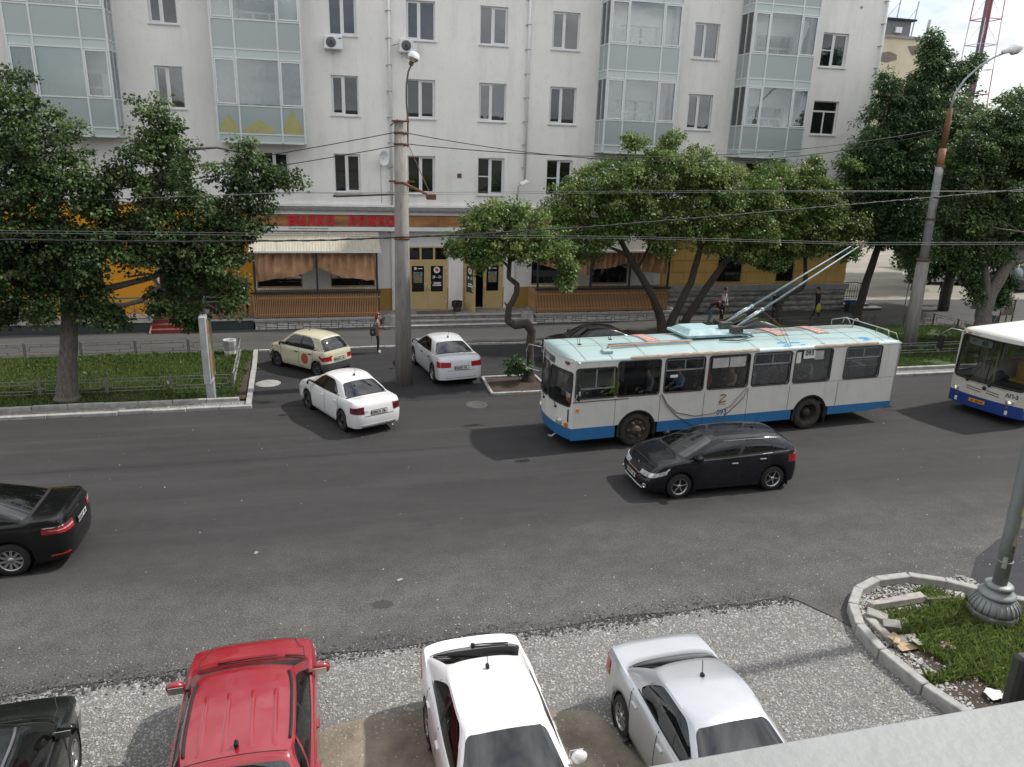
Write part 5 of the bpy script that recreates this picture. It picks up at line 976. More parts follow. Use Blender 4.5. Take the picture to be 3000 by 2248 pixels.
tree('tall narrow dark tree with a leaning trunk at the right corner of the white building',
     [[(26.8, 32.9, 0, .26), (26.9, 32.9, 1, .21), (27.1, 32.9, 2.4, .19), (27.5, 32.9, 4.4, .16), (27.7, 32.9, 7, .12), (28.3, 33, 10, .07), (29.4, 33, 12.6, .03)]],
     [(28.8, 33, 12.7, .9, .8, .9), (28.3, 33, 11.6, 1.0, 1.0, .9), (29.9, 33, 12.0, .9, .7, .5), (30.9, 33, 12.4, .6, .5, .35), (27.0, 33, 10.9, .8, .9, .9), (28.6, 33, 10.5, 1.4, 1.2, .9), (26.5, 32.9, 9.7, 1.1, 1.0, .9), (28.2, 33, 9.2, 1.5, 1.3, 1.1), (26.1, 32.9, 8.4, 1.2, 1.1, .9), (27.8, 33, 7.6, 1.6, 1.3, 1.2), (25.8, 32.8, 7.0, 1.2, 1.1, .9), (29.4, 33, 7.9, 1.2, 1.1, 1.3),
      (27.2, 32.8, 6.1, 1.5, 1.2, 1.0), (25.6, 32.7, 5.7, 1.1, 1.0, .8), (28.8, 32.9, 5.9, 1.4, 1.2, 1.0), (27.4, 32.8, 4.7, 1.3, 1.0, .7), (29.4, 32.8, 4.5, 1.0, .9, .7), (29.9, 32.7, 3.6, .7, .6, .5), (26.3, 32.9, 11.8, .4, .4, .4), (30.6, 33.0, 10.2, .5, .5, .5), (25.3, 32.8, 8.0, .7, .8, .9), (31.0, 33, 12.9, .4, .3, .3), (28.6, 33, 13.7, .3, .3, .5)],
     LF['blu'], 36, .95, M_bark, ls=.15, per=80, spread=.42, slim=.24)
tree('large shady tree with a thick bent grey trunk just behind the cream and blue bus',
     [[(28.6, 27.0, 0, .42), (28.7, 27.0, 1.2, .35), (28.75, 27.1, 2.3, .30), (29.3, 27.2, 3.4, .26), (30.3, 27.4, 4.9, .20), (31.2, 27.6, 6.5, .12), (31.4, 27.8, 9, .06)], [(28.75, 27.1, 2.4, .2), (28.4, 27.3, 4.0, .13), (28.0, 27.5, 6, .08)]],
     [(29.0, 28.4, 9.7, 1.3, 1.3, 1.2), (31.0, 28.4, 9.8, 1.4, 1.3, 1.3), (27.8, 28.2, 8.4, 1.2, 1.2, 1.1), (29.8, 28.3, 8.4, 1.5, 1.3, 1.1), (31.8, 28.3, 8.2, 1.4, 1.3, 1.2), (28.2, 28.0, 7.0, 1.5, 1.3, 1.1), (30.4, 28.0, 6.9, 1.6, 1.3, 1.1), (32.5, 28, 6.8, 1.4, 1.3, 1.2), (28.0, 27.8, 5.6, 1.5, 1.2, .9), (29.9, 27.8, 5.5, 1.2, 1.2, .8), (32.6, 28.2, 6.1, 1.1, 1.1, .7),
      (27.0, 27.7, 4.7, .8, .8, .6), (28.6, 27.6, 4.4, 1.1, .9, .6), (27.5, 27.5, 3.9, .6, .6, .5), (28.1, 27.3, 3.2, .35, .35, .5), (29.6, 27.6, 4.3, .5, .5, .5), (30.2, 27.5, 3.2, .4, .4, .4), (28.0, 27.2, 2.7, .2, .2, .45), (26.6, 27.8, 7.6, .7, .8, .9), (33.5, 29, 8.5, 1.2, 1.2, 2.0), (30.4, 29, 11.0, .9, .9, .7), (33.0, 28.6, 10.0, 1.2, 1.2, 1.2), (34.5, 29, 6.4, 1.2, 1.2, 1.6), (26.6, 27.9, 6.2, .8, .8, .8), (26.9, 27.9, 9.0, .6, .6, .6), (29.5, 27.2, 2.3, .4, .4, .4)],
     LF['mid'], 37, .95, M_barkg, ls=.10, per=90, spread=.38)
# trees standing farther back along the side street
for i, (x, y, h_, s, lb) in enumerate(((34.8, 35.6, 11.5, 3.0, 'tree standing on the right pavement between the lamp pole and the parked cars'), (38.5, 42.0, 9.0, 3.0, 'mid green street tree standing on the far side of the side street, nearest one'), (47, 47, 11.0, 3.6, 'yellowish street tree farther along the side street'), (33.5, 55, 12.5, 4.0, 'distant tree showing beside the corner of the white building'), (57, 52, 12, 4, 'farthest tree at the right edge beyond the parked cars'))):
    random.seed(90+i); bl = [(x+random.uniform(-1, 1)*s*.8, y+random.uniform(-1, 1)*s*.5, h_*.62+random.uniform(-.34, .36)*h_, s*.5, s*.5, s*.42) for _ in range(13)]
    tree(lb, [[(x, y, 0, .3), (x+.1, y, h_*.35, .2), (x, y, h_*.8, .08)]], bl, LF['yel' if i == 2 else 'mid'], 50+i, .55, M_bark, ls=.16, per=70, spread=.6)
# ================================================================== things on the right
M_sgn = P('sign_back_grey', (.20, .225, .235), .6, var=.12)
t = thing('road_sign', 'grey back of a large rectangular road sign between the big trunk and the second bus', 'road sign', (29.95, 28.1, 0)); MB().cbox(-1.05, .85, .0, .03, 1.70, 2.62, .01).build('sign_plate', M_sgn, t).rotation_euler = (0, .06, 0)
MB().tube([(0, .08, 0), (0, .08, 2.7)], .045, 10).build('post', M_metal, t); MB().bar((-.9, .05, 2.0), (.7, .05, 1.95), .03).bar((-.9, .05, 2.4), (.7, .05, 2.35), .03).build('stiffener', M_sgn, t)
t = thing('road_sign', 'dark leaning board below the large grey road sign', 'road sign', (30.5, 28.6, 0)); MB().cbox(-.65, .65, 0, .03, .45, 1.35, .01).build('sign_plate', P('board_dark', (.06, .075, .08), .6), t).rotation_euler = (0, .10, 0); MB().bar((.3, -.03, .5), (.6, -.03, 1.3), .03).bar((-.5, .05, 0), (-.5, .05, 1.2), .05).bar((.5, .05, 0), (.5, .05, 1.2), .05).build('post', M_metal, t)
t = thing('road_sign', 'round grey sign back above a triangular one on a single post with a rusty frame', 'road sign', (33.3, 30.0, 0)); MB().tube([(0, .05, 0), (.05, .05, 3.5)], .04, 10).build('post', M_metal, t)
MB().lathe([(0, 0), (.36, 0), (.36, .02), (0, .02)], 24, 'y', (.03, 0, 3.0)).build('round_plate', M_sgn, t); MB().add([(-.42, 0, .95), (.42, 0, .95), (.0, 0, 1.85), (-.42, .02, .95), (.42, .02, .95), (.0, .02, 1.85)], [(0, 1, 2), (5, 4, 3), (0, 3, 4, 1), (1, 4, 5, 2), (2, 5, 3, 0)]).build('triangle_plate', P('sign_back_rust', (.17, .14, .11), .7, var=.25), t)
g = MB()
for x in (-.42, .42): g.bar((x, .06, .0), (x*.9, .06, 1.75), .05)
for z in (.3, 1.0, 1.7): g.bar((-.42, .06, z), (.42, .06, z), .04)
g.build('rusty_frame', M_rust, t)
t = thing('thin_post', 'thin rusty rod standing on the pale pavement left of the lamp pole', 'post', (33.2, 36.8, 0)); MB().tube([(0, 0, 0), (.03, 0, 2.3)], .022, 6).build('rod', M_rust, t)
tag(MB().cbox(33.7, 34.1, 41.2, 41.45, 0, .12, .04).build('litter', M_paper), 'crumpled white litter on the pale pavement of the side street', 'litter')
tag(MB().tube([(27.2, 29.4, .12), (28.4, 28.6, .18), (29.3, 27.6, .22), (28.2, 28.3, .3)], [.05, .04, .02, .01], 6).tube([(29.2, 28.0, .1), (30.2, 28.8, 1.3)], .02, 5).build('fallen_branch', M_bark), 'fallen dry branch on the lawn between the pole and the big trunk', 'branch')
# grey wall with yellow banner
wl = thing('grey_wall', 'plain grey rendered wall behind the parked cars on the right', 'wall', (62, 54, 0)); o_ = MB().box(-14, 16, 0, .4, -.02, 2.9).build('wall_face', P('grey_render', (.19, .20, .215), .9, bump=.2), wl); MB().box(-14.1, 16.1, -.06, .46, 2.9, 3.0).build('coping', M_metal, wl)
wl.location = (60, 50, 0); wl.rotation_euler = (0, 0, R(-8))
bn = thing('banner', 'yellow banner with red letters and a blue-coated figure above the grey wall', 'banner', (50.6, 49.5, 2.15), R(-8)); MB().box(0, 6.5, 0, .05, .0, 2.2).build('banner_sheet', P('banner_yellow', (.70, .47, .02), .6, var=.05), bn); MB().box(-.05, 6.55, -.02, .07, -.08, 0).build('lower_edge', M_frame, bn)
tx = MB(); text_on(tx, 'НИЯ', (2.5, -.012, 1.25), (1, 0, 0), (0, 0, 1), .95, bold=.02); tx.build('red_lettering', M_red, bn)
tx = MB(); [text_on(tx, c, (.75, -.012, 1.75-.24*i), (1, 0, 0), (0, 0, 1), .2) for i, c in enumerate('8(343)')]; tx.build('small_lettering', M_txt, bn)
fg = MB(); fg.add([(3.55, -.015, .1), (4.35, -.015, .1), (4.15, -.015, 1.2), (4.3, -.015, 1.55), (3.9, -.015, 1.75), (3.6, -.015, 1.5), (3.75, -.015, 1.1)], [(0, 1, 2, 3, 4, 5, 6)]); fg.lathe([(0, 0), (.14, 0)], 12, 'y', (3.95, -.016, 1.9)); fg.build('printed_figure', P('print_blue', (.10, .2, .42), .6), bn); MB().box(4.5, 6.4, -.013, -.001, .9, 2.15).build('pale_print', P('print_pale_cyan', (.35, .62, .70), .6), bn)
# distant building with roof shed, tower
fb = thing('distant_building', 'cream building with peeling plaster on its top edge, behind the tall corner tree', 'building', (62.6, 80, 0)); mb = MB().box(61.5, 69.0, 79.9, 95, 0, 21.6); o_ = mb.build('wall', P('cream_plaster', (.62, .55, .40), .9, var=.08, scale=.3), fb, True)
pz = MB(); pz.add([(62.4+x*1.0, 79.87, 20.0+z) for x, z in ((0, 0), (1.2, .2), (2.2, -.1), (2.3, -.6), (1.0, -1.0), (.1, -.9))], [(0, 1, 2, 3, 4, 5)]); pz.build('bare_patch', P('bare_mortar', (.22, .18, .16), .95), fb, True); pz = MB(); pz.add([(65.9+x, 79.87, 20.9+z) for x, z in ((0, 0), (1.6, .1), (1.7, -.5), (.8, -1.0), (.2, -.4))], [(0, 1, 2, 3, 4)]); pz.build('bare_patch', P('bare_mortar', (.22, .18, .16), .95), fb, True)
MB().box(61.3, 69.2, 79.7, 95.2, 21.6, 21.9).build('parapet', M_conc, fb, True)
sh = MB().box(62.9, 66.6, 80.8, 84, 21.9, 23.6).build('roof_shed', P('shed_metal_grey', (.16, .165, .17), .6), fb, True); MB().box(62.5, 67.0, 80.4, 84.4, 23.6, 23.8).build('shed_roof', M_dark, sh, True); MB().cbox(64.5, 65.3, 80.5, 80.78, 22.3, 22.9, .02).build('air_conditioner_unit', M_frame, sh, True)
an = MB(); an.bar((64.7, 81, 23.8), (64.9, 81, 26.3), .10); an.bar((67.0, 81, 22), (67.3, 81, 25.8), .10); an.bar((64.8, 81, 25.5), (63.3, 81, 23.8), .05); an.bar((67.2, 81, 25), (66.2, 81, 23.8), .05); an.bar((69.0, 81, 21.8), (69.2, 81, 24), .22); an.build('antenna', M_metal, fb, True)
f2 = thing('distant_building', 'low pale building far along the side street, mostly behind leaves', 'building', (80, 92, 0)); MB().box(72, 130, 92, 110, 0, 14.2).build('wall', P('pale_far_plaster', (.45, .46, .47), .9), f2, True); MB().box(71.5, 130.5, 91.6, 110, 14.2, 14.8).build('roof', M_dark, f2, True)
for i in range(14):
    for z in (2, 5.5, 9.5): MB().box(74+i*3.6, 75.6+i*3.6, 91.97, 91.99, z, z+1.8).build('window', GD, f2, True)
ch = thing('roof_vent', 'dark square roof stack rising over the trees right of the corner tree', 'chimney', (71.5, 88, 0)); MB().box(71.0, 73.4, 88, 90, 12, 19.0).build('stack', P('stack_grey', (.13, .15, .18), .7), ch, True); MB().box(70.6, 73.8, 87.7, 90.3, 19.0, 19.5).build('stack_cap', M_dark, ch, True)
tw = thing('lattice_tower', 'red and white steel lattice communication tower against the cloudy sky', 'tower', (112, 118, 0)); M_tr = P('tower_red', (.42, .08, .09), .6); M_twh = P('tower_white', (.62, .62, .62), .6)
def tp(h): return 2.3-1.2*h/60
for k in range(15):
    z0, z1 = k*4.0, k*4.0+4.0; m = M_tr if (k//2) % 2 == 0 else M_twh; mb = MB()
    for sx, sy in ((-1, -1), (1, -1), (1, 1), (-1, 1)): mb.bar((sx*tp(z0), sy*tp(z0), z0), (sx*tp(z1), sy*tp(z1), z1), .16)
    for (ax, ay), (bx, by) in (((-1, -1), (1, -1)), ((1, -1), (1, 1)), ((1, 1), (-1, 1)), ((-1, 1), (-1, -1))):
        mb.bar((ax*tp(z0), ay*tp(z0), z0), (bx*tp(z0), by*tp(z0), z0), .12); mb.bar((ax*tp(z0), ay*tp(z0), z0), (bx*tp(z1)*.1, by*tp(z1)*.1, z1), .05)
    mb.build('lattice_section', m, tw)
mb = MB().tube([(0, 0, 0), (0, 0, 64)], .62, 10); mb.build('mast', P('mast_purple_grey', (.16, .12, .18), .6), tw); MB().tube([(-1.4, -2, 28), (-1.2, -1.6, 60)], .12, 5).build('ladder', M_tr, tw)
wire('guy_wire', 'stay wire running right from the upper part of the lattice tower', [(112, 118, 51), (150, 118, 46)], .07, cat='wire')
t = thing('roof_antenna', 'thin television antenna above the trees at the right edge', 'antenna', (66, 70, 0)); MB().bar((0, 0, 10), (0, 0, 15.4), .07).bar((-.8, 0, 15.2), (.8, 0, 15.2), .05).bar((-.5, 0, 14.9), (.5, 0, 14.9), .04).build('rods', M_rust, t)
# ================================================================== camera's own building: sill and wall
ob = thing('near_building', 'own building: pale rendered wall and the grey metal ledge running along the lower right corner', 'building', (0, -.9, 0)); M_ledge = P('ledge_painted_metal', (.33, .345, .345), .55, var=.12, scale=3, bump=.12, bscale=120)
MB().cbox(-.6, 14, -.80, .335, 7.735, 7.75, .006).build('ledge', M_ledge, ob, True)
MB().box(-40, 60, -12, -1.2, 0, 11.2).build('wall', plaster('near_plaster', (.34, .31, .27)), ob, True)
for i in range(-8, 14):
    for z in (2.5, 9.0): MB().box(i*3.6+1, i*3.6+2.4, -1.198, -1.16, z, z+1.7).build('window', GD, ob, True)
tag(MB().cbox(9.72, 10.6, 7.2, 7.4, .0, 1.2, .05).build('utility_cabinet', P('cabinet_charcoal', (.045, .045, .045), .6)), 'charcoal utility cabinet just above the ledge at the right edge, below the lamp post', 'cabinet')
# island debris
M_brk = P('broken_concrete', (.36, .34, .31), .9, var=.2, scale=6, bump=.6, bscale=30); M_pal = P('splintered_board', (.46, .34, .21), .8, var=.2, scale=6)
def slab(lb, x, y, z, sx, sy, sz, rz, m, rx=0., ry=0., name='broken_slab', cat='slab'):
    o = MB().cbox(-sx/2, sx/2, -sy/2, sy/2, 0, sz, .012, jit=.012).build(name, m); o.location = (x, y, z); o.rotation_euler = (rx, ry, rz); tag(o, lb, cat)
slab('long old concrete kerb slab lying inside the curved kerb of the island', 10.35, 10.28, .04, 1.25, .16, .14, .05, M_brk)
slab('shorter dark slab continuing the old kerb behind the grass of the island', 11.25, 10.2, .04, .6, .12, .10, -.12, P('slab_brown', (.20, .16, .12), .9))
slab('tilted grey concrete chunk at the left end of the old kerb slab', 9.62, 9.95, .06, .34, .2, .12, -.7, M_brk, .2, .15)
slab('grey concrete chunk standing on edge beside the broken boards', 9.68, 9.62, .05, .3, .18, .16, -.6, M_conc, .3, -.1)
slab('old kerb piece half buried along the left inner side of the island', 9.45, 9.6, .0, .16, .8, .12, -.08, M_brk)
for i, (dx, dy, rz, ry, lb) in enumerate(((0, 0, .1, .1, 'largest curled pale board on the rubbish pile in the island'), (.12, .14, -.3, -.15, 'narrow broken board on top of the rubbish pile'), (-.08, .2, .5, .2, 'short splintered board behind the rubbish pile'), (.2, -.03, .35, .35, 'orange-edged board fragment at the right of the rubbish pile'), (-.16, .06, .8, .1, 'small pale tile fragment left of the rubbish pile'))):
    slab(lb, 9.55+dx, 9.1+dy, .09+.02*i, .42-.05*i, .2-.025*i, .02, rz, M_pal if i % 2 == 0 else M_brk, .15, ry, 'broken_board', 'board')
def blobflat(x, y, r_, lb, m, name, cat, seed):
    random.seed(seed); g = [[(x+math.cos(a)*r_*q*(1+.25*math.sin(a*3+seed)), y+math.sin(a)*r_*.75*q*(1+.2*math.sin(a*5)), .10+.05*(1-q)+.03*noise.noise((math.cos(a)*3*q, math.sin(a)*3, seed))) for a in np.linspace(0, 6.0, 16)] for q in (1, .6, .2)]; mb = MB().grid(g, closed=True); mb.add(g[-1], [tuple(range(16))]); tag(mb.build(name, m), lb, cat)
blobflat(10.05, 7.75, .17, 'crumpled white paper lying in the grass of the island', M_paper, 'crumpled_paper', 'litter', 2); blobflat(10.25, 8.95, .16, 'pinkish white rag lying in the weeds of the island', P('rag_pink', (.5, .38, .36), .8, scale=8, col2=(.3, .15, .15)), 'rag', 'litter', 5)
blobflat(11.65, 10.25, .22, 'pale lump of plaster rubble behind the lamp post base', M_brk, 'rubble_lump', 'rubble', 7); blobflat(9.35, 10.15, .08, 'tiny red wrapper near the curved kerb', M_red, 'wrapper', 'litter', 8)
slab('flat broken slab fragment beside the grass in the middle of the island', 9.95, 9.75, .05, .35, .15, .06, .1, M_brk)
slab('dark lump of tar lying in the gravel left of the red car', -2.45, 8.75, -.02, .55, .25, .09, .2, P('tar_lump', (.02, .02, .021), .7, bump=1, bscale=20), 0, 0, 'tar_lump', 'tar lump')
tag(MB().add([(.8+(.20+.05*noise.noise((a*2, 0, 1)))*math.cos(a), 12.25+(.13+.05*noise.noise((a*3, 5, 1)))*math.sin(a), .0035) for a in np.linspace(0, 6.2, 40)], [tuple(range(40))]).build('oil_stain', P('oil_dark', (.045, .042, .038), .8, scale=6)), 'dark oily stain on the worn asphalt above the white liftback', 'stain')
slab('pale flat stone on the road left of centre', 1.2, 13.0, .0, .12, .06, .02, .4, M_brk, 0, 0, 'flat_stone', 'stone'); slab('pale flake of rubble on the road between black sedan and red car', -1.6, 14.6, .0, .1, .06, .015, 1.0, M_brk, 0, 0, 'flat_stone', 'stone')
# ================================================================== cars
def paint(name, c, metal=0.0, rough=0.32, dirt=.05):
    k = max(c) < .06; return P(name, c, rough, metal, .15 if k else .5, var=dirt, scale=1.5, coat=.55 if k else .9)
GC = glass('car_glass', tint=(.35, .38, .37), clear=.42, base=(.008, .009, .009), refl=1.0)
GCs = glass('car_side_glass', tint=(.3, .32, .31), clear=.30, base=(.006, .007, .007), refl=.6)
GCd = glass('car_glass_tinted', tint=(.2, .2, .2), clear=.22, base=(.006, .006, .007), refl=1.0)
M_lampr = P('tail_lamp_red', (.36, .008, .012), .15, coat=1, var=.25, scale=9); M_lamprd = P('tail_lamp_dark_red', (.12, .006, .012), .15, coat=1, var=.3, scale=9); M_lampc = P('lamp_clear', (.62, .64, .66), .12, metal=.3, coat=1, var=.35, scale=16)
M_tyre = P('tyre', (.022, .022, .021), .85, bump=.3, bscale=50); M_seat = P('seat_fabric', (.05, .05, .052), .9); M_plast = P('bumper_plastic', (.07, .072, .08), .6, bump=.1); M_seam = P('panel_gap', (.02, .02, .02), .8); M_alloy = P('alloy_silver', (.52, .53, .54), .25, metal=.8); M_alloyd = P('alloy_black', (.03, .03, .03), .35, metal=.3)
M_plate = P('plate_white', (.70, .70, .69), .5, var=.04); M_plk = P('plate_black', (.01, .01, .01), .5); M_amber = P('lamp_amber', (.55, .16, .01), .3, coat=1)
def sstep(a, b, x): t = max(0, min(1, (x-a)/(b-a))); return t*t*(3-2*t)
class Car:
    def __init__(s, label, name, paintm, L_=4.4, W_=1.7, H_=1.46, wb=2.55, fo=.85, r=.31, hood=(.72, .93), belt=.93, tail=(.98, 1.0), gx=(-1.15, .95), rx=(-.75, .15), gh=None, rw=.56, edge_f=.40, edge_r=.30, style='sedan', rim='five', rimm=None, tyre_w=.20, bumper=None, glassm=None, sill=.22, crown=.05, capf=.16, capr=.12, wind_e=(.10, .08), grp=None, arch=None):
        s.__dict__.update(locals()); s.t = thing(name, label, 'car', group=grp); s.ro = L_-wb-fo; s.xf = wb/2+fo; s.xr = -(wb/2+s.ro); s.ax = (wb/2, -wb/2); s.ar = (arch or r+.055)
        s.gm = glassm or GC; s.make()
    def w(s, x):
        v = s.W_/2
        return v*(1-.05*sstep(s.ax[0], s.xf, x)-.045*sstep(-s.ax[1]+.0, -s.xr, -x))-.012
    def zsh(s, x):
        a, b = s.gx[0], s.gx[1]
        if x >= b: return s.belt+(s.hood[1]-s.belt)*sstep(0, .1, x-b)*0+(s.hood[0]-s.belt)*((x-b)/(s.xf-b))**1.7
        if x <= a: u = (a-x)/(a-s.xr); return s.tail[0]+(s.tail[1]-s.tail[0])*u-.03*u*u
        return s.belt+(s.tail[0]-s.belt)*sstep(.1, 1.0, (b-x)/(b-a))
    def zbot(s, x):
        z = s.sill+.05*sstep(s.ax[0]+s.ar, s.xf, x)+.06*sstep(-s.ax[1]+s.ar, -s.xr, -x)
        for a in s.ax:
            d = abs(x-a)
            if d < s.ar: z = max(z, s.r+math.sqrt(s.ar**2-d*d)*1.0)
        return z
    def zdeck(s, x, y):
        v = min(1, abs(y)/max(.1, s.w(x))); c = s.crown if (x > s.gx[1]-.1 or x < s.gx[0]+.1) else .02
        return s.zsh(max(s.xr, min(s.xf, x)))+c*(1-v**2.6)
    def make(s):
        cf, cr = .42, .36; xs = set(np.round(np.linspace(s.xr+cr, s.xf-cf, 34), 3))
        for a in s.ax:
            for k in range(13): xs.add(round(a+s.ar*math.cos(math.pi*k/12), 3))
            for q in (-.015, .015): xs.add(round(a-s.ar*(1 if q < 0 else -1)+q, 3))
        xs = sorted(x for x in xs if s.xr+cr-.001 <= x <= s.xf-cf+.001); o_ = [xs[0]]
        for x in xs[1:]:
            if x-o_[-1] > .008: o_.append(x)
        s.xs = xs = o_; s.nS = len(xs); nE = 21
        # point list: left side (y>0) rear->front, front cap, right side front->rear, rear cap
        s.pts = [('s', x, 1) for x in xs]+[('f', math.pi*k/(nE+1)) for k in range(1, nE+1)]+[('s', x, -1) for x in xs[::-1]]+[('r', math.pi*k/(nE+1)) for k in range(1, nE+1)]; s.nE = nE; s.N = len(s.pts)
        def cap(x0, d, w, ph, e): c_, sn = math.cos(ph), math.sin(ph); return x0+d*abs(sn)**e, w*math.copysign(abs(c_)**e, c_)
        ef, er = s.edge_f, s.edge_r
        s.lev = [(0, .035, .05, .03), (.12, .012, .02, .01), (.3, .0, .0, .0), (.48, -.006, .0, .0), (.66, .0, .05*ef/.4, .03), (.82, .008, .10*ef/.4, .05*er/.3), (.93, .022, .17*ef/.4, .08*er/.3), (1.0, .05, .27*ef/.4, .12*er/.3)]
        def lp(i, k):
            p = s.pts[i]; kk = np.interp(k, [l[0] for l in s.lev], range(len(s.lev))); a = int(min(len(s.lev)-2, kk)); u = kk-a
            iS, iF, iR = (s.lev[a][q]*(1-u)+s.lev[a+1][q]*u for q in (1, 2, 3))
            if p[0] == 's': x = p[1]; y = p[2]*(s.w(x)-iS)
            elif p[0] == 'f': x, y = cap(xs[-1], cf-iF, s.w(xs[-1])-iS, p[1], .52)
            else: x, y = cap(xs[0], cr-iR, s.w(xs[0])-iS, p[1], .50); x = 2*xs[0]-x; y = -y
            zb, zt = s.zbot(x), s.zsh(x); return (x, y, zb+(zt-zb)*k)
        s.lp = lp
        ks = [l[0] for l in s.lev]; mb = MB(); rows = [[lp(i, k) for i in range(s.N)] for k in ks]
        # deck rings
        gw = s.w(0)-.075
        def base(i):
            p = s.pts[i]
            if p[0] == 's': x = min(max(p[1], s.gx[0]+.003*(p[1]-s.gx[0])), s.gx[1]+.003*(p[1]-s.gx[1])); return (x, p[2]*(gw-.02*sstep(0, 1, abs(x)/1.2)))
            wc = gw-.02*sstep(0, 1, abs(s.gx[1] if p[0] == 'f' else s.gx[0])/1.2)
            if p[0] == 'f': return cap(s.gx[1]+.003, s.capf, wc, p[1], .62)
            x, y = cap(0, s.capr, wc, p[1], .62); return (s.gx[0]-.003-x, -y)
        B = [base(i) for i in range(s.N)]; A = rows[-1]
        for q in (.12, .3, .55, .8, 1.0):
            row = []
            for i in range(s.N): x = A[i][0]+(B[i][0]-A[i][0])*q; y = A[i][1]+(B[i][1]-A[i][1])*q; row.append((x, y, s.zdeck(x, y)))
            rows.append(row)
        mb.grid(rows, 0, True, closed=True)
        lip = [(p[0]*.985 if abs(p[0]) > s.xf-.5 else p[0], p[1]*.82, p[2]+.01) for p in rows[0]]; mb.grid([rows[0], lip], 1, False, closed=True)
        # greenhouse
        zr = s.H_-.06; rwid = s.rw
        def rfz(x, y):
            ra, rc = s.rx; u = min(1.15, max(-.12, (x-ra)/(rc-ra))); return zr-.035*(2*u-1)**2-.02*sstep(.5, 0, u)+.058*(1-min(1, abs(y)/rwid)**2.2)
        s.rfz = rfz
        def roof(i):
            p = s.pts[i]; b = B[i]; a, c = s.gx; ra, rc = s.rx
            if p[0] == 's': u = (b[0]-a)/(c-a); x = ra+(rc-ra)*u; y = p[2]*(rwid-.05*(2*u-1)**4); return (x, y, rfz(x, y))
            if p[0] == 'f': x, y = cap(rc, s.wind_e[0], rwid-.05, p[1], .6); return (x, y, rfz(x, y))
            x, y = cap(0, s.wind_e[1], rwid-.05, p[1], .6); return (ra-x, -y, rfz(ra-x, y))
        Rf = [roof(i) for i in range(s.N)]; gk = [0, .07, .35, .65, .92, 1.0]; G = []
        for g in gk:
            row = []
            for i in range(s.N):
                b = (B[i][0], B[i][1], s.zdeck(*B[i])); t_ = Rf[i]; bul = .028*math.sin(math.pi*g); nx, ny = (0, math.copysign(1, b[1])) if s.pts[i][0] == 's' else ((1 if s.pts[i][0] == 'f' else -1), 0)
                row.append((b[0]+(t_[0]-b[0])*g+nx*bul, b[1]+(t_[1]-b[1])*g+ny*bul, b[2]+(t_[2]-b[2])*g))
            G.append(row)
        # classify columns
        a, c = s.gx; cab = lambda i: s.pts[i][1]
        s.bx = s.__dict__.get('bpx', (a+c)/2+.08); span = c-a; S = s.nS
        ra_ = a+span*(.17 if s.style == 'sedan' else .20); fa_ = c-span*.05
        def cls(i):
            j = (i+1) % s.N; p, q = s.pts[i], s.pts[j]
            if p[0] == 's' and q[0] == 's':
                x = (p[1]+q[1])/2; L_or = p[2]
                if s.bx+.045 < x < fa_: return 'sf%+d' % L_or
                if ra_ < x < s.bx-.045: return 'sr%+d' % L_or
                if s.style == 'wagon' and a+span*.03 < x < ra_-.05: return 'sq%+d' % L_or
                if s.bx-.045 <= x <= s.bx+.045: return 'b'
                return 'p'
            if p[0] == 'f' and q[0] == 'f': return 'w' if 1.5 < (i-S) < s.nE-1.5 else 'p'
            if p[0] == 'r' and q[0] == 'r': return 'r' if 1.5 < (i-2*S-s.nE) < s.nE-1.5 else 'p'
            return 'p'
        parts = {}; N = s.N
        for g in range(len(gk)-1):
            for i in range(N):
                j = (i+1) % N; k_ = cls(i); quad = [G[g][i], G[g][j], G[g+1][j], G[g+1][i]]
                if k_ == 'p' or g == len(gk)-2: mb.add(quad, [(0, 1, 2, 3)], 0, True)
                elif k_ == 'b' or g == 0: mb.add(quad, [(0, 1, 2, 3)], 1, True)
                else: parts.setdefault(k_, MB()).add(quad, [(0, 1, 2, 3)], 0, True)
        # rounded window corners, painted like the pillars
        rg = {}
        for i in range(N):
            k_ = cls(i)
            if k_ not in ('p', 'b'): a_, b_ = rg.get(k_, (i, i+1)); rg[k_] = (min(a_, i), max(b_, i+1))
        def gp(i, g):
            g = max(0, min(1, g)); q = max(z for z in range(len(gk)-1) if gk[z] <= g+1e-9); u = (g-gk[q])/(gk[q+1]-gk[q]); a_ = int(math.floor(i)); f_ = i-a_
            P_ = [Vector(G[r_][(a_+e) % N]) for r_ in (q, q+1) for e in (0, 1)]; p = (P_[0]*(1-f_)+P_[1]*f_)*(1-u)+(P_[2]*(1-f_)+P_[3]*f_)*u; n = (P_[1]-P_[0]).cross(P_[2]-P_[0])
            n = n.normalized() if n.length > 1e-9 else Vector((0, 0, 1)); n = -n if n.dot(Vector((p.x-.0, p.y*3, .2))) < 0 else n; return p+n*.004
        def walk(i, dr, dist):
            while dist > 1e-6:
                e = (Vector(G[3][(int(i)+dr) % N])-Vector(G[3][int(i) % N])).length
                if e > dist: return i+dr*dist/max(e, 1e-6)
                dist -= e; i += dr
            return float(i)
        def corner(ie, dr, ge, dg, r_, gr):
            pts = [gp(ie, ge)]+[gp(walk(ie, dr, r_*(1-math.sin(t_))), ge+dg*gr*(1-math.cos(t_))) for t_ in np.linspace(0, math.pi/2, 8)]; mb.add(pts, [(0, k, k+1) for k in range(1, 8)], 0, True)
        sed = s.style == 'sedan'; last = 'sq' if any(k.startswith('sq') for k in rg) else 'sr'
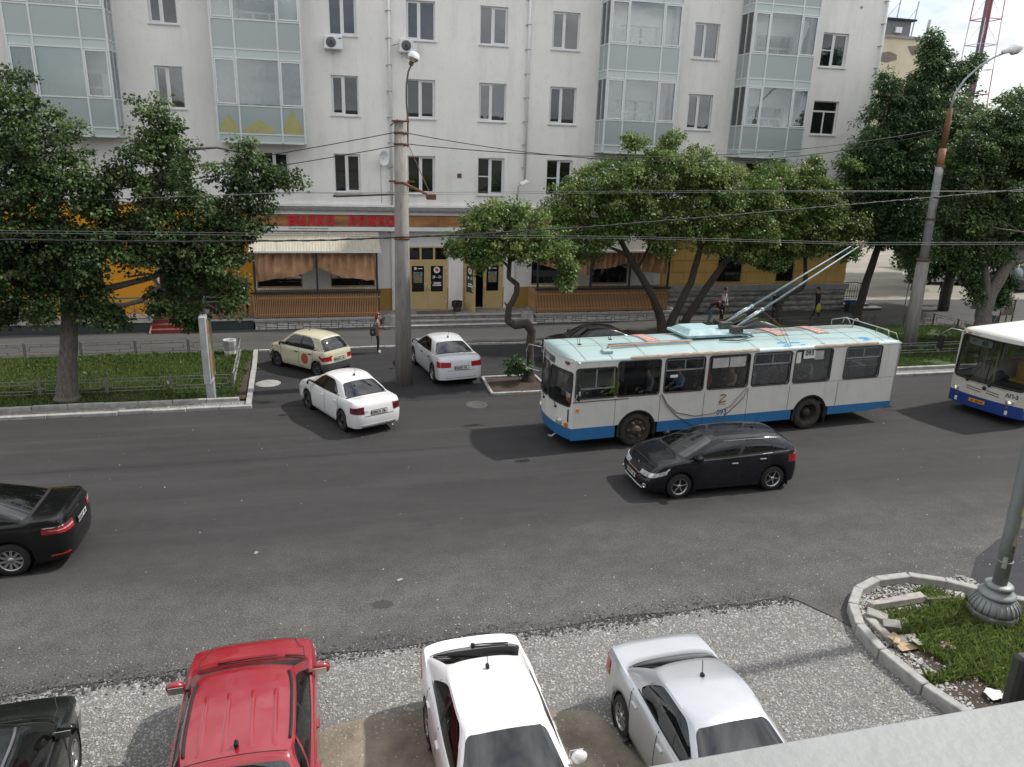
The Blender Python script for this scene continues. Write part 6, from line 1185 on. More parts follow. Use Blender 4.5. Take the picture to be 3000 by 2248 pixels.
        for k_, (i0, i1) in rg.items():
            if k_[0] == 's':
                rear_i, fr_i, dr = (i0, i1, 1) if k_[2] == '+' else (i1, i0, -1)
                if k_[:2] == last: corner(rear_i, dr, .92, -1, .26 if sed else .14, .62 if sed else .3); corner(rear_i, dr, .07, 1, .12, .25)
                if k_[:2] == 'sf': corner(fr_i, -dr, .92, -1, .16, .35); corner(fr_i, -dr, .07, 1, .05, .1)
            else:
                for ie, dr in ((i0, 1), (i1, -1)): corner(ie, dr, .92, -1, .10, .16); corner(ie, dr, .07, 1, .09, .14)
        # roof skin
        rr_ = []; cx = (s.rx[0]+s.rx[1])/2
        for q in (0, .1, .25, .45, .7, .9, 1.0):
            rr_.append([(cx+(p[0]-cx)*(1-q), p[1]*(1-q), rfz(cx+(p[0]-cx)*(1-q), p[1]*(1-q))) for p in G[-1]])
        mb.grid(rr_, 2, True, closed=True)
        s.body = s.weld(mb, 'body', [s.paintm, M_black, s.paintm]); s.G = G; s.B = B
        nm = {'w': 'windscreen', 'r': 'rear_window'}
        for k_, m_ in parts.items(): s.weld(m_, nm.get(k_, 'side_window'), [s.gm if k_ in 'wr' else GCs])
        # floor pan, seats, dashboard
        u = MB(); u.box(s.xr+.25, s.xf-.3, -s.W_/2+.28, s.W_/2-.28, s.sill-.02, s.sill+.35); u.box(s.gx[0], s.gx[1], -s.W_/2+.12, s.W_/2-.12, s.sill+.03, s.sill+.25)
        for a_ in s.ax: u.lathe([(s.ar+.01, -.0), (s.ar+.01, .30)], 20, 'y', (a_, -s.W_/2+.03, s.r)); u.lathe([(s.ar+.01, .30), (0, .30)], 20, 'y', (a_, -s.W_/2+.03, s.r)); u.lathe([(s.ar+.01, -.30), (s.ar+.01, 0)], 20, 'y', (a_, s.W_/2-.03, s.r)); u.lathe([(0, -.30), (s.ar+.01, -.30)], 20, 'y', (a_, s.W_/2-.03, s.r))
        u.build('underbody', M_black, s.t)
        for x, y in ((s.bx+.0, .36), (s.bx+.0, -.36)):
            MB().cbox(x-.1, x+.42, y-.24, y+.24, .3, .52, .05).cbox(x-.22, x-.08, y-.23, y+.23, .5, 1.02, .06).cbox(x-.22, x-.12, y-.12, y+.12, 1.05, 1.2, .04).build('seat', M_seat, s.t)
        x = s.gx[0]+span*.22; MB().cbox(x, x+.45, -.6, .6, .3, .5, .05).cbox(x-.14, x, -.6, .6, .5, .98, .06).build('rear_seat', M_seat, s.t)
        MB().cbox(s.gx[1]-.45, s.gx[1]-.0, -.66, .66, .6, s.belt-.04, .06).build('dashboard', M_dark, s.t)
        MB().lathe([(.17, -.012), (.185, 0), (.17, .012), (.16, 0), (.17, -.012)], 18, 'x', (s.gx[1]-.55, .36, .86)).build('steering_wheel', M_black, s.t)
        for a_ in s.ax:
            for sy in (1, -1): s.wheel(a_, sy)
    def weld(s, mb, name, mats):
        me = mb.mesh(name, mats); bm = bmesh.new(); bm.from_mesh(me); bmesh.ops.remove_doubles(bm, verts=bm.verts, dist=.0006); bmesh.ops.recalc_face_normals(bm, faces=bm.faces); bm.to_mesh(me); bm.free()
        try: me.set_sharp_from_angle(angle=R(38))
        except Exception: pass
        return link(name, me, s.t)
    def wheel(s, x, sy):
        r, w = s.r, s.tyre_w; rr_ = r*.66; prof = [(rr_, -w/2), (rr_+.02, -w/2), (r-.03, -w/2+.0), (r, -w/2+.03), (r, w/2-.03), (r-.03, w/2), (rr_+.02, w/2), (rr_, w/2), (rr_, -w/2)]
        t = MB().lathe(prof, 32, 'y').build('wheel', M_tyre, s.t); t.location = (x, sy*(s.W_/2-w/2-.03), r); rot = random.random()*2
        rim = MB(); f = w/2-.012; rm = s.rimm or M_alloy
        rim.lathe([(rr_+.005, f+.01), (rr_-.015, f+.012), (rr_-.02, f-.03), (rr_-.03, -w/2)], 32, 'y', mi=0)
        rim.lathe([(rr_-.02, f-.05), (0, f-.06)], 24, 'y', mi=1)
        n = {'five': 5, 'ten': 10, 'steel': 0, 'seven': 7, 'cover': 8, 'thin5': 5}[s.rim]
        if n:
            for k in range(n):
                a = 2*math.pi*k/n+rot; sw = {'five': .32, 'ten': .13, 'seven': .2, 'cover': .24, 'thin5': .10}[s.rim]
                for dd in ((-.07, .07) if s.rim == 'ten' else (0,)):
                    a2 = a+dd; P_ = [(.04*math.cos(a2-.5), f-.012, .04*math.sin(a2-.5)), (.04*math.cos(a2+.5), f-.012, .04*math.sin(a2+.5)), ((rr_-.01)*math.cos(a2+sw*.45), f, (rr_-.01)*math.sin(a2+sw*.45)), ((rr_-.01)*math.cos(a2-sw*.45), f, (rr_-.01)*math.sin(a2-sw*.45))]
                    rim.add(P_+[(p[0], p[1]-.03, p[2]) for p in P_], [(0, 1, 2, 3), (0, 4, 5, 1), (1, 5, 6, 2), (2, 6, 7, 3), (3, 7, 4, 0)])
            rim.lathe([(.055, f-.01), (.05, f+.005), (0, f+.008)], 14, 'y')
        else:
            rim.lathe([(rr_-.02, f-.02), (rr_*.75, f-.05), (rr_*.55, f-.01), (.06, f-.02), (.05, f+.01), (0, f+.012)], 24, 'y')
            for k in range(8): a = 2*math.pi*k/8; rim.lathe([(.018, f-.022), (0, f-.021)], 8, 'y', (rr_*.66*math.cos(a), 0, rr_*.66*math.sin(a)), mi=1)
        o = rim.build('rim', [rm, M_black if s.rim != 'steel' else rm], t)
        if sy < 0: t.rotation_euler = (0, 0, math.pi)
    # ---- surface lookup
    def ia(s, where, v, side=1):
        """float loop index: where 's' side at x=v; 'f'/'r' end at y=v"""
        n, S = s.N, s.nS
        if where == 's':
            i = float(np.interp(v, s.xs, range(S))); return i if side > 0 else S+s.nE+(S-1-i)
        idx = range(S, S+s.nE) if where == 'f' else range(2*S+s.nE, 2*S+2*s.nE); ys = [s.lp(i, .6)[1] for i in idx]
        if where == 'f': return S+float(np.interp(-v, [-y for y in ys], range(s.nE)))
        return 2*S+s.nE+float(np.interp(v, ys, range(s.nE)))
    def sp(s, a, k, off=0.0):
        n = s.N; a = a % n; i = int(a); u = a-i; p = Vector(s.lp(i, k))*(1-u)+Vector(s.lp((i+1) % n, k))*u
        if off:
            d1 = Vector(s.lp((i+1) % n, k))-Vector(s.lp((i-1) % n, k)); d2 = Vector(s.lp(i, min(1, k+.02)))-Vector(s.lp(i, max(0, k-.02))); nn = d1.cross(d2)
            if nn.length > 1e-7: nn.normalize(); nn = -nn if nn.dot(Vector((p.x*.3, p.y, 0))) < 0 else nn; p = p+nn*off
        return p
    def patch(s, name, m, a0, a1, kf, off=.008, na=10, nk=4, thick=.03, mats=None):
        """kf(u)->(k0,k1) along the patch"""
        rows = []
        for j in range(nk+1):
            row = []
            for i in range(na+1):
                u = i/na; k0, k1 = kf(u) if callable(kf) else kf; row.append(tuple(s.sp(a0+(a1-a0)*u, k0+(k1-k0)*j/nk, off)))
            rows.append(row)
        mb = MB().grid(rows)
        def ring(r_, in_): mb.grid([r_, in_], 0, False)
        bd = [rows[0], rows[-1], [r_[0] for r_ in rows], [r_[-1] for r_ in rows]]; cen = Vector((0, 0, .6))
        for b in bd: ring(b, [tuple(Vector(p)+(cen-Vector(p)).normalized()*thick) for p in b])
        return mb.build(name, m, s.t)
    def seam(s, x, k0=.06, k1=1.0, side=(1, -1), wd=.017, dx=0):
        mb = MB()
        for sd_ in side:
            rows = []
            for j in range(11):
                k = k0+(k1-k0)*j/10; xx = x+dx*(j/10); rows.append([tuple(s.sp(s.ia('s', xx-wd/2, sd_), k, .003)), tuple(s.sp(s.ia('s', xx+wd/2, sd_), k, .003))])
            mb.grid(rows)
        return mb
    def doors(s, rear=True, xs_=None):
        mb = MB(); X = xs_ or (s.gx[1]-.12, s.bx, max(s.ax[1]+s.ar*.55, s.gx[0]+.35))
        for x in X:
            q = s.seam(x); mb.add(q.v, q.f, 0, True)
        for sd_ in (1, -1):
            a = s.ia('s', X[2], sd_); b = s.ia('s', X[0], sd_); mb.grid([[tuple(s.sp(a+(b-a)*i/12, k, .003)) for i in range(13)] for k in (.055, .075)])
            if s.__dict__.get('rub'): s.patch('side_moulding', s.rub, s.ia('s', X[2]+.05, sd_), s.ia('s', X[0]-.05, sd_), (.40, .47), .014)
        mb.build('door_gaps', M_seam, s.t)
        for x in (s.bx-.06 if False else s.bx+.14, X[2]+.16):
            for sd_ in (1, -1): p = s.sp(s.ia('s', x, sd_), .80, .0); MB().cbox(p.x-.09, p.x+.09, p.y-(.02 if sd_ > 0 else .03), p.y+(.03 if sd_ > 0 else .02), p.z-.015, p.z+.018, .01).build('door_handle', s.__dict__.get('hm', s.paintm), s.t)
    def deckline(s, pts, wd=.012, dz=.004):
        mb = MB(); P_ = [Vector((x, y, s.zdeck(x, y)+dz)) for x, y in pts]
        for a, b in zip(P_[:-1], P_[1:]): d = (b-a).normalized(); n = Vector((-d.y, d.x, 0)).normalized()*wd/2; mb.add([a-n, b-n, b+n, a+n], [(0, 1, 2, 3)])
        return mb
    def mirrors(s, m=None, x=None, z=None, sz=1.0):
        x = x if x is not None else s.gx[1]-.22; z = z or s.belt+.08
        for sd_ in (1, -1):
            y = sd_*(s.w(x)+.05); mb = MB(); g = [[(x+.075*math.cos(a)*q-.01, y+sd_*.02+.105*sz*math.sin(a)*q, z+zz) for a in np.linspace(0, 5.9, 14)] for q, zz in ((.5, -.07), (.9, -.055), (1.05, 0), (.95, .045), (.5, .075))]
            mb.grid(g, closed=True); mb.add(g[-1], [tuple(range(14))], 0, True); mb.add(g[0], [tuple(range(14))[::-1]], 0, True); mb.cbox(x-.04, x+.04, min(y-sd_*.08, y-sd_*.2), max(y-sd_*.08, y-sd_*.2), z-.06, z-.02, .01)
            o = mb.build('mirror', m or s.paintm, s.t); MB().box(x-.095, x-.088, y-.09, y+.10, z-.05, z+.05).build('mirror_glass', M_chrome, o)
    def plate(s, txt, rear=True, z=.6, bg=None, w=.52, push=.012, y=0):
        k = (z-s.zbot(s.xr if rear else s.xf))/(s.zsh(s.xr if rear else s.xf)-s.zbot(s.xr if rear else s.xf)); p = s.sp(s.ia('r' if rear else 'f', y), k, 0); sg_ = -1 if rear else 1; x = p.x+sg_*push
        o = MB().box(min(x, x+sg_*.012), max(x, x+sg_*.012), -w/2, w/2, z-.056, z+.056, 0).build('number_plate', bg or M_plate, s.t)
        fr = MB(); xx = x+sg_*.013
        for a, b, c, d in ((-w/2-.012, w/2+.012, z-.068, z-.056), (-w/2-.012, w/2+.012, z+.056, z+.068), (-w/2-.012, -w/2, z-.056, z+.056), (w/2, w/2+.012, z-.056, z+.056)): fr.box(min(x-sg_*.01, xx), max(x-sg_*.01, xx), a, b, c, d)
        fr.build('plate_frame', M_black, o); tb = MB(); xd = (0, -1, 0) if rear else (0, 1, 0)
        text_on(tb, txt, (x+sg_*.015, 0 if len(txt) < 7 else (.03 if rear else -.03), z-.004), xd, (0, 0, 1), .105, bold=.0035, depth=.001, sx=.88)
        if ' ' in txt: pass
        ln = .165 if rear else -.165; tb.box(min(x, xx+sg_*.001), max(x, xx+sg_*.001), -ln-.003, -ln+.003, z-.05, z+.05); tb.build('plate_text', M_plk, o)
    def antenna(s, x=None, L_=.28, lean=-.5):
        x = s.rx[0]+.06 if x is None else x; MB().cbox(x-.035, x+.04, -.025, .025, s.H_-.03, s.H_+.03, .01).bar((x, 0, s.H_+.01), (x+lean*L_, 0, s.H_+L_*.8), .009).build('antenna', M_black, s.t)
    def wiper(s, rear=False):
        if rear:
            i0 = 2*s.nS+s.nE+s.nE//2; pts = [Vector(s.G[g][i0+dk])+Vector((-.02, 0, .015)) for g, dk in ((0, 0), (1, 1), (1, 5))]; MB().tube(pts, .011, 5).cbox(pts[0].x-.03, pts[0].x+.03, pts[0].y-.03, pts[0].y+.03, pts[0].z-.02, pts[0].z+.02, .01).build('wiper', M_black, s.t); return
        for dk in (-3, 3):
            i0 = s.nS+s.nE//2+dk; MB().tube([Vector(s.G[0][i0])+Vector((.02, 0, .01)), Vector(s.G[1][i0+3])+Vector((.02, 0, .015)), Vector(s.G[1][min(i0+5, s.nS+s.nE-1)])+Vector((.02, 0, .02))], .009, 5).build('wiper', M_black, s.t)
    def place(s, x, y, deg, sx=1.0, sy=1.0):
        """x, y: ground position of the middle of the car; deg: heading"""
        s.t.location = (x, y, 0); s.t.rotation_euler = (0, 0, R(deg)); s.t.scale = (sx, sy, 1)
        return s
    def hoodline(s):
        w_ = s.w(s.gx[1])*.80; g = s.gx[1]+s.capf*.9; mb = s.deckline([(s.xf-.30, -w_*.82), (s.xf-.55, -w_*.93), (g+.25, -w_), (g-.05, -w_*1.02)]); 
        for q in (s.deckline([(s.xf-.30, w_*.82), (s.xf-.55, w_*.93), (g+.25, w_), (g-.05, w_*1.02)]), s.deckline([(s.xf-.27, y) for y in np.linspace(-w_*.82, w_*.82, 9)])): mb.add(q.v, q.f)
        mb.build('bonnet_gap', M_seam, s.t)
    def grille(s, k0=.52, k1=.70, w=.42, m=None, off=.01): s.patch('grille', m or M_black, s.ia('f', w), s.ia('f', -w), (k0, k1), off)
    def lights(s, where, y_in, x_end, kf, m, name, off=.012):
        """wrap-round lamp from |y|=y_in on the end to x_end on the side, both sides"""
        for sd_ in (1, -1):
            a = s.ia(where, sd_*y_in); b = s.ia('s', x_end, sd_)
            if where == 'r' and sd_ > 0: b = b+s.N if b < a else b
            if where == 'r' and sd_ < 0 and b > a: pass
            s.patch(name, m, a, b, kf, off, na=14)
# white compact sedan ------------------------------------------------------------------------------
W1 = paint('paint_white', (.74, .74, .74), rough=.3, dirt=.02)
c = Car('white saloon with dark rear window pulling out diagonally in front of the beige hatchback', 'parked_car', W1, 4.39, 1.70, 1.46, 2.55, .86, .31, hood=(.74, .95), belt=.95, tail=(1.0, 1.04), gx=(-1.42, 1.02), rx=(-.80, .30), rim='steel', rimm=M_alloyd, rw=.58, wind_e=(.09, .07))
c.doors(); c.mirrors(M_black); c.antenna(-.62, .28, -.3); c.hoodline(); c.plate('К304СА 196', True, .72); c.lights('r', .50, -1.92, lambda u: (.58+.02*u, .86-.04*u), M_lamprd, 'tail_light'); c.lights('f', .48, 1.75, lambda u: (.58, .78), M_lampc, 'headlight')
c.patch('boot_gap', M_seam, c.ia('r', -.50), c.ia('r', .50), (.47, .485), .004); c.patch('bumper_trim', P('bumper_trim_grey', (.55, .55, .55), .5), c.ia('r', -.62), c.ia('r', .62), (.10, .13), .01); c.patch('bumper_slot', M_black, c.ia('r', -.60), c.ia('r', .60), (.015, .05), .006)  # trim: pale grey strip across the lower rear bumper
MB().lathe([(.055, -.01), (.055, -.0), (.035, .0), (.0, -.004)], 18, 'x', (c.xr+.095, 0, .90)).build('badge', M_chrome, c.t); tb = MB(); text_on(tb, 'POLO', (c.xr-.004+.02, .45, .77), (0, -1, 0), (0, 0, 1), .06); tb.build('badge_lettering', M_black, c.t)
MB().tube([(c.xr+.1, -.45, .22), (c.xr-.02, -.45, .21)], .028, 8).build('exhaust', M_metal, c.t); c.place(.53, 22.90, 115, .93, .95)
# white family sedan -------------------------------------------------------------------------------
W2 = paint('paint_white_cool', (.64, .655, .68), rough=.3, dirt=.03)
c = Car('white saloon with black window surrounds parked right of the concrete pole', 'parked_car', W2, 4.60, 1.79, 1.48, 2.685, .95, .33, hood=(.76, .98), belt=.98, tail=(1.03, 1.08), gx=(-1.45, 1.05), rx=(-.78, .32), rim='ten', rw=.58, glassm=GCd)
c.hm = M_black; c.doors(); c.mirrors(M_black); c.antenna(-.62, .3, -.3); c.hoodline(); c.plate('Е466ЕЕ 196', True, .72); c.lights('r', .40, -1.98, lambda u: (.60-.02*u, .82+.04*u), M_lampr, 'tail_light'); c.lights('f', .5, 1.8, lambda u: (.58, .8), M_lampc, 'headlight')
c.patch('boot_gap', M_seam, c.ia('r', -.52), c.ia('r', .52), (.44, .455), .004); c.patch('bumper_lip', W2, c.ia('r', -.66), c.ia('r', .66), (.03, .08), .03); c.patch('bumper_slot', M_plast, c.ia('r', -.62), c.ia('r', .62), (.09, .11), .006)
MB().box(c.xr+.055, c.xr+.075, -.06, .06, .90, .925).box(c.xr+.055, c.xr+.0751, -.03, .03, .885, .94).build('badge', P('badge_gold', (.5, .35, .1), .3, metal=.8), c.t); tb = MB(); text_on(tb, 'CRUZE', (c.xr+.05, .47, .89), (0, -1, 0), (0, 0, 1), .05); text_on(tb, 'LS', (c.xr+.06, -.5, .9), (0, -1, 0), (0, 0, 1), .05); tb.build('badge_lettering', M_chrome, c.t)
c.place(4.27, 27.32, 99, .93, .95)
# beige hatchback ----------------------------------------------------------------------------------
BE = paint('paint_beige', (.60, .57, .41), rough=.35, dirt=.05)
c = Car('small beige hatchback with flame stickers and a round orange decal on its rear door', 'parked_car', BE, 3.50, 1.495, 1.48, 2.34, .60, .27, hood=(.78, .94), belt=.92, tail=(.95, .98), gx=(-1.50, .98), rx=(-1.15, .30), rim='steel', rimm=P('steel_rim_dirty', (.05, .05, .05), .7), rw=.53, edge_r=.15, capr=.10, tyre_w=.16, crown=.03)
c.hm = M_black; c.doors(); c.mirrors(M_black, sz=.9); c.hoodline(); c.plate('М568ХА 196', True, .66); c.lights('r', .40, -1.62, lambda u: (.52+.03*u, .78-.05*u), M_lampr, 'tail_light'); c.lights('f', .35, 1.55, lambda u: (.6, .85), M_lampc, 'headlight')
a0 = c.ia('s', -1.40, 1); a1 = c.ia('s', -1.40, -1); c.patch('rear_bumper', M_plast, a1, a0+c.N, lambda u: (.02, .40-.05*abs(2*u-1)**4), .022, na=30); a0 = c.ia('s', 1.45, 1); a1 = c.ia('s', 1.45, -1); c.patch('front_bumper', M_plast, a0, a1, (.02, .40), .02, na=30)
def disc(car, x, k, r_, sd_, m, name, off=.006):
    mb = MB(); rows = []
    for q in (.02, .5, 1.0):
        row = []
        for a in np.linspace(0, 2*math.pi, 21)[:-1]:
            xx = x+r_*q*math.cos(a); zb, zt = car.zbot(xx), car.zsh(xx); kk = k+r_*q*math.sin(a)/(zt-zb); row.append(tuple(car.sp(car.ia('s', xx, sd_), kk, off)))
        rows.append(row)
    mb.grid(rows, closed=True); return mb.build(name, m, car.t)
disc(c, -.55, .52, .20, 1, P('decal_orange_red', (.50, .09, .04), .5, col2=(.30, .05, .03), scale=16), 'round_decal')
mb = MB(); M_fl = P('flame_orange', (.62, .20, .04), .5, col2=(.55, .38, .08), scale=9); f_ = [(0, 0), (.02, .14), (.07, .07), (.10, .24), (.15, .12), (.20, .30), (.24, .14), (.30, .18), (.34, 0)]
rows = [[tuple(c.sp(c.ia('s', .98+x*.8, 1), .70+zz*q, .006)) for x, zz in [(a, b) for a, b in f_]] for q in (-.2, .6)]; mb.grid(rows); mb.build('flame_decal', M_fl, c.t)
MB().lathe([(0, 0), (.02, 0)], 10, 'y', (.85, .735, .72)).build('side_repeater', M_amber, c.t); tb = MB(); text_on(tb, 'MATIZ', (c.xr+.03, .42, .80), (0, -1, 0), (0, 0, 1), .045); tb.build('badge_lettering', M_black, c.t)
MB().cbox(-.06, -.0, -.02, .02, 1.46, 1.50, .01).build('antenna', M_black, c.t); c.place(-.62, 28.45, 132, .93, .96)
# black hatchback on the road ------------------------------------------------------------------------
BK = paint('paint_black_blue', (.013, .014, .020), rough=.25, dirt=.3)
c = Car('black five-door hatchback with five-spoke wheels driving left beside the trolleybus', 'moving_car', BK, 4.275, 1.76, 1.46, 2.60, .92, .325, hood=(.70, .98), belt=.98, tail=(1.06, 1.08), gx=(-1.86, 1.12), rx=(-1.52, .20), rim='thin5', rw=.58, style='wagon', edge_r=.30, capr=.10, sill=.20, edge_f=.5)
c.hm = P('handle_chrome_dark', (.3, .3, .32), .3, metal=.6); c.doors(); c.mirrors(); c.antenna(-1.05, .22, -.6); c.hoodline(); c.wiper(); c.plate('А767УА 196', False, .46)
c.lights('f', .34, 1.62, lambda u: (.66+.02*u, .84-.06*abs(u-.5)), M_lampc, 'headlight'); c.lights('r', .45, -1.78, lambda u: (.62+.04*u, .95-.06*u), M_lampr, 'tail_light', .02); c.grille(.40, .52, .46); c.patch('lower_grille', M_black, c.ia('f', .5), c.ia('f', -.5), (.08, .28), .006); c.patch('chrome_strip', M_chrome, c.ia('f', .34), c.ia('f', -.34), (.63, .655), .012); c.patch('lower_lip', M_frame, c.ia('f', .56), c.ia('f', -.56), (.0, .035), .03)
for sd_ in (1, -1):
    p = c.sp(c.ia('f', sd_*.66), .22, .01); l_ = MB().lathe([(.055, 0), (.06, .012), (.045, .012), (.03, .0), (0, 0)], 16, 'x').build('fog_light', M_chrome, c.t); l_.location = p; l_.rotation_euler = (0, 0, sd_*R(32))
    MB().tube([Vector(c.G[4][int(c.ia('s', x, sd_))])*1.0+Vector((0, sd_*.015, .0)) for x in np.linspace(-1.15, .9, 10)], .010, 5).build('window_deflector', P('deflector', (.25, .25, .28), .2), c.t)
    c.patch('waist_strip', M_chrome, c.ia('s', -1.2, sd_), c.ia('s', .85, sd_), (.975, .99), .004)
MB().lathe([(.06, 0), (.045, .008), (0, .004)], 14, 'x', (c.xf-.16, 0, .70)).build('badge', M_chrome, c.t); c.place(9.58, 16.22, 180.5, 1.0, .98)
for sd_ in (1, -1):
    for a_ in c.ax: MB().cbox(a_-c.ar-.05, a_-c.ar-.03, sd_*.80-.07, sd_*.80+.07, .13, .30, .005).build('mud_flap', M_black, c.t)
# black saloon leaving left --------------------------------------------------------------------------
BK2 = paint('paint_deep_black', (.008, .008, .009), rough=.18, dirt=.2)
c = Car('glossy black saloon with red tail lights leaving the picture at the left edge', 'moving_car', BK2, 4.85, 1.82, 1.48, 2.775, 1.0, .335, hood=(.75, .98), belt=.98, tail=(1.06, 1.12), gx=(-1.62, 1.05), rx=(-.85, .30), rim='ten', rw=.60, glassm=GCd, edge_r=.28, capr=.14)
c.hm = M_chrome; c.doors(); c.mirrors(); c.plate('К525НУ 196', True, .80); c.lights('r', .46, -2.0, lambda u: (.64+.05*u, .82-.01*u), M_lampr, 'tail_light'); c.lights('r', .48, -2.02, lambda u: (.83+.0*u, .85), M_chrome, 'lamp_trim', .014); c.lights('r', .50, -2.1, lambda u: (.73+.03*u, .765), M_lampc, 'reversing_light', .018); c.lights('r', .74, -2.16, lambda u: (.12, .16-.02*u), M_lampr, 'reflector')
c.patch('boot_gap', M_seam, c.ia('r', -.55), c.ia('r', .55), (.46, .47), .004); MB().lathe([(.07, -.008), (.055, -.016), (.04, -.008)], 16, 'x', (c.xr+.075, 0, .96)).build('badge', M_chrome, c.t)
q = c.deckline([(c.gx[0]-.25, -.72), (c.gx[0]-.5, -.66), (c.xr+.2, -.58)]); q2 = c.deckline([(c.gx[0]-.25, .72), (c.gx[0]-.5, .66), (c.xr+.2, .58)]); q.add(q2.v, q2.f); q.build('boot_gap', M_seam, c.t)
c.place(-7.42, 15.42, 180, 1, .98)
# black car behind the trolleybus ----------------------------------------------------------------------
c = Car('black car parked behind the trolleybus front, right of the crooked tree', 'parked_car', BK2, 4.5, 1.78, 1.46, 2.65, .9, .32, hood=(.75, .95), belt=.95, tail=(1.0, 1.04), gx=(-1.5, 1.0), rx=(-.8, .3), rim='five', rw=.57, glassm=GCd)
c.doors(); c.mirrors(); c.hoodline(); c.grille(); c.lights('f', .45, 1.75, lambda u: (.58, .8), M_lampc, 'headlight'); c.lights('r', .5, -1.9, lambda u: (.58, .84), M_lamprd, 'tail_light'); c.plate('Н218ОР 196', False, .45); c.place(10.55, 28.1, 182, .95, .95)
c = Car('dark green car behind the trolleybus, only its roof showing by the forked trunks', 'parked_car', paint('paint_dark_green', (.02, .03, .012), dirt=.2), 4.4, 1.72, 1.45, 2.6, .9, .31, hood=(.75, .95), belt=.95, tail=(1.0, 1.04), gx=(-1.5, 1.0), rx=(-.8, .3), rim='five', rw=.57, glassm=GCd)
c.doors(); c.mirrors(); c.hoodline(); c.lights('f', .45, 1.75, lambda u: (.58, .8), M_lampc, 'headlight'); c.lights('r', .5, -1.85, lambda u: (.58, .84), M_lamprd, 'tail_light'); c.place(17.8, 28.9, 180)
# red car from behind-above ----------------------------------------------------------------------------
RD = paint('paint_red', (.27, .010, .020), rough=.28, dirt=.04)
c = Car('red hatchback with a ribbed roof and black roof strips in the front row', 'parked_car', RD, 3.95, 1.78, 1.62, 2.50, .80, .33, hood=(.96, 1.08), belt=1.04, tail=(1.05, 1.06), gx=(-1.62, 1.10), rx=(-1.22, .28), rim='five', rw=.62, style='wagon', edge_f=.30, edge_r=.15, capr=.08, crown=.06, sill=.26, wind_e=(.14, .06))
c.doors(); c.mirrors(RD, x=.86, z=1.10, sz=1.15); c.hoodline(); c.wiper(); c.lights('f', .45, 1.50, lambda u: (.6, .82), M_lampc, 'headlight'); c.grille(); c.lights('r', .6, -1.6, lambda u: (.5, .95), M_lampr, 'tail_light'); c.plate('О305ТТ 196', True, .75)
def rz_(x, y, cc=c):
    return cc.rfz(x, y)
for y in (-.40, -.14, .14, .40):
    mb = MB(); rows = [[(x, y+dy, rz_(x, y)+.0+(.016 if abs(dy) < .02 else -.004)*max(0, min(1, (x+1.12)*8, (-.12-x)*8))) for x in np.linspace(-1.12, -.12, 16)] for dy in (-.035, -.014, .014, .035)]; mb.grid(rows).build('roof_rib', RD, c.t)
for sd_ in (1, -1):
    i_ = [int(c.ia('s', x, sd_)) for x in np.linspace(-1.3, 1.0, 14)]; MB().tube([Vector(c.G[5][i])+Vector((0, -sd_*.03, .012)) for i in i_], .020, 6).build('roof_strip', M_black, c.t)
c.antenna(-1.08, .10, -.2); MB().grid([[(x, y, rz_(-1.2, y)+.004) for y in np.linspace(-.55, .55, 8)] for x in (-1.205, -1.193)]).build('tailgate_gap', M_seam, c.t)
c.place(-1.20, 8.40, 91, .94, 1.0)
# white hatch facing the camera -------------------------------------------------------------------------
c = Car('white liftback with a rear wiper and aerial parked between the red and silver cars', 'parked_car', paint('paint_pure_white', (.78, .78, .78), rough=.3, dirt=.01), 4.48, 1.71, 1.46, 2.60, .9, .31, hood=(.74, .95), belt=.95, tail=(1.05, 1.10), gx=(-1.72, 1.02), rx=(-.98, .30), rim='five', rw=.58, capr=.14, wind_e=(.09, .12))
c.doors(); c.mirrors(); c.antenna(-.80, .26, -.15); c.hoodline(); c.wiper(); c.wiper(True); c.lights('r', .55, -1.80, lambda u: (.60, .90-.1*u), M_lampr, 'tail_light'); c.lights('f', .45, 1.7, lambda u: (.58, .8), M_lampc, 'headlight'); c.grille(); c.plate('Т071МК 196', True, .7)
c.place(1.93, 7.64, -89, .86, .93)
# silver sedan ---------------------------------------------------------------------------------------
SV = paint('paint_silver', (.55, .57, .60), metal=.55, rough=.32, dirt=.03)
c = Car('silver saloon at the right end of the front row, half behind the ledge', 'parked_car', SV, 4.45, 1.75, 1.46, 2.65, .9, .31, hood=(.74, .95), belt=.95, tail=(1.03, 1.08), gx=(-1.34, 1.02), rx=(-.80, .30), rim='cover', rw=.58, capr=.16, wind_e=(.09, .12))
c.doors(); c.mirrors(); c.antenna(-.45, .26, -.15); c.hoodline(); c.wiper(); c.lights('r', .55, -1.92, lambda u: (.55, .88-.05*u), M_lampr, 'tail_light'); c.lights('f', .45, 1.75, lambda u: (.58, .8), M_lampc, 'headlight'); c.grille(); c.plate('У640ВН 196', True, .6)
disc(c, -1.62, .86, .09, -1, SV, 'fuel_flap', .004); c.place(4.72, 7.18, -88, .86, .92)
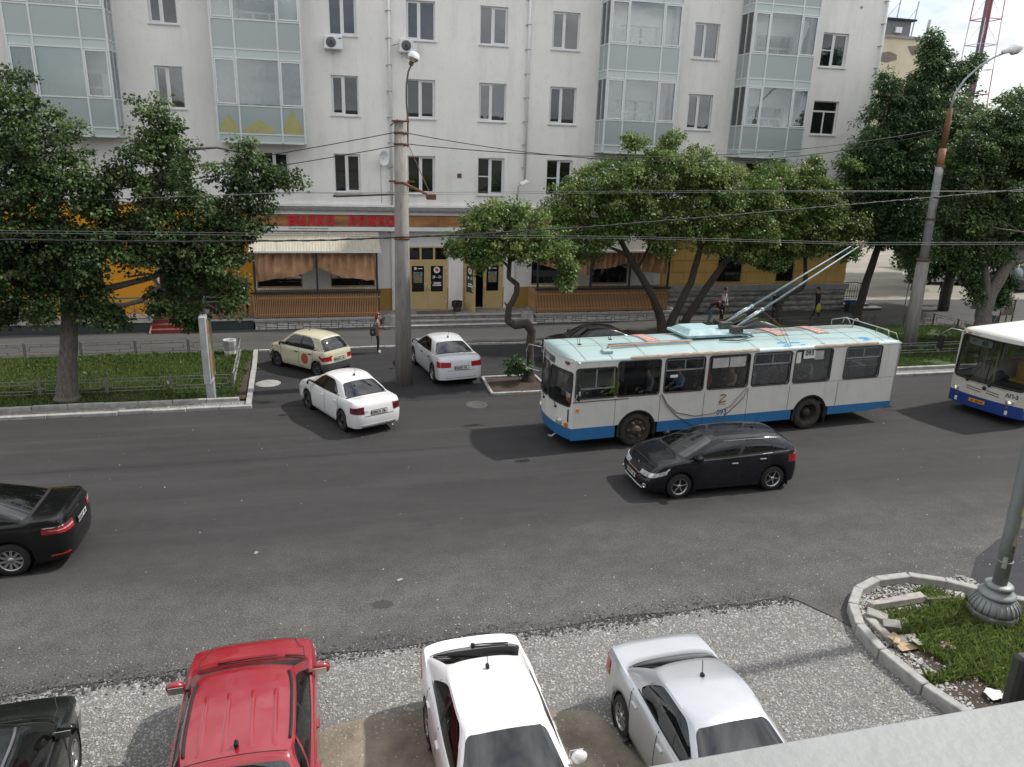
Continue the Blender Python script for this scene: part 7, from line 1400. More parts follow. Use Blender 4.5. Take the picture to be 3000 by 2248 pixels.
# black car bottom-left --------------------------------------------------------------------------------
c = Car('black car with big side mirror cut off by the bottom left corner', 'parked_car', paint('paint_black_green', (.012, .015, .014), rough=.22, dirt=.3), 4.2, 1.74, 1.55, 2.5, .85, .32, hood=(.84, .99), belt=.98, tail=(1.0, 1.04), gx=(-1.7, 1.02), rx=(-1.2, .42), rim='five', rw=.60, style='wagon', glassm=GC, sill=.24)
c.doors(); c.mirrors(sz=1.15); c.hoodline(); c.wiper(); c.lights('f', .5, 1.65, lambda u: (.6, .82), M_lampc, 'headlight'); c.grille(); c.plate('С112АВ 196', True, .7); c.lights('r', .6, -1.85, lambda u: (.5, .9), M_lamprd, 'tail_light')
for sd_ in (1, -1):
    i_ = [int(c.ia('s', x, sd_)) for x in np.linspace(-1.3, .95, 12)]; MB().tube([Vector(c.G[5][i])+Vector((0, -sd_*.05, .04)) for i in i_], .018, 6).build('roof_rail', P('rail_grey', (.12, .12, .13), .4), c.t)
c.place(-4.17, 7.92, 94, .90, .95)
# far parked cars on the side street ----------------------------------------------------------------
for x, y, deg, col, lb, st_, H_ in ((45.3, 41.2, 188, (.02, .022, .026), 'dark grey off-road car with roof rails parked by the grey wall at the right edge', 'wagon', 1.72), (42.4, 44.5, 170, (.45, .46, .47), 'silver car parked on the side street behind the lamp pole', 'sedan', 1.46), (46.8, 46.2, 172, (.62, .62, .62), 'white car farther back on the side street behind the leaves', 'sedan', 1.46), (51.5, 45.2, 185, (.20, .04, .04), 'dark red car partly behind the grey off-road car', 'sedan', 1.48), ):
    c = Car(lb, 'parked_car', paint('paint_far_%d' % int(x*10), col, dirt=.1), 4.5, 1.8, H_, 2.65, .9, .34, hood=(.78, 1.0), belt=1.0, tail=(1.04, 1.06), gx=(-1.5, 1.0) if st_ == 'sedan' else (-1.9, 1.0), rx=(-.8, .3) if st_ == 'sedan' else (-1.4, .3), rim='seven', rw=.60, style=st_, glassm=GCd)
    c.doors(); c.mirrors(); c.lights('f', .45, 1.75, lambda u: (.58, .8), M_lampc, 'headlight'); c.lights('r', .5, -1.9, lambda u: (.55, .88), M_lamprd, 'tail_light'); c.place(x, y, deg)
    if st_ == 'wagon':
        for sd_ in (1, -1): MB().tube([(x_, sd_*.58, H_+.03) for x_ in np.linspace(-1.2, .3, 6)], .02, 6).build('roof_rail', M_black, c.t)
# ================================================================== trolleybus and bus
def busmat(name, c, rust=.3, streak=True):
    m, t, o = mnodes(name); N = t.nodes.new; K = t.links.new; b = N('ShaderNodeBsdfPrincipled'); b.inputs['Roughness'].default_value = .45; K(b.outputs[0], o.inputs[0]); c_ = N('ShaderNodeTexCoord')
    def nz(sc, st, d=7, ro=.65):
        mpn = N('ShaderNodeMapping'); mpn.inputs['Scale'].default_value = st; K(c_.outputs['Object'], mpn.inputs[0]); n = N('ShaderNodeTexNoise'); n.inputs['Scale'].default_value = sc; n.inputs['Detail'].default_value = d; n.inputs['Roughness'].default_value = ro; K(mpn.outputs[0], n.inputs['Vector']); return n.outputs['Fac']
    def rp(s, a, e, x=(0, 0, 0), y=(1, 1, 1)):
        r_ = N('ShaderNodeValToRGB'); r_.color_ramp.elements[0].position = a; r_.color_ramp.elements[1].position = e; r_.color_ramp.elements[0].color = (*x, 1); r_.color_ramp.elements[1].color = (*y, 1); K(s, r_.inputs[0]); return r_.outputs[0]
    def mix(f, a, e):
        x = N('ShaderNodeMix'); x.data_type = 'RGBA'; K(f, x.inputs[0])
        for s_, v in ((x.inputs[6], a), (x.inputs[7], e)):
            if isinstance(v, tuple): s_.default_value = (*v, 1)
            else: K(v, s_)
        return x.outputs[2]
    col = rp(nz(1.2, (1, 1, 1)), .3, .7, tuple(k*.86 for k in c), c)
    if streak: col = mix(rp(nz(2.0, (3.0, 3, .25)), .52, .80, (0, 0, 0), (.55, .55, .55)), col, tuple(k*.62 for k in c))
    col = mix(rp(nz(6.0, (1, 1, 1), 9, .8), .70-.12*rust, .76-.10*rust, (0, 0, 0), (.8, .8, .8)), col, (.16, .07, .03))
    K(col, b.inputs['Base Color']); MATS[name] = m; return m
M_tw = busmat('trolleybus_white', (.70, .69, .66), .05); M_tb = busmat('trolleybus_blue', (.03, .17, .40), .15); M_troof = busmat('trolleybus_roof_cyan', (.35, .465, .46), .55, False); M_tbox = P('equipment_box_blue', (.33, .47, .49), .6, var=.15, scale=4)
M_hat = P('hatch_red', (.50, .20, .15), .6, var=.2, scale=6); M_hats = P('hatch_pale', (.60, .55, .52), .6, var=.2, scale=8); M_grub = P('grubby_gasket', (.035, .032, .03), .8)
GTf = glass('bus_glass_darkened', tint=(.38, .40, .40), clear=.9, base=(.03, .032, .032), refl=.7)  # far-side panes: dimness of the crowded interior put into a darker tint
GT = glass('bus_glass', tint=(.92, .95, .94), clear=.97, base=(.03, .032, .032), refl=.8, fmin=-.02); M_floor = P('bus_floor', (.14, .12, .11), .9); M_inner = P('bus_inner_wall', (.34, .36, .35), .8); M_bseat = P('bus_seat_dark', (.05, .035, .03), .8)
def side_plate(parent, y, x0, x1, z0, z1, holes, arches, m, name, th=.05):
    """arches: (cx, cz, R) cut from the bottom edge"""
    out = [(x0, z0)]
    for cx, cz, rr_ in sorted(arches):
        if z0 < cz+rr_: a0 = math.asin(max(-1, min(1, (z0-cz)/rr_))); out += [(cx-rr_*math.cos(a), cz+rr_*math.sin(a)) for a in np.linspace(a0, math.pi-a0, 17)]
    out += [(x1, z0), (x1, z1), (x0, z1)]; vs, fs = plate(out, holes, th); mb = MB(); mb.add([(v[0], y+v[2], v[1]) for v in vs], fs); return mb.build(name, m, parent)
def gasket(mb, x0, x1, z0, z1, y, r_=.022, mi=0):
    p = rrect(x0, x1, z0, z1, .08, 4); mb.tube([(a, y, b) for a, b in p]+[(p[0][0], y, p[0][1])], r_, 5, mi)
def buswheel(parent, x, sy, hw, r, disc_m, front):
    w = .27; t = MB().lathe([(r*.6, -w/2), (r*.63, -w/2), (r-.05, -w/2), (r, -w/2+.05), (r, w/2-.05), (r-.05, w/2), (r*.68, w/2+.01), (r*.6, w/2-.01), (r*.6, -w/2)], 36, 'y').build('wheel', P('tyre_dusty', (.05, .043, .036), .9, var=.25, scale=6, bump=.4, bscale=40), parent); t.location = (x, sy*(hw-w/2-.03), r)
    rm = MB(); f = w/2-.02
    if front:
        rm.lathe([(r*.6, f+.02), (r*.56, f), (r*.40, f+.05), (r*.36, f+.03), (.14, f+.04), (.13, f+.11), (.10, f+.14), (0, f+.15)], 24, 'y')
        for k in range(6): a = k*math.pi/3; rm.lathe([(.06, f+.055), (.05, f+.075), (0, f+.08)], 8, 'y', (r*.44*math.cos(a), 0, r*.44*math.sin(a)))
    else:
        rm.lathe([(r*.6, f+.01), (r*.55, f-.03), (r*.50, -w/2+.05), (.16, -w/2+.04), (.15, f-.06), (.12, f-.01), (0, f)], 24, 'y')
        for k in range(8): a = k*math.pi/4; rm.lathe([(.022, -w/2+.08), (0, -w/2+.09)], 6, 'y', (r*.38*math.cos(a), 0, r*.38*math.sin(a)))
    rm.build('rim', disc_m, t)
    if sy < 0: t.rotation_euler = (0, 0, math.pi)
TBX, TBY, TBA = 12.06, 20.29, R(184.27)
tb = thing('trolleybus', 'old white trolleybus with blue skirt, pale cyan rusty roof and number 093 driving left', 'trolleybus', (TBX, TBY, 0), TBA)
HW = 1.22; FX = 5.625; U = lambda u: FX-u; ARC = [(U(2.02), .50, .62), (U(8.03), .50, .64)]
wins = [(.06, 1.29, 1.58, 2.46), (1.32, 2.66, 1.57, 2.60), (2.80, 4.10, 1.58, 2.60), (4.24, 5.62, 1.58, 2.60), (5.76, 7.10, 1.58, 2.60), (7.24, 8.60, 1.58, 2.61), (9.12, 10.50, 1.58, 2.61)]
XR = U(11.2)
for sy in (1, -1):
    hs = [rrect(U(b), U(a), c, d, .10) for a, b, c, d in wins] if sy > 0 else [rrect(U(b), U(a), c, d, .10) for a, b, c, d in wins[1:]]
    side_plate(tb, sy*(HW-.025), XR, FX, .72, 2.70, hs, ARC, M_tw, 'side_panel')
    for u0, u1, z0 in ((0.0, 1.34, .36), (2.70, 7.34, .40), (8.74, 11.2, .44)):
        mb = MB(); out = [(U(u1), z0), (U(u0), z0), (U(u0), .715), (U(u1), .715)] if u0 < 8 else [(U(10.35), z0), (U(u0), z0), (U(u0), .715), (U(u1), .715), (U(u1), .56)]
        vs, fs = plate(out, [], .05); mb.add([(v[0], sy*(HW-.024)+v[2], v[1]) for v in vs], fs); mb.build('skirt_panel', M_tb, tb)
    g = MB()
    for a, b, c, d in (wins if sy > 0 else wins[1:]): gasket(g, U(b)+.0, U(a)-.0, c, d, sy*HW)
    g.build('window_gaskets', M_grub, tb)
    for i, (a, b, c, d) in enumerate(wins if sy > 0 else wins[1:]):
        y = sy*(HW-.03); zt = d-.36; fr = MB()
        o = MB().box(U(b)-.01, U(a)+.01, min(y, y-.006), max(y, y-.006), c-.01, d+.01).build('side_window', GT if sy > 0 or a > 9 else GTf, tb)
        k = i if sy > 0 else i+1
        if k == 0: xm = U((a+b)/2); fr.box(xm-.015, xm+.015, y-.01, y+.03*sy, c+.30, d-.04); fr.box(U(b)+.06, U(a)-.06, y-.01, y+.03*sy, c+.27, c+.30); fr.box(U(b)+.06, U(b)+.085, y-.01, y+.02*sy, c+.3, d-.04)
        elif k in (2, 4, 6): fr.box(U(b)+.03, U(a)-.03, y-.008, y+.022*sy, zt-.015, zt+.015); xm = U((a+b)/2); fr.box(xm-.012, xm+.012, y-.007, y+.021*sy, zt+.015, d-.05); fr.box(U(b)+.03, U(b)+.05, y-.007, y+.02*sy, zt+.015, d-.05); fr.box(U(a)-.05, U(a)-.03, y-.007, y+.02*sy, zt+.015, d-.05); fr.box(U(b)+.05, U(a)-.05, y-.007, y+.02*sy, d-.06, d-.045)
        elif k == 5 and sy < 0: pass
        if fr.v: fr.build('window_frame', M_metal, o)
    if sy > 0:
        for u, c, d, m, n_ in ((7.72, 2.34, 2.64, M_paper, 'number_board'), (7.35, 2.20, 2.55, M_paper, 'paper_sheet'), (8.12, 2.28, 2.56, P('paper_grey', (.48, .48, .46), .8), 'paper_sheet'), (4.64, 2.22, 2.52, MATS['paper_grey'], 'paper_sheet'), (5.22, 2.22, 2.53, MATS['paper_grey'], 'paper_sheet'), (3.12, 2.02, 2.10, M_paper, 'small_notice')):
            w = {'number_board': .21, 'paper_sheet': .10 if u == 7.35 else .16 if u > 8 else .27, 'small_notice': .12}[n_]; out_ = n_ != 'small_notice'
            mb = MB().box(U(u)-w, U(u)+w, HW+.004 if n_ == 'number_board' else HW-.028, HW+.010 if n_ == 'number_board' else HW-.022, c, d); o = mb.build(n_, m, tb)
            if n_ == 'number_board': q = MB(); text_on(q, '093', (U(u), HW+.012, 2.50), (-1, 0, 0), (0, 0, 1), .21, bold=.006); q.build('number', M_plk, o)
        q = MB(); text_on(q, '093', (U(4.83), HW+.004, .83), (-1, 0, 0), (0, 0, 1), .24, bold=.004, depth=.002); q.build('fleet_number', M_tb, tb)
        q = MB(); zz = [(-.10, .10), (.02, .125), (.10, .10), (-.08, -.06), (-.12, -.12), (.10, -.09)]
        q.tube([(U(4.83)-a*1.05, HW+.003, 1.27+b) for a, b in zz], .022, 5); q.build('zigzag_mark', P('mark_brown', (.22, .09, .03), .6), tb); MB().box(U(4.83)-.13, U(4.83)+.13, HW+.001, HW+.005, 1.08, 1.092).build('underline_mark', M_plk, tb)
    sm = MB()
    for u in (1.30, 2.72, 4.18, 5.68, 7.17, 8.98): sm.box(U(u)-.006, U(u)+.006, HW*sy-.004, HW*sy+.004, .45 if u not in (1.30, 2.72, 8.98, 7.17) else .74, 1.5)
    sm.box(U(11.1), U(7.2), HW*sy-.003, HW*sy+.003, 1.50 if 0 else 1.545, 1.552); sm.box(U(1.7), U(0.0), HW*sy-.012, HW*sy+.012, 1.49, 1.51); sm.build('panel_seams', P('rusty_seam', (.08, .05, .035), .9), tb)
    for cx, cz, rr_ in ARC:
        a_ = np.linspace(-.25, math.pi+.25, 22); rows = [[(cx+q*math.cos(a), sy*(HW+o_), cz+q*math.sin(a)) for a in a_] for q, o_ in ((rr_+.01, .012), (rr_-.05, .018), (rr_-.07, -.02), (rr_-.06, -.40))]; MB().grid(rows).build('wheel_arch', M_black, tb)
        buswheel(tb, cx, sy, HW, .52, P('hub_rusty', (.10, .075, .06), .7, metal=.3, var=.3, scale=12) if cx > 0 else P('hub_dark', (.03, .026, .024), .7), cx > 0)
        MB().box(cx-rr_-.02, cx-rr_+.01, sy*.95-.2, sy*.95+.22, .12, .55).build('mud_flap', M_black, tb)
# front: bowed panel
def fx(y): return FX+.27*(1-(abs(y)/HW)**2.3)
def frontgrid(parent, fxf, hw, ys, zs, panes, mats, leanf=lambda z: 0, thick=.04):
    mb = MB(); pan = {}
    for i in range(len(ys)-1):
        for j in range(len(zs)-1):
            yc, zc = (ys[i]+ys[i+1])/2, (zs[j]+zs[j+1])/2; q = [(fxf(ys[i])+leanf(zs[j]), ys[i], zs[j]), (fxf(ys[i+1])+leanf(zs[j]), ys[i+1], zs[j]), (fxf(ys[i+1])+leanf(zs[j+1]), ys[i+1], zs[j+1]), (fxf(ys[i])+leanf(zs[j+1]), ys[i], zs[j+1])]; hit = None
            for n_, (a, b, c, d) in enumerate(panes):
                if a < yc < b and c < zc < d: hit = n_
            if hit is None: mb.add(q, [(0, 1, 2, 3)], 1 if zc < .71 else 0, True)
            else: pan.setdefault(hit, MB()).add(q, [(0, 1, 2, 3)], 0, True)
    return mb, pan
def frange(a, b, step): n = max(1, round((b-a)/step)); return [a+(b-a)*i/n for i in range(n)]
ys = frange(-HW, -1.14, .05)+frange(-1.14, -.04, .1)+[-.04, .04]+frange(.04, 1.14, .1)[1:]+frange(1.14, HW+.001, .05)+[HW]
zs = [.36, .5, .7150, 1.0, 1.30, 1.34, 1.6, 2.0, 2.32, 2.36, 2.58, 2.70]
lean = lambda z: -.07*sstep(1.2, 2.7, z)+(-.05*(.70-z)/.34 if z < .7 else 0)
mb, pan = frontgrid(tb, fx, HW, ys, zs, [(-1.14, -.04, 1.34, 2.32), (.04, 1.14, 1.34, 2.32)], None, lean); mb.build('front_panel', [M_tw, M_tb], tb)
for k, p in pan.items(): p.build('windscreen_pane', GT, tb)
gk_ = MB()
for a, b in ((-1.14, -.04), (.04, 1.14)):
    P_ = rrect(a, b, 1.34, 2.32, .10, 3); P_ = [(y, z) for y, z in P_]; dense = []
    for (y0, z0), (y1, z1) in zip(P_, P_[1:]+P_[:1]):
        n = max(1, int(math.hypot(y1-y0, z1-z0)/.12)); dense += [(y0+(y1-y0)*i/n, z0+(z1-z0)*i/n) for i in range(n)]
    dense.append(dense[0]); gk_.tube([(fx(y)+lean(z)+.004, y, z) for y, z in dense], .022, 5)
gk_.build('windscreen_gaskets', M_grub, tb)
g = [[(fx(y)+lean(z)+off, y, z) for y in np.linspace(-.98, .25, 12)] for z, off in ((2.385, -.0), (2.39, .02), (2.57, .02), (2.575, -.0))]; MB().grid(g, smooth=False).build('destination_box', P('dest_glass', (.10, .12, .12), .2, coat=.6, var=.3, scale=7), tb)
for y in (.74, -.74, 1.02, -1.02):
    if abs(y) < 1: o = MB().lathe([(.115, 0), (.12, .03), (.10, .05), (.0, .06)], 20, 'x').build('headlight', M_lampc, tb)
    else: o = MB().cbox(0, .05, -.06, .06, -.07, .07, .01).build('indicator', M_amber, tb)
    o.location = (fx(y)+lean(.8)-.01, y, .82 if abs(y) < 1 else .78); o.rotation_euler = (0, 0, math.copysign(.35 if abs(y) < 1 else .6, y))
MB().cbox(U(.19), U(.10), HW-.01, HW+.03, 1.22, 1.32, .008).build('side_indicator', P('lamp_amber_lit', (.75, .20, .02), .3, coat=1), tb)
for y, s_ in ((.55, 1), (-.3, 1)): MB().tube([(fx(y)+.03, y, 1.22), (fx(y-.1)+.02, y-.12, 1.40), (fx(y-.2)-.01, y-.30, 1.95)], .010, 5).cbox(fx(y)-.02, fx(y)+.05, y-.03, y+.03, 1.17, 1.23, .01).build('wiper', M_black, tb)
MB().tube([(fx(-1.1), -1.16, 2.48), (fx(-1.1)+.30, -1.55, 2.50), (fx(-1.1)+.34, -1.62, 2.3), (fx(-1.1)+.34, -1.60, 1.75), (fx(-1.1), -1.2, 1.70)], .014, 6).build('mirror_bracket', M_metal, tb)
MB().cbox(fx(-1.1)+.28, fx(-1.1)+.34, -1.66, -1.50, 1.8, 2.3, .02).build('mirror', M_black, tb)
MB().tube([(FX-.02, HW, 1.62), (FX+.02, HW+.2, 1.6), (FX-.02, HW+.22, 1.8)], .012, 6).build('mirror_bracket', M_metal, tb); o = MB().cbox(FX-.09, FX-.03, HW+.12, HW+.30, 1.60, 2.08, .03).build('mirror', M_black, tb); q = MB(); text_on(q, '093', (FX-.06, HW+.303, 1.85), (0, 0, 1), (1, 0, 0), .08); q.build('mirror_number', M_paper, o)
for x_, y_ in ((FX-.12, HW-.1), (FX+.02, HW-.30)): MB().lathe([(0, .05), (.035, .03), (.04, 0)], 10, c=(x_, y_+.12, 2.62)).build('marker_lamp', M_frame, tb)
MB().cbox(fx(.9)-.08, fx(.9)-.0, .82, .98, 2.53, 2.60, .01).build('marker_lamp', M_rust, tb)
MB().tube([(fx(.3)-.1, .5, .36), (fx(.3)+.05, .5, .27), (fx(.3)+.1, .4, .27)], .03, 8).build('tow_hook', M_metal, tb)
q = MB(); text_on(q, '14', (fx(-.95)+.004, -.98, 1.16), (-.35, .9, 0), (0, 0, 1), .17, bold=.004, depth=.002); q.build('front_number', M_tb, tb)
# rear
mb = MB(); vs, fs = plate([(-HW, .56), (HW, .56), (HW, 2.70), (-HW, 2.70)], [rrect(-.95, .95, 1.55, 2.45, .1)], .05); mb.add([(XR+.025+v[2], v[0], v[1]) for v in vs], fs); mb.build('rear_panel', M_tw, tb); MB().box(XR+.02, XR+.026, -.96, .96, 1.54, 2.46).build('rear_window', GT, tb)
MB().bar((XR-.01, HW-.03, .6), (XR-.01, HW-.03, 2.66), .05).bar((XR-.01, -HW+.03, .6), (XR-.01, -HW+.03, 2.66), .05).build('corner_trim', M_metal, tb)
# roof
def rz2(y): return 2.70+.17*(1-(abs(y)/HW)**2.2)
yy = [-HW-.015]+list(np.linspace(-HW, HW, 21))+[HW+.015]; rows = []
for i, x in enumerate([XR-.02, XR+.03, XR+.12, XR+.25, XR+.42]+list(np.linspace(XR+.7, FX-.25, 30))+['f2', 'f1', 'f0']):
    row = []
    for y in yy:
        yc = max(-HW, min(HW, y)); z = rz2(yc)
        if isinstance(x, str): k = {'f2': .10, 'f1': .03, 'f0': -.02}[x]; xx = fx(yc)-.07-k; z = 2.70+(z-2.70)*{'f2': .9, 'f1': .55, 'f0': .0}[x]
        else: xx = x; q = min(1, max(0, (x-XR+.02)/.45)); z = 2.66+(z-2.66)*math.sqrt(1-(1-q)**2)+.0
        if abs(y) > HW: z = 2.645
        row.append((xx, y, z))
    rows.append(row)
MB().grid(rows).build('roof', M_troof, tb)
s_ = MB()
for u in (.35, 1.15, 2.2, 3.9, 5.9, 7.0, 8.35, 9.6, 10.6): s_.grid([[(U(u)+dx+.05*math.sin(y*2), y, rz2(y)+.004) for y in np.linspace(-HW, HW, 15)] for dx in (-.018, .018)])
for y in (-.55, .35): s_.grid([[(x, y+dy, rz2(y)+.0045) for x in np.linspace(XR+.6, FX-.3, 20)] for dy in (-.01, .01)])
s_.build('roof_seams', P('seam_sealant', (.22, .27, .27), .8, var=.3, scale=15), tb)
g = MB()
for a, b, m in ((1.7, 5.9, 0), (7.9, 10.3, 1)): g.grid([[(U(u), HW+.018-dy, 2.70+dz) for u in np.linspace(a, b, 12)] for dy, dz in ((0, -.04), (0.0, .03), (.05, .038))])
g.build('gutter', P('rusted_gutter', (.52, .50, .42), .8, col2=(.22, .09, .03), scale=9, stretch=(.7, 1, 4)), tb)
def rpatch(u0, u1, y0, y1, dz, m, name, parent=tb): return MB().grid([[(U(u), y, rz2(y)+dz) for u in np.linspace(u0, u1, 6)] for y in np.linspace(y0, y1, 8)]).build(name, m, parent)
rpatch(6.2, 7.1, -.55, -.05, .006, P('patch_grey', (.22, .22, .215), .8, var=.25, scale=6), 'roof_patch'); rpatch(7.75, 8.6, -.6, -.1, .006, MATS['patch_grey'], 'roof_patch'); rpatch(9.3, 10.6, -.65, -.15, .006, MATS['patch_grey'], 'roof_patch')
M_flake = P('flaked_blue', (.04, .28, .55), .6)
random.seed(4)
for i in range(16): u = random.choice((random.uniform(6.6, 7.9), random.uniform(9.9, 10.1), random.uniform(6.3, 8.6))); y = random.uniform(.85, 1.12); s = random.uniform(.03, .11); g_ = MB(); g_.add([(U(u)+s*(1.6+.5*math.sin(a*3+i))*math.cos(a), y+s*.5*math.sin(a), rz2(min(1.2, y+s*.5*math.sin(a)))+.007) for a in np.linspace(0, 5.6, 9)], [tuple(range(9))]); g_.build('flaked_patch', M_flake, tb)
for u, n in ((2.85, 0), (7.32, 1), (8.85, 2)):
    o = rpatch(u-.20, u+.20, -.72, .38, .035, M_hat, 'roof_hatch'); e = MB(); e.grid([[(U(u)+sx*.21, y, rz2(y)+dz) for y in np.linspace(-.73, .39, 8)] for dz in (.0, .036) for sx in (1,)]); e.grid([[(U(u)-.21, y, rz2(y)+dz) for y in np.linspace(-.73, .39, 8)] for dz in (.0, .036)]); e.grid([[(U(u)+x, .385, rz2(.385)+dz) for x in (-.21, .21)] for dz in (0, .036)]); e.build('hatch_edge', M_tbox, o)
    st_ = MB()
    for k in range(6): y = -.66+k*.17; st_.add([(U(u)-.17, y, rz2(y)+.039), (U(u)+.17, y+.12, rz2(y+.12)+.039), (U(u)+.17, y+.17, rz2(y+.17)+.039), (U(u)-.17, y+.05, rz2(y+.05)+.039)], [(0, 1, 2, 3)])
    st_.build('hatch_stripes', M_hats, o)
b = MB(); x0, x1, y0, y1, z0, z1 = U(5.10), U(4.10), -.72, .22, 2.98, 3.14
b.add([(x0-.12, y0-.1, z0), (x1+.12, y0-.1, z0), (x1+.12, y1+.12, z0), (x0-.12, y1+.12, z0), (x0+.08, y0+.08, z1), (x1-.08, y0+.08, z1), (x1-.08, y1-.1, z1), (x0+.08, y1-.1, z1)], [(0, 3, 2, 1), (4, 5, 6, 7), (0, 1, 5, 4), (1, 2, 6, 5), (2, 3, 7, 6), (3, 0, 4, 7)]); eb = b.build('equipment_box', M_tbox, tb); MB().box(x0-1.1, x1+.16, y0-.14, y1+.16, 2.93, 2.998).box(x0-.1, x0, y0, y1, 2.8, 2.93).box(x1-.1, x1, y0, y1, 2.8, 2.93).box(x0-.85, x0-.8, y0, y1+.1, 2.8, 2.93).build('box_frame', M_tbox, eb)
b = MB(); bx_ = U(5.80)
for y in (-.35, .25): b.cbox(bx_-.1, bx_+.3, y-.09, y+.09, 2.99, 3.22, .02).bar((bx_+.35, y, 3.1), (bx_-.6, y+.03, 3.42), .07).bar((bx_+.3, y+.1, 3.05), (bx_-.5, y+.1, 3.3), .03)
b.tube([(bx_+.3, .3, 3.0), (bx_+.1, .55, 3.05), (bx_-.3, .6, 2.95), (bx_+.3, .7, 2.88), (bx_+.9, .6, 2.9)], .022, 6); b.build('boom_base', P('boom_steel_dark', (.08, .075, .07), .7), tb)
MW = Matrix.Translation(Vector((TBX, TBY, 0))) @ Matrix.Rotation(TBA, 4, 'Z'); INV = MW.inverted()
for k, (tip, yb) in enumerate((((16.72, 20.95, 5.50), .25), ((16.85, 21.5, 5.44), -.35))):
    a = Vector((bx_+.25, yb, 3.12)); t_ = INV @ Vector(tip); j = a+(t_-a)*.21; bo = MB().tube([a, j], [.03, .045], 10).tube([j, a+(t_-a)*.235], [.058, .058], 10).tube([a+(t_-a)*.235, t_], [.036, .017], 10).build('trolley_pole', P('boom_pale_blue', (.28, .37, .40), .5, var=.2, scale=8), tb)
    MB().tube([a+(t_-a)*(.10+.03*i)+Vector((0, 0, .06)) for i in range(4)], .022, 6).tube([a+(t_-a)*.12+Vector((0, .06, .03)), j+Vector((0, .05, .03))], .018, 5).build('spring', M_metal, bo); MB().bar(t_-Vector((0, 0, .02)), t_+Vector((-.2, 0, .12)), .05).build('contact_shoe', M_rust, bo)
    r0 = a+(t_-a)*(.22+.03*k); MB().tube([r0, r0+Vector((-.55, .5, -.5)), Vector((U(7.1)+.1*k, HW-.1, 2.72)), Vector((U(7.12), HW+.02, 2.5))], .008, 4).build('boom_rope', M_rust, bo)
M_cop = P('copper_cable', (.40, .20, .10), .6, var=.2)
b = MB(); cp = [(U(1.15), .80), (U(1.25), .68), (U(2.2), .62), (U(4.0), .60)]
for dy in (0, .04, .08): b.tube([(x, y-dy, rz2(y)+.09+(0 if i else -.05)) for i, (x, y) in enumerate(cp)], .014, 5)
b.build('roof_cable', M_cop, tb); MB().cbox(U(1.25), U(.95), .75, .98, rz2(.85)-.02, rz2(.85)+.08, .02).build('junction_box', M_tbox, tb); MB().tube([(U(1.3), .5, rz2(.5)+.06), (U(4.0), .45, rz2(.45)+.06)], .025, 6).build('roof_conduit', M_tb, tb)
for u, y in ((.55, .2), (1.7, -.2)): MB().tube([(U(u), y, rz2(y)), (U(u)+.02, y, rz2(y)+.35)], .008, 5).tube([(U(u)+.05, y, rz2(y)), (U(u)+.1, y, rz2(y)+.25)], .007, 5).cbox(U(u)-.05, U(u)+.05, y-.04, y+.04, rz2(y), rz2(y)+.03, .01).build('aerial', M_black, tb)
b = MB()
for y0, y1 in ((.45, 1.05), (-1.05, -.45)): b.tube([(XR+.35, y0, 2.82), (XR+.28, y0, 3.0), (XR+.10, y1 if y0 > 0 else y0, 2.93), (XR-.05, y1 if y0 > 0 else y0, 2.70)], .016, 6)
b.tube([(XR+.9, -.95, 2.80), (XR+.9, -.95, 2.98), (XR+.3, -.95, 3.02), (XR+.28, .9, 3.0), (XR+.30, 1.0, 2.78)], .016, 6).tube([(XR+.7, -.2, 2.85), (XR+.68, -.2, 3.12), (XR+.6, -.15, 3.16), (XR+.55, -.1, 3.1)], .018, 6); b.build('roof_handrail', M_metal, tb)
b = MB()
for pts in ([(2.74, 1.58), (2.95, 1.25), (3.3, .95), (3.9, .80), (4.5, .84), (5.1, 1.0), (5.6, 1.55)], [(2.74, 1.56), (2.9, 1.25), (3.3, .85), (3.8, .55), (4.2, .42)], [(5.66, 1.56), (5.5, 1.25), (5.1, .85), (4.7, .55), (4.3, .44)]): b.tube([(U(u), HW+.03+.02*math.sin(i*2), z) for i, (u, z) in enumerate(pts)], .012, 5)
b.build('hanging_rope', P('rope_brown', (.13, .10, .08), .9), tb)
# interior
MB().box(XR+.06, FX-.05, -HW+.06, HW-.06, .80, .88).build('floor', M_floor, tb); MB().box(XR+.06, U(1.7), -HW+.08, HW-.08, 2.655, 2.665).build('ceiling', M_inner, tb)
for u in (3.0, 3.75, 4.5, 5.25, 6.0, 6.75, 7.5, 10.4):
    for y in (.72, -.72):
        if y < 0 and u in (3.0, 6.75): continue
        MB().cbox(U(u+.45), U(u), y-.40, y+.40, 1.22, 1.30, .03).cbox(U(u+.50), U(u+.42), y-.40, y+.40, 1.28, 1.78, .03).box(U(u+.3), U(u+.2), y-.1, y+.1, .88, 1.22).build('passenger_seat', M_bseat, tb)
MB().cbox(U(1.75), U(1.3), .3, .85, 1.15, 1.25, .03).cbox(U(1.85), U(1.75), .3, .85, 1.2, 1.8, .03).box(U(1.7), U(1.4), .45, .7, .88, 1.15).build('driver_seat', M_bseat, tb); MB().box(U(2.28), U(2.25), -.2, HW-.07, .88, 2.64).build('cab_wall', GD, tb)
MB().box(U(.45), U(.02)+.1, -1.0, 1.1, .88, 1.26).build('dashboard', M_dark, tb); MB().lathe([(.22, -.012), (.235, 0), (.22, .012), (.205, 0), (.22, -.012)], 20, c=(U(.85), .58, 1.5)).tube([(U(.85), .58, 1.5), (U(.6), .58, 1.1)], .025).build('steering_wheel', M_black, tb)
MB().cbox(U(.35), U(.15), .35, .6, 1.26, 1.36, .03).build('orange_cloth', P('cloth_orange', (.65, .12, .03), .8), tb); MB().box(U(.3), U(.28), .05, .35, 1.27, 1.45).build('route_card', M_paper, tb)
b = MB()
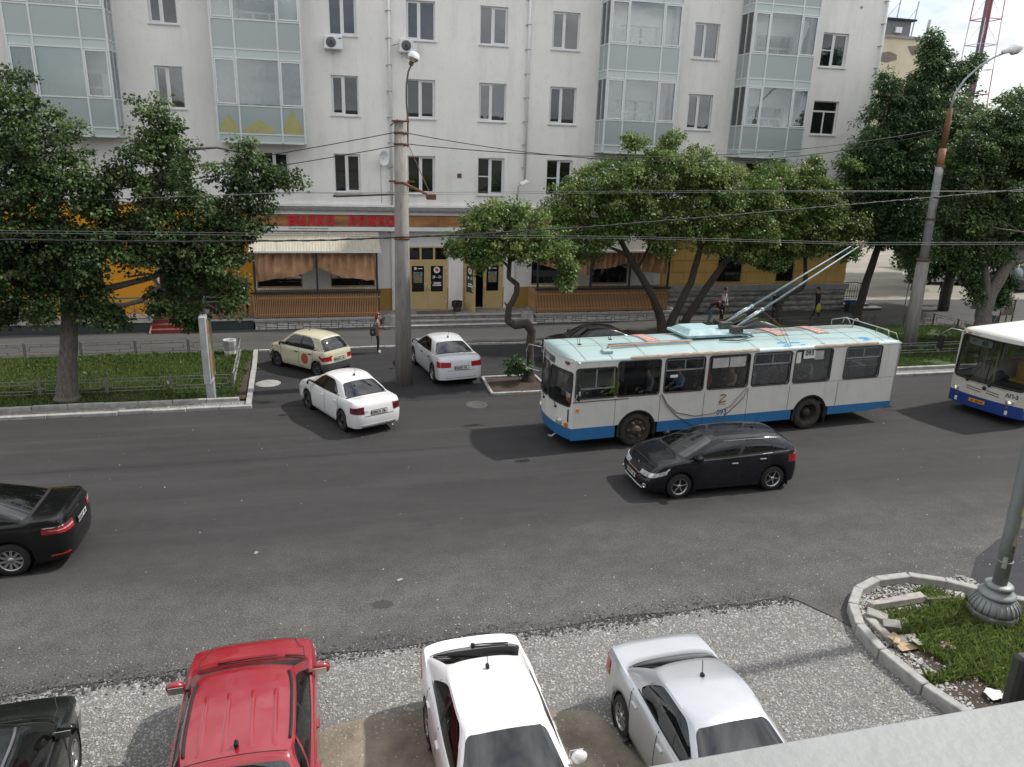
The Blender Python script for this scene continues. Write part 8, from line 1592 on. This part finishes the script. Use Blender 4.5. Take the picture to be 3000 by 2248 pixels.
for u in (2.9, 4.4, 5.9, 7.6, 9.0, 10.2): b.tube([(U(u), .35, .88), (U(u), .35, 2.64)], .016, 6)
b.tube([(U(2.6), .35, 2.4), (U(10.5), .35, 2.4)], .014, 6); b.tube([(U(9.2), HW-.1, 1.95), (U(10.4), HW-.1, 1.95)], .016, 6); b.tube([(U(9.2), HW-.1, 2.15), (U(10.4), HW-.1, 2.15)], .016, 6); b.build('handrails', P('rail_pale_cyan', (.45, .58, .56), .5), tb)
MB().box(XR+.3, XR+2.2, -.6, 1.0, .88, .92).build('rear_platform', M_floor, tb)
# ---------------------------------------------------------------- second bus
B2H = math.atan2(-.2246, -.9746); h2 = Vector((math.cos(B2H), math.sin(B2H))); l2 = Vector((-h2.y, h2.x)); HW2 = 1.245; c2 = Vector((21.62, 18.12))-h2*5.9-l2*HW2
b2 = thing('bus', 'cream and blue city bus showing route 65, cut off by the right edge', 'bus', (c2.x, c2.y, 0), B2H)
M_cr = busmat('bus_cream', (.62, .60, .52), .0); M_bb = busmat('bus_deep_blue', (.012, .05, .24), .0, False); M_bw = P('bus_roof_white', (.72, .71, .66), .5, var=.05)
FX2 = 5.9; V = lambda u: FX2-u; AR2 = [(V(2.6), .48, .58), (V(8.6), .48, .58)]
w2 = [(.18, 1.30, 1.25, 2.55), (2.75, 4.2, 1.45, 2.6), (4.3, 5.75, 1.45, 2.6), (5.85, 7.3, 1.45, 2.6), (7.4, 8.85, 1.45, 2.6), (8.95, 10.4, 1.45, 2.6), (1.42, 2.65, 1.45, 2.6)]
for sy in (1, -1):
    side_plate(b2, sy*(HW2-.025), -FX2, FX2, .62, 2.72, [rrect(V(b), V(a), c, d, .07) for a, b, c, d in w2], AR2, M_cr, 'side_panel'); side_plate(b2, sy*(HW2-.026), -FX2, FX2, .30, .617, [], [(a, b, .58) for a, b, c in AR2], M_bb, 'skirt_panel')
    MB().box(-FX2, V(.10), sy*HW2-.004, sy*HW2+.004, 1.18, 1.30).build('blue_stripe', M_bb, b2)
    for a, b, c, d in w2: o = MB().box(V(b)-.01, V(a)+.01, sy*(HW2-.03)-.004, sy*(HW2-.03)+.004, c-.01, d+.01).build('side_window', GT, b2); q = MB(); gasket(q, V(b), V(a), c, d, sy*HW2, .025); q.build('window_gasket', M_black, o)
    for cx, cz, rr_ in AR2: buswheel(b2, cx, sy, HW2, .48, M_metal, cx > 0)
f2x = lambda y: FX2+.20*(1-(abs(y)/HW2)**2.6); ys = frange(-HW2, -1.15, .05)+frange(-1.15, 0, .1)+frange(0, 1.15, .1)+frange(1.15, HW2+.001, .05)+[HW2]; zs = [.30, .45, .70, 1.0, 1.24, 1.5, 1.9, 2.3, 2.62, 2.68, 2.8]
mb, pan = frontgrid(b2, f2x, HW2, ys, zs, [(-1.15, 1.15, 1.24, 2.62)], None, lambda z: -.10*sstep(1.1, 2.8, z)); mb.build('front_panel', [M_cr, M_bb], b2)
for p in pan.values(): p.build('windscreen', glass('bus_windscreen', tint=(.8, .84, .82), clear=.85, base=(.02, .022, .022), refl=.8, fmin=-.01), b2)
ln2 = lambda z: -.10*sstep(1.1, 2.8, z)
g = MB(); P_ = rrect(-1.17, 1.17, 1.22, 2.64, .12, 3); dn = []
for (y0, z0), (y1, z1) in zip(P_, P_[1:]+P_[:1]): n = max(1, int(math.hypot(y1-y0, z1-z0)/.12)); dn += [(y0+(y1-y0)*i/n, z0+(z1-z0)*i/n) for i in range(n)]
g.tube([(f2x(y)+ln2(z)+.004, y, z) for y, z in dn+[dn[0]]], .035, 6); g.tube([(f2x(0)+ln2(z)+.004, 0.0, z) for z in (1.24, 1.7, 2.2, 2.62)], .018, 6); g.build('windscreen_gasket', M_black, b2)
rows = []
for x, q in ((-FX2, 0), (-FX2+.1, .7), (-FX2+.3, 1), (0, 1), (FX2-.3, 1), ('f', .85), ('f1', .45), ('f2', 0)):
    rows.append([((f2x(max(-HW2, min(HW2, y)))-.10-{'f': .14, 'f1': .04, 'f2': .0}[x]) if isinstance(x, str) else x, y*(1 if abs(y) < HW2 else 1), 2.72+q*(.10+.10*(1-(abs(y)/HW2)**4)) if abs(y) <= HW2 else 2.71) for y in [-HW2-.004]+list(np.linspace(-HW2, HW2, 17))+[HW2+.004]])
MB().grid(rows).build('roof', M_bw, b2); MB().lathe([(.06, 0), (.05, .04), (0, .05)], 12, c=(V(1.1), .2, 2.92)).build('roof_vent', M_dark, b2)
mb = MB(); vs, fs = plate([(-HW2, .4), (HW2, .4), (HW2, 2.75), (-HW2, 2.75)], [], .04); mb.add([(-FX2+v[2], v[0], v[1]) for v in vs], fs); mb.build('rear_panel', M_cr, b2)
MB().grid([[(f2x(y)+ln2(z)+.012, y, z) for y in np.linspace(-1.235, 1.235, 20)] for z in (2.67, 2.80)]).build('front_fascia', M_bw, b2)
for y in (-.95, .88): MB().cbox(f2x(y)-.10, f2x(y)-.06, y-.07, y+.07, 2.70, 2.75, .01).build('marker_lamp', M_amber, b2)
q = MB(); text_on(q, 'НЕФАЗ', (f2x(-.6)-.075, -.68, 2.73), (.12, 1, 0), (0, 0, 1), .06); q.build('fascia_lettering', M_metal, b2)
for y in (-.98, .84): o = MB().cbox(0, .05, -.13, .13, -.08, .08, .02).build('headlight', M_lampc, b2); o.location = (f2x(y)-.03, y, .80); o.rotation_euler = (0, 0, .28 if y > 0 else -.4); MB().lathe([(.0, .056), (.05, .054)], 12, 'x').build('lit_bulb', P('lamp_warm_lit', (.9, .75, .5), .3, emit=.8), o)
for y in (-.92, .80): MB().cbox(f2x(y)-.01, f2x(y)+.02, y-.045, y+.045, .36, .50, .01).build('tow_cover', M_frame, b2); MB().lathe([(0, .03), (.035, .02), (.04, 0)], 10, 'x', (f2x(y), y, .60)).build('marker_lamp', P('marker_red_brown', (.28, .05, .02), .4), b2)
for z, a, b in ((.98, -.60, -.08), (.98, .08, .50), (.90, -.60, -.08), (.90, .08, .52)): MB().grid([[(f2x(y)+.012, y, z+dz-(.03*(y-a)/(b-a))) for y in np.linspace(a, b, 8)] for dz in (0, .022)]).build('grille_slot', M_dark, b2)
o = MB().grid([[(f2x(y)+.006, y, z) for y in np.linspace(-.72, .66, 14)] for z in (1.145, 1.155)]).build('panel_gap', M_dark, b2); MB().lathe([(.075, 0), (.07, .01), (.0, .012)], 16, 'x', (f2x(0)+.004, 0, 1.04)).build('badge', M_dark, b2)
o = MB().cbox(f2x(0)+.0, f2x(0)+.015, -.42, .12, .48, .60, .004).build('number_plate', P('plate_orange', (.72, .27, .03), .5, var=.05), b2); q = MB(); text_on(q, 'ЕТ 483 66', (f2x(0)+.017, -.15, .54), (0, 1, 0), (0, 0, 1), .095, bold=.002); q.build('plate_text', M_plk, o)
q = MB(); text_on(q, 'АП-2', (f2x(.88)+.006, .87, 1.0), (-.22, 1, 0), (0, 0, 1), .17, bold=.004); q.build('front_lettering', M_plk, b2)
o = MB().grid([[(f2x(y)+ln2(z)-.04, y, z) for y in np.linspace(-.95, -.12, 8)] for z in (2.36, 2.58)]).build('route_board', P('route_board_glass', (.30, .32, .30), .4), b2); q = MB(); text_on(q, '65', (f2x(-.35)-.125, -.36, 2.47), (.03, 1, 0), (0, 0, 1), .21, bold=.004); text_on(q, 'АВ', (f2x(-.7)-.135, -.72, 2.47), (.12, 1, 0), (0, 0, 1), .15); q.build('route_number', M_plk, o)
for y, dy in ((-.62, .35), (.15, .45)): MB().tube([(f2x(y)+.03, y, 1.20), (f2x(y+dy*.5)+.02, y+dy*.35, 1.36), (f2x(y+dy)-.0, y+dy, 1.75)], .012, 5).cbox(f2x(y)-.01, f2x(y)+.06, y-.05, y+.05, 1.13, 1.22, .02).build('wiper', M_black, b2)
MB().tube([(f2x(-1.1)-.1, -1.15, 2.7), (f2x(-1.1)+.15, -1.5, 2.75), (f2x(-1.1)+.25, -1.72, 2.55)], .018, 6).build('mirror_bracket', M_metal, b2); MB().cbox(f2x(-1.1)+.18, f2x(-1.1)+.28, -1.84, -1.62, 1.98, 2.5, .04).build('mirror', M_black, b2)
MB().box(-5.7, 5.7, -1.15, 1.15, .6, .66).build('floor', M_floor, b2); MB().box(V(.6), V(.1), -1.05, 1.05, .7, 1.15).build('dashboard', M_dark, b2); M_ys = P('seat_yellow', (.50, .30, .03), .6)
for u, y in ((2.6, .1), (3.4, .7), (3.4, -.6), (4.2, .7), (1.5, .1)): MB().cbox(V(u+.45), V(u), y-.35, y+.35, 1.05, 1.12, .02).cbox(V(u+.5), V(u+.42), y-.35, y+.35, 1.1, 1.75, .02).build('passenger_seat', M_ys, b2)
b = MB()
for u, y in ((1.0, -.85), (1.0, -.45), (2.0, .3), (3.0, .3)): b.tube([(V(u), y, .66), (V(u), y, 2.6)], .022, 6)
b.build('handrails', P('rail_yellow_pale', (.6, .55, .35), .4), b2)
# ================================================================== people
def cloth(name, c, c2=None, scale=8): return P(name, c, .85, var=.15, scale=scale, col2=c2, bump=.15, bscale=40)
M_skin = P('skin', (.55, .33, .24), .55, var=.05); M_skin2 = P('skin_tan', (.36, .19, .12), .55, var=.05)
M_shoe_w = P('shoe_white', (.62, .56, .52), .6); M_shoe_b = P('shoe_black', (.02, .02, .02), .6)
def skinmesh(verts, edges, radii, sub=2):
    bm = bmesh.new(); ly = bm.verts.layers.skin.verify(); vs = [bm.verts.new(v) for v in verts]
    for v, r_ in zip(vs, radii): v[ly].radius = r_ if isinstance(r_, tuple) else (r_, r_)
    vs[0][ly].use_root = True
    for a, b in edges: bm.edges.new((vs[a], vs[b]))
    me = bpy.data.meshes.new('tmp'); bm.to_mesh(me); bm.free(); ob = bpy.data.objects.new('tmp', me); COL.objects.link(ob)
    m = ob.modifiers.new('s', 'SKIN'); m.use_smooth_shade = True; m.branch_smoothing = .6; q = ob.modifiers.new('d', 'SUBSURF'); q.levels = sub; q.render_levels = sub
    bpy.context.view_layer.update(); r_ = bpy.data.meshes.new_from_object(ob.evaluated_get(bpy.context.evaluated_depsgraph_get())); bpy.data.objects.remove(ob); bpy.data.meshes.remove(me); return r_
_hand = {}
def hand_mesh(curl, mat_):
    k = (curl, mat_.name)
    if k in _hand: return _hand[k]
    V_ = [(0, 0, 0), (.035, 0, 0), (.085, 0, -.0)]; E_ = [(0, 1), (1, 2)]; R_ = [(.022, .016), (.030, .014), (.036, .012)]
    for i, (y, L_) in enumerate(((.030, .060), (.010, .070), (-.010, .064), (-.030, .050))):
        p = Vector((.088, y, 0)); last = 2; a = 0
        for s in range(3): a += curl*(.5 if s == 0 else .6); p = p+Vector((math.cos(a), 0, -math.sin(a)))*L_/3*1.15; V_.append(tuple(p)); E_.append((last, len(V_)-1)); R_.append(.0085 if s < 2 else .0065); last = len(V_)-1
    last = 1; p = Vector((.03, .03, -.002)); 
    for s in range(3): V_.append(tuple(p)); E_.append((last, len(V_)-1)); R_.append(.010 if s < 2 else .0075); last = len(V_)-1; p = p+Vector((.022, .016-.006*s, -.008-.006*s))
    me = skinmesh(V_, E_, R_, 1); me.materials.clear(); me.materials.append(mat_); me.name = 'hand'; _hand[k] = me; return me
def person(label, loc, deg, joints, mats, hair=None, hairlen=0, sc=1.0, group=None, skin=None, curl=.5, bald=False, female=False, sitting=False):
    """joints: dict of points in metres (x forward, y left, z up); mats: top, legs, shoes"""
    skin = skin or M_skin; t = thing('person', label, 'person', loc, R(deg), group); t.scale = (sc, sc, sc); J = {k: Vector(v) for k, v in joints.items()}
    top, legs, shoes = mats
    names = ['pelvis', 'waist', 'chest', 'neck', 'chin', 'skull']; rad = {'pelvis': (.150, .115), 'waist': (.125, .10) if female else (.14, .115), 'chest': (.165, .115) if not female else (.145, .11), 'neck': (.055, .055), 'chin': (.066, .072), 'skull': (.082, .092), 'shL': .062, 'elL': .046, 'wrL': .029, 'shR': .062, 'elR': .046, 'wrR': .029,
        'hipL': .088, 'knL': .060, 'anL': .042, 'toL': .036, 'hipR': .088, 'knR': .060, 'anR': .042, 'toR': .036}
    order = ['pelvis', 'waist', 'chest', 'neck', 'chin', 'skull']+['shL', 'elL', 'wrL', 'shR', 'elR', 'wrR', 'hipL', 'knL', 'anL', 'toL', 'hipR', 'knR', 'anR', 'toR']; order = [o for o in order if o in J]
    ed = [('pelvis', 'waist'), ('waist', 'chest'), ('chest', 'neck'), ('neck', 'chin'), ('chin', 'skull'), ('chest', 'shL'), ('shL', 'elL'), ('elL', 'wrL'), ('chest', 'shR'), ('shR', 'elR'), ('elR', 'wrR'), ('pelvis', 'hipL'), ('hipL', 'knL'), ('knL', 'anL'), ('anL', 'toL'), ('pelvis', 'hipR'), ('hipR', 'knR'), ('knR', 'anR'), ('anR', 'toR')]
    ed = [e for e in ed if e[0] in J and e[1] in J]; ix = {n: i for i, n in enumerate(order)}
    me = skinmesh([tuple(J[n]) for n in order], [(ix[a], ix[b]) for a, b in ed], [rad[n] for n in order], 2); me.materials.clear()
    for m in (top, legs, shoes, skin): me.materials.append(m)
    zone = lambda e: 3 if e[0] in ('neck', 'chin') else 2 if e[1] in ('toL', 'toR') else 1 if e[0] in ('hipL', 'hipR', 'knL', 'knR') or e[1] in ('hipL', 'hipR') else 0
    segs = [(J[a], J[b], zone((a, b)), rad[b] if not isinstance(rad[b], tuple) else max(rad[b])) for a, b in ed]
    for p in me.polygons:
        c = p.center; best = 9; z = 0
        for a, b, zn, rr_ in segs:
            d = b-a; u = max(0, min(1, (c-a).dot(d)/max(1e-6, d.length_squared))); q = (c-(a+d*u)).length/(rr_+.03)
            if q < best: best = q; z = zn
        p.material_index = z; p.use_smooth = True
    body = link('body', me, t); J0 = J['skull']; ch = J['chin']; upv_ = (J0-ch).normalized(); fwd = Vector(joints.get('_face', (1, 0, 0))) if '_face' in joints else Vector((1, 0, 0)); fwd = (fwd-upv_*fwd.dot(upv_)).normalized(); lat = upv_.cross(fwd)
    fc = MB(); c = (J0+ch)/2
    fc.tube([c+fwd*.085+upv_*.022, c+fwd*.112-upv_*.012], [.008, .013], 6)                   # nose
    for s in (1, -1): fc.tube([c+lat*s*.082+upv_*.02, c+lat*s*.094-upv_*.002, c+lat*s*.084-upv_*.022], [.010, .014, .008], 6)
    fc.build('face_features', skin, t)
    e = MB()
    for s in (1, -1): e.tube([c+fwd*.083+lat*s*.030+upv_*.022, c+fwd*.090+lat*s*.030+upv_*.022], .009, 6)
    e.tube([c+fwd*.087+lat*.020-upv_*.040, c+fwd*.090-upv_*.042, c+fwd*.087-lat*.020-upv_*.040], .005, 5); e.build('eyes_and_mouth', M_plk, t)
    if hair and not bald:
        h = MB(); rows = []; cc = J0+upv_*.012-fwd*.012
        for i in range(8):
            ph = math.pi*.62*i/7; row = []
            for a in np.linspace(0, 2*math.pi, 19)[:-1]:
                rr_ = .098+.008*noise.noise((math.cos(a)*3, ph*3, len(label))); k = math.cos(a); zz = math.cos(ph)*rr_*1.08; fr = 1 if k < .35 else max(.0, 1-(k-.35)*1.2)
                if math.cos(ph) < .25 and k > .3: zz = max(zz, .03)
                d = fwd*(math.sin(ph)*rr_*k*1.12)+lat*(math.sin(ph)*rr_*math.sin(a)*.98)+upv_*zz
                if i == 7 and k < .45: d -= upv_*hairlen*(1-max(0, k)); d -= fwd*hairlen*.12
                row.append(cc+d)
            rows.append(row)
        h.grid([[tuple(p) for p in r_] for r_ in rows], closed=True); h.build('hair', hair, t)
    for s in 'LR':
        if 'wr'+s in J:
            d = (J['wr'+s]-J['el'+s]).normalized(); o = link('hand', hand_mesh(curl, skin), t); o.location = J['wr'+s]+d*.01
            z = Vector((0, 0, 1)) if abs(d.z) < .8 else Vector((1, 0, 0)); y = z.cross(d).normalized(); z = d.cross(y); q = Matrix((d, y, z)).transposed()
            if s == 'R': q = Matrix((d, -y, z)).transposed()
            o.matrix_local = Matrix.Translation(J['wr'+s]+d*.01) @ q.to_4x4()
    return t
def stand(lean=0, stride=0, armL=None, armR=None, face=None, h=0):
    j = {'pelvis': (0, 0, .93), 'waist': (.01+lean*.1, 0, 1.10), 'chest': (.0+lean*.3, 0, 1.32), 'neck': (.01+lean*.45, 0, 1.47), 'chin': (.03+lean*.5, 0, 1.55), 'skull': (.03+lean*.52, 0, 1.65),
         'shL': (lean*.33, .17, 1.40), 'shR': (lean*.33, -.17, 1.40), 'hipL': (0, .09, .88), 'hipR': (0, -.09, .88), 'knL': (.02+stride*.5, .10, .50), 'knR': (.03-stride*.25, -.10, .50), 'anL': (stride, .10, .09), 'anR': (-stride*.95, -.10, .09+abs(stride)*.15), 'toL': (stride+.14, .11, .04), 'toR': (-stride*.95+.13, -.11, .04+abs(stride)*.05)}
    L_ = armL or ((-.03, .21, 1.12), (.05, .22, .88)); R_ = armR or ((-.03, -.21, 1.12), (.05, -.22, .88)); j.update(elL=L_[0], wrL=L_[1], elR=R_[0], wrR=R_[1])
    if face: j['_face'] = face
    return j
def addon(t, name, m, mb): return mb.build(name, m, t)
# red-haired woman by the pole (facing right)
wl_ = person('red-haired woman in a brown patterned jacket looking at her phone beside the concrete pole', (2.03, 30.25, 0), -5, stand(armL=((.06, .2, 1.16), (.26, .08, 1.17)), armR=((.06, -.2, 1.16), (.26, -.06, 1.15))), (cloth('jacket_brown_pattern', (.30, .22, .16), (.12, .08, .06), 22), cloth('leggings_black', (.015, .015, .018)), M_shoe_w), P('hair_red', (.22, .05, .025), .5, var=.3, scale=20), .17, .97, female=True)
jk = MB(); jk.grid([[((.155-.02*z_)*math.cos(a)*1.05+.01, (.185+.02*(1-z_))*math.sin(a), 1.20-.42*z_) for a in np.linspace(0, 6.283, 19)[:-1]] for z_ in (0, .3, .7, 1)], closed=True); addon(wl_, 'jacket_skirt', MATS['jacket_brown_pattern'], jk)
addon(wl_, 'phone', M_black, MB().cbox(.37, .38, -.02, .05, 1.15, 1.27, .004))
t = thing('shoulder_bag', 'dark grey bag with straps hanging behind the red-haired woman', 'bag', (1.83, 30.2, .75)); MB().cbox(-.10, .10, -.14, .14, .0, .34, .05).build('bag_body', P('bag_dark', (.035, .035, .04), .6), t); MB().tube([(0, .1, .3), (.1, .12, .5), (.16, .12, .66)], .012, 5).tube([(-.03, -.05, .05), (-.06, -.05, -.25), (-.02, -.06, -.3)], .008, 4).build('strap', M_black, t); MB().cbox(-.03, .05, -.152, -.141, .12, .2, .004).build('bag_charm', M_chrome, t)
# man by the orange wall with a raised arm
person('bald man in black holding his arms up to his face beside the orange wall', (-3.55, 35.75, .5), -70, stand(armL=((.22, .26, 1.46), (.16, .06, 1.62)), armR=((.16, -.30, 1.44), (.20, -.10, 1.60))), (cloth('tshirt_black', (.015, .015, .016)), MATS['leggings_black'], M_shoe_b), None, 0, 1.0, bald=True, skin=M_skin2)
tag(MB().box(-3.60, -3.42, 35.56, 35.575, 1.62, 1.78).build('chest_print', P('print_pale', (.5, .55, .52), .7)), 'small pale print on the black shirt of the man by the orange wall', 'shirt print')
# bending person and man in grey hoodie
person('person in a dark maroon top bending down with hands low beside the man in grey', (19.0, 33.9, 0), -15, {'pelvis': (-.12, 0, .90), 'waist': (.02, 0, 1.02), 'chest': (.22, 0, 1.12), 'neck': (.36, 0, 1.14), 'chin': (.44, 0, 1.12), 'skull': (.53, 0, 1.12), 'shL': (.26, .17, 1.12), 'shR': (.26, -.17, 1.12), 'elL': (.34, .2, .86), 'wrL': (.52, .12, .72), 'elR': (.34, -.2, .86), 'wrR': (.50, -.1, .66),
    'hipL': (-.12, .1, .86), 'hipR': (-.12, -.1, .86), 'knL': (-.02, .12, .48), 'knR': (0, -.12, .48), 'anL': (-.1, .12, .09), 'anR': (-.08, -.12, .09), 'toL': (.04, .13, .04), 'toR': (.06, -.13, .04), '_face': (.4, 0, -1)}, (cloth('top_maroon', (.055, .012, .018)), cloth('jeans_pale', (.16, .20, .25)), M_shoe_b), P('hair_brown', (.06, .03, .02), .6), .05)
person('man in a pale grey sweatshirt and black trousers standing before the stone plinth', (19.75, 34.15, 0), -60, stand(armL=((.08, .22, 1.16), (.18, .10, 1.0)), armR=((.08, -.22, 1.16), (.18, -.08, .98)), lean=.15), (cloth('sweatshirt_grey', (.42, .41, .43)), MATS['leggings_black'], M_shoe_b), P('hair_dark', (.02, .015, .012), .6), 0, 1.04)
w_ = person('walker in black with a small backpack between the grey-clad man and the S-shaped tree', (22.45, 33.7, 0), 165, stand(stride=.12, lean=.1), (MATS['tshirt_black'], cloth('jeans_navy', (.02, .028, .055)), M_shoe_b), MATS['hair_brown'], .04, .98, curl=.7)
tag(MB().cbox(22.55, 22.72, 33.5, 33.8, 1.02, 1.45, .05).build('backpack', MATS['bag_dark']), 'small dark backpack on the back of the walker in black', 'backpack')
person('woman in dark coat and jeans striding left past the stone plinth', (25.5, 34.4, 0), 180, stand(stride=.30, lean=.15, armL=((.06, .22, 1.14), (.12, .24, .92)), armR=((-.05, -.22, 1.14), (-.12, -.25, .9))), (cloth('coat_dark_grey', (.03, .03, .035)), MATS['jeans_navy'], M_shoe_b), MATS['hair_dark'], .06, .98, female=True)
t = thing('carrier_bag', 'bright yellow plastic carrier bag held by the striding woman', 'bag', (25.38, 34.1, .42)); g = [[(.13*s_*math.cos(a)*(1+.15*math.sin(a*3)), .07*s_*math.sin(a), z_) for a in np.linspace(0, 5.9, 14)] for s_, z_ in ((.5, 0), (1.05, .08), (1.0, .25), (.7, .38), (.2, .46))]; MB().grid(g, closed=True).build('bag_body', P('bag_yellow', (.62, .52, .03), .5), t)
person('distant person in dark clothes and a red cap on the pale side street', (35.9, 37.0, 0), 200, stand(stride=.15), (cloth('jacket_dark_green', (.02, .035, .03)), MATS['leggings_black'], M_shoe_b), P('cap_red', (.5, .09, .02), .7), 0, 1.0)
# trolleybus passengers: seated figures
def seat(lean=0, face=None, arm=None):
    j = {'pelvis': (0, 0, .0), 'waist': (.0, 0, .18), 'chest': (.02+lean, 0, .40), 'neck': (.04+lean, 0, .55), 'chin': (.06+lean, 0, .63), 'skull': (.06+lean, 0, .73), 'shL': (lean, .17, .47), 'shR': (lean, -.17, .47), 'elL': (.06, .22, .22), 'wrL': (.26, .14, .14), 'elR': (.06, -.22, .22), 'wrR': (.26, -.14, .14),
         'hipL': (.03, .09, .0), 'hipR': (.03, -.09, .0), 'knL': (.42, .11, .03), 'knR': (.42, -.11, .03), 'anL': (.44, .11, -.34), 'anR': (.44, -.11, -.34), 'toL': (.56, .11, -.38), 'toR': (.56, -.11, -.38)}
    if face: j['_face'] = face
    if arm: j.update(arm)
    return j
dk = MATS['leggings_black']; hd = MATS['hair_dark']; hb = MATS['hair_brown']
def pas(label, u, y, z, deg, pose, top, hair=None, hl=0, **k):
    w = MW @ Vector((U(u), y+(.12 if z > 1.2 else .2), z+(.12 if z > 1.2 else 0))); return person(label, tuple(w), math.degrees(TBA)+deg, pose, (top, dk, M_shoe_b), hair, hl, **k)
pas('trolleybus driver in a yellow-green vest behind the front side window', 1.50, .62, 1.34, 0, seat(face=(1, 0, 0)), cloth('vest_lime', (.38, .50, .03)), hd)
pas('grey-shirted passenger in the second side window of the trolleybus', 2.50, .78, 1.40, 8, seat(), cloth('shirt_grey', (.22, .24, .27)), hb)
pas('bald man in a light blue shirt in the third side window of the trolleybus', 3.50, .80, 1.40, 0, seat(face=(1, .5, 0)), cloth('shirt_light_blue', (.16, .27, .46)), None, bald=True)
pas('passenger in a red jumper in the fourth side window of the trolleybus', 4.42, .80, 1.38, 0, seat(face=(1, .2, 0)), cloth('jumper_red', (.50, .02, .03)), hd)
pas('passenger in a beige jacket at the rear edge of the fourth side window', 5.28, .80, 1.36, 0, seat(face=(.6, 1, 0)), cloth('jacket_beige', (.38, .30, .20)), hb, .06, female=True)
pas('passenger in a denim jacket raising a hand to the head in the fifth side window', 5.98, .80, 1.38, 0, seat(arm={'elL': (.16, .26, .40), 'wrL': (.18, .10, .62)}), cloth('jacket_denim', (.14, .21, .32)), hb)
pas('passenger in a dark red jacket in the rear part of the fifth side window', 6.78, .78, 1.38, 0, seat(face=(1, .3, 0)), cloth('jacket_dark_red', (.22, .015, .025)), hd)
pas('standing passenger in a dusty pink jumper behind the posted papers', 7.42, .62, .90, 10, stand(face=(1, 0, 0)), cloth('jumper_pink', (.38, .10, .15)), hb, .05)
pas('passenger in a pale jacket with back straps in the sixth side window', 8.15, .78, 1.38, -30, seat(face=(.3, -1, 0)), cloth('jacket_pale', (.58, .56, .57)), hd)
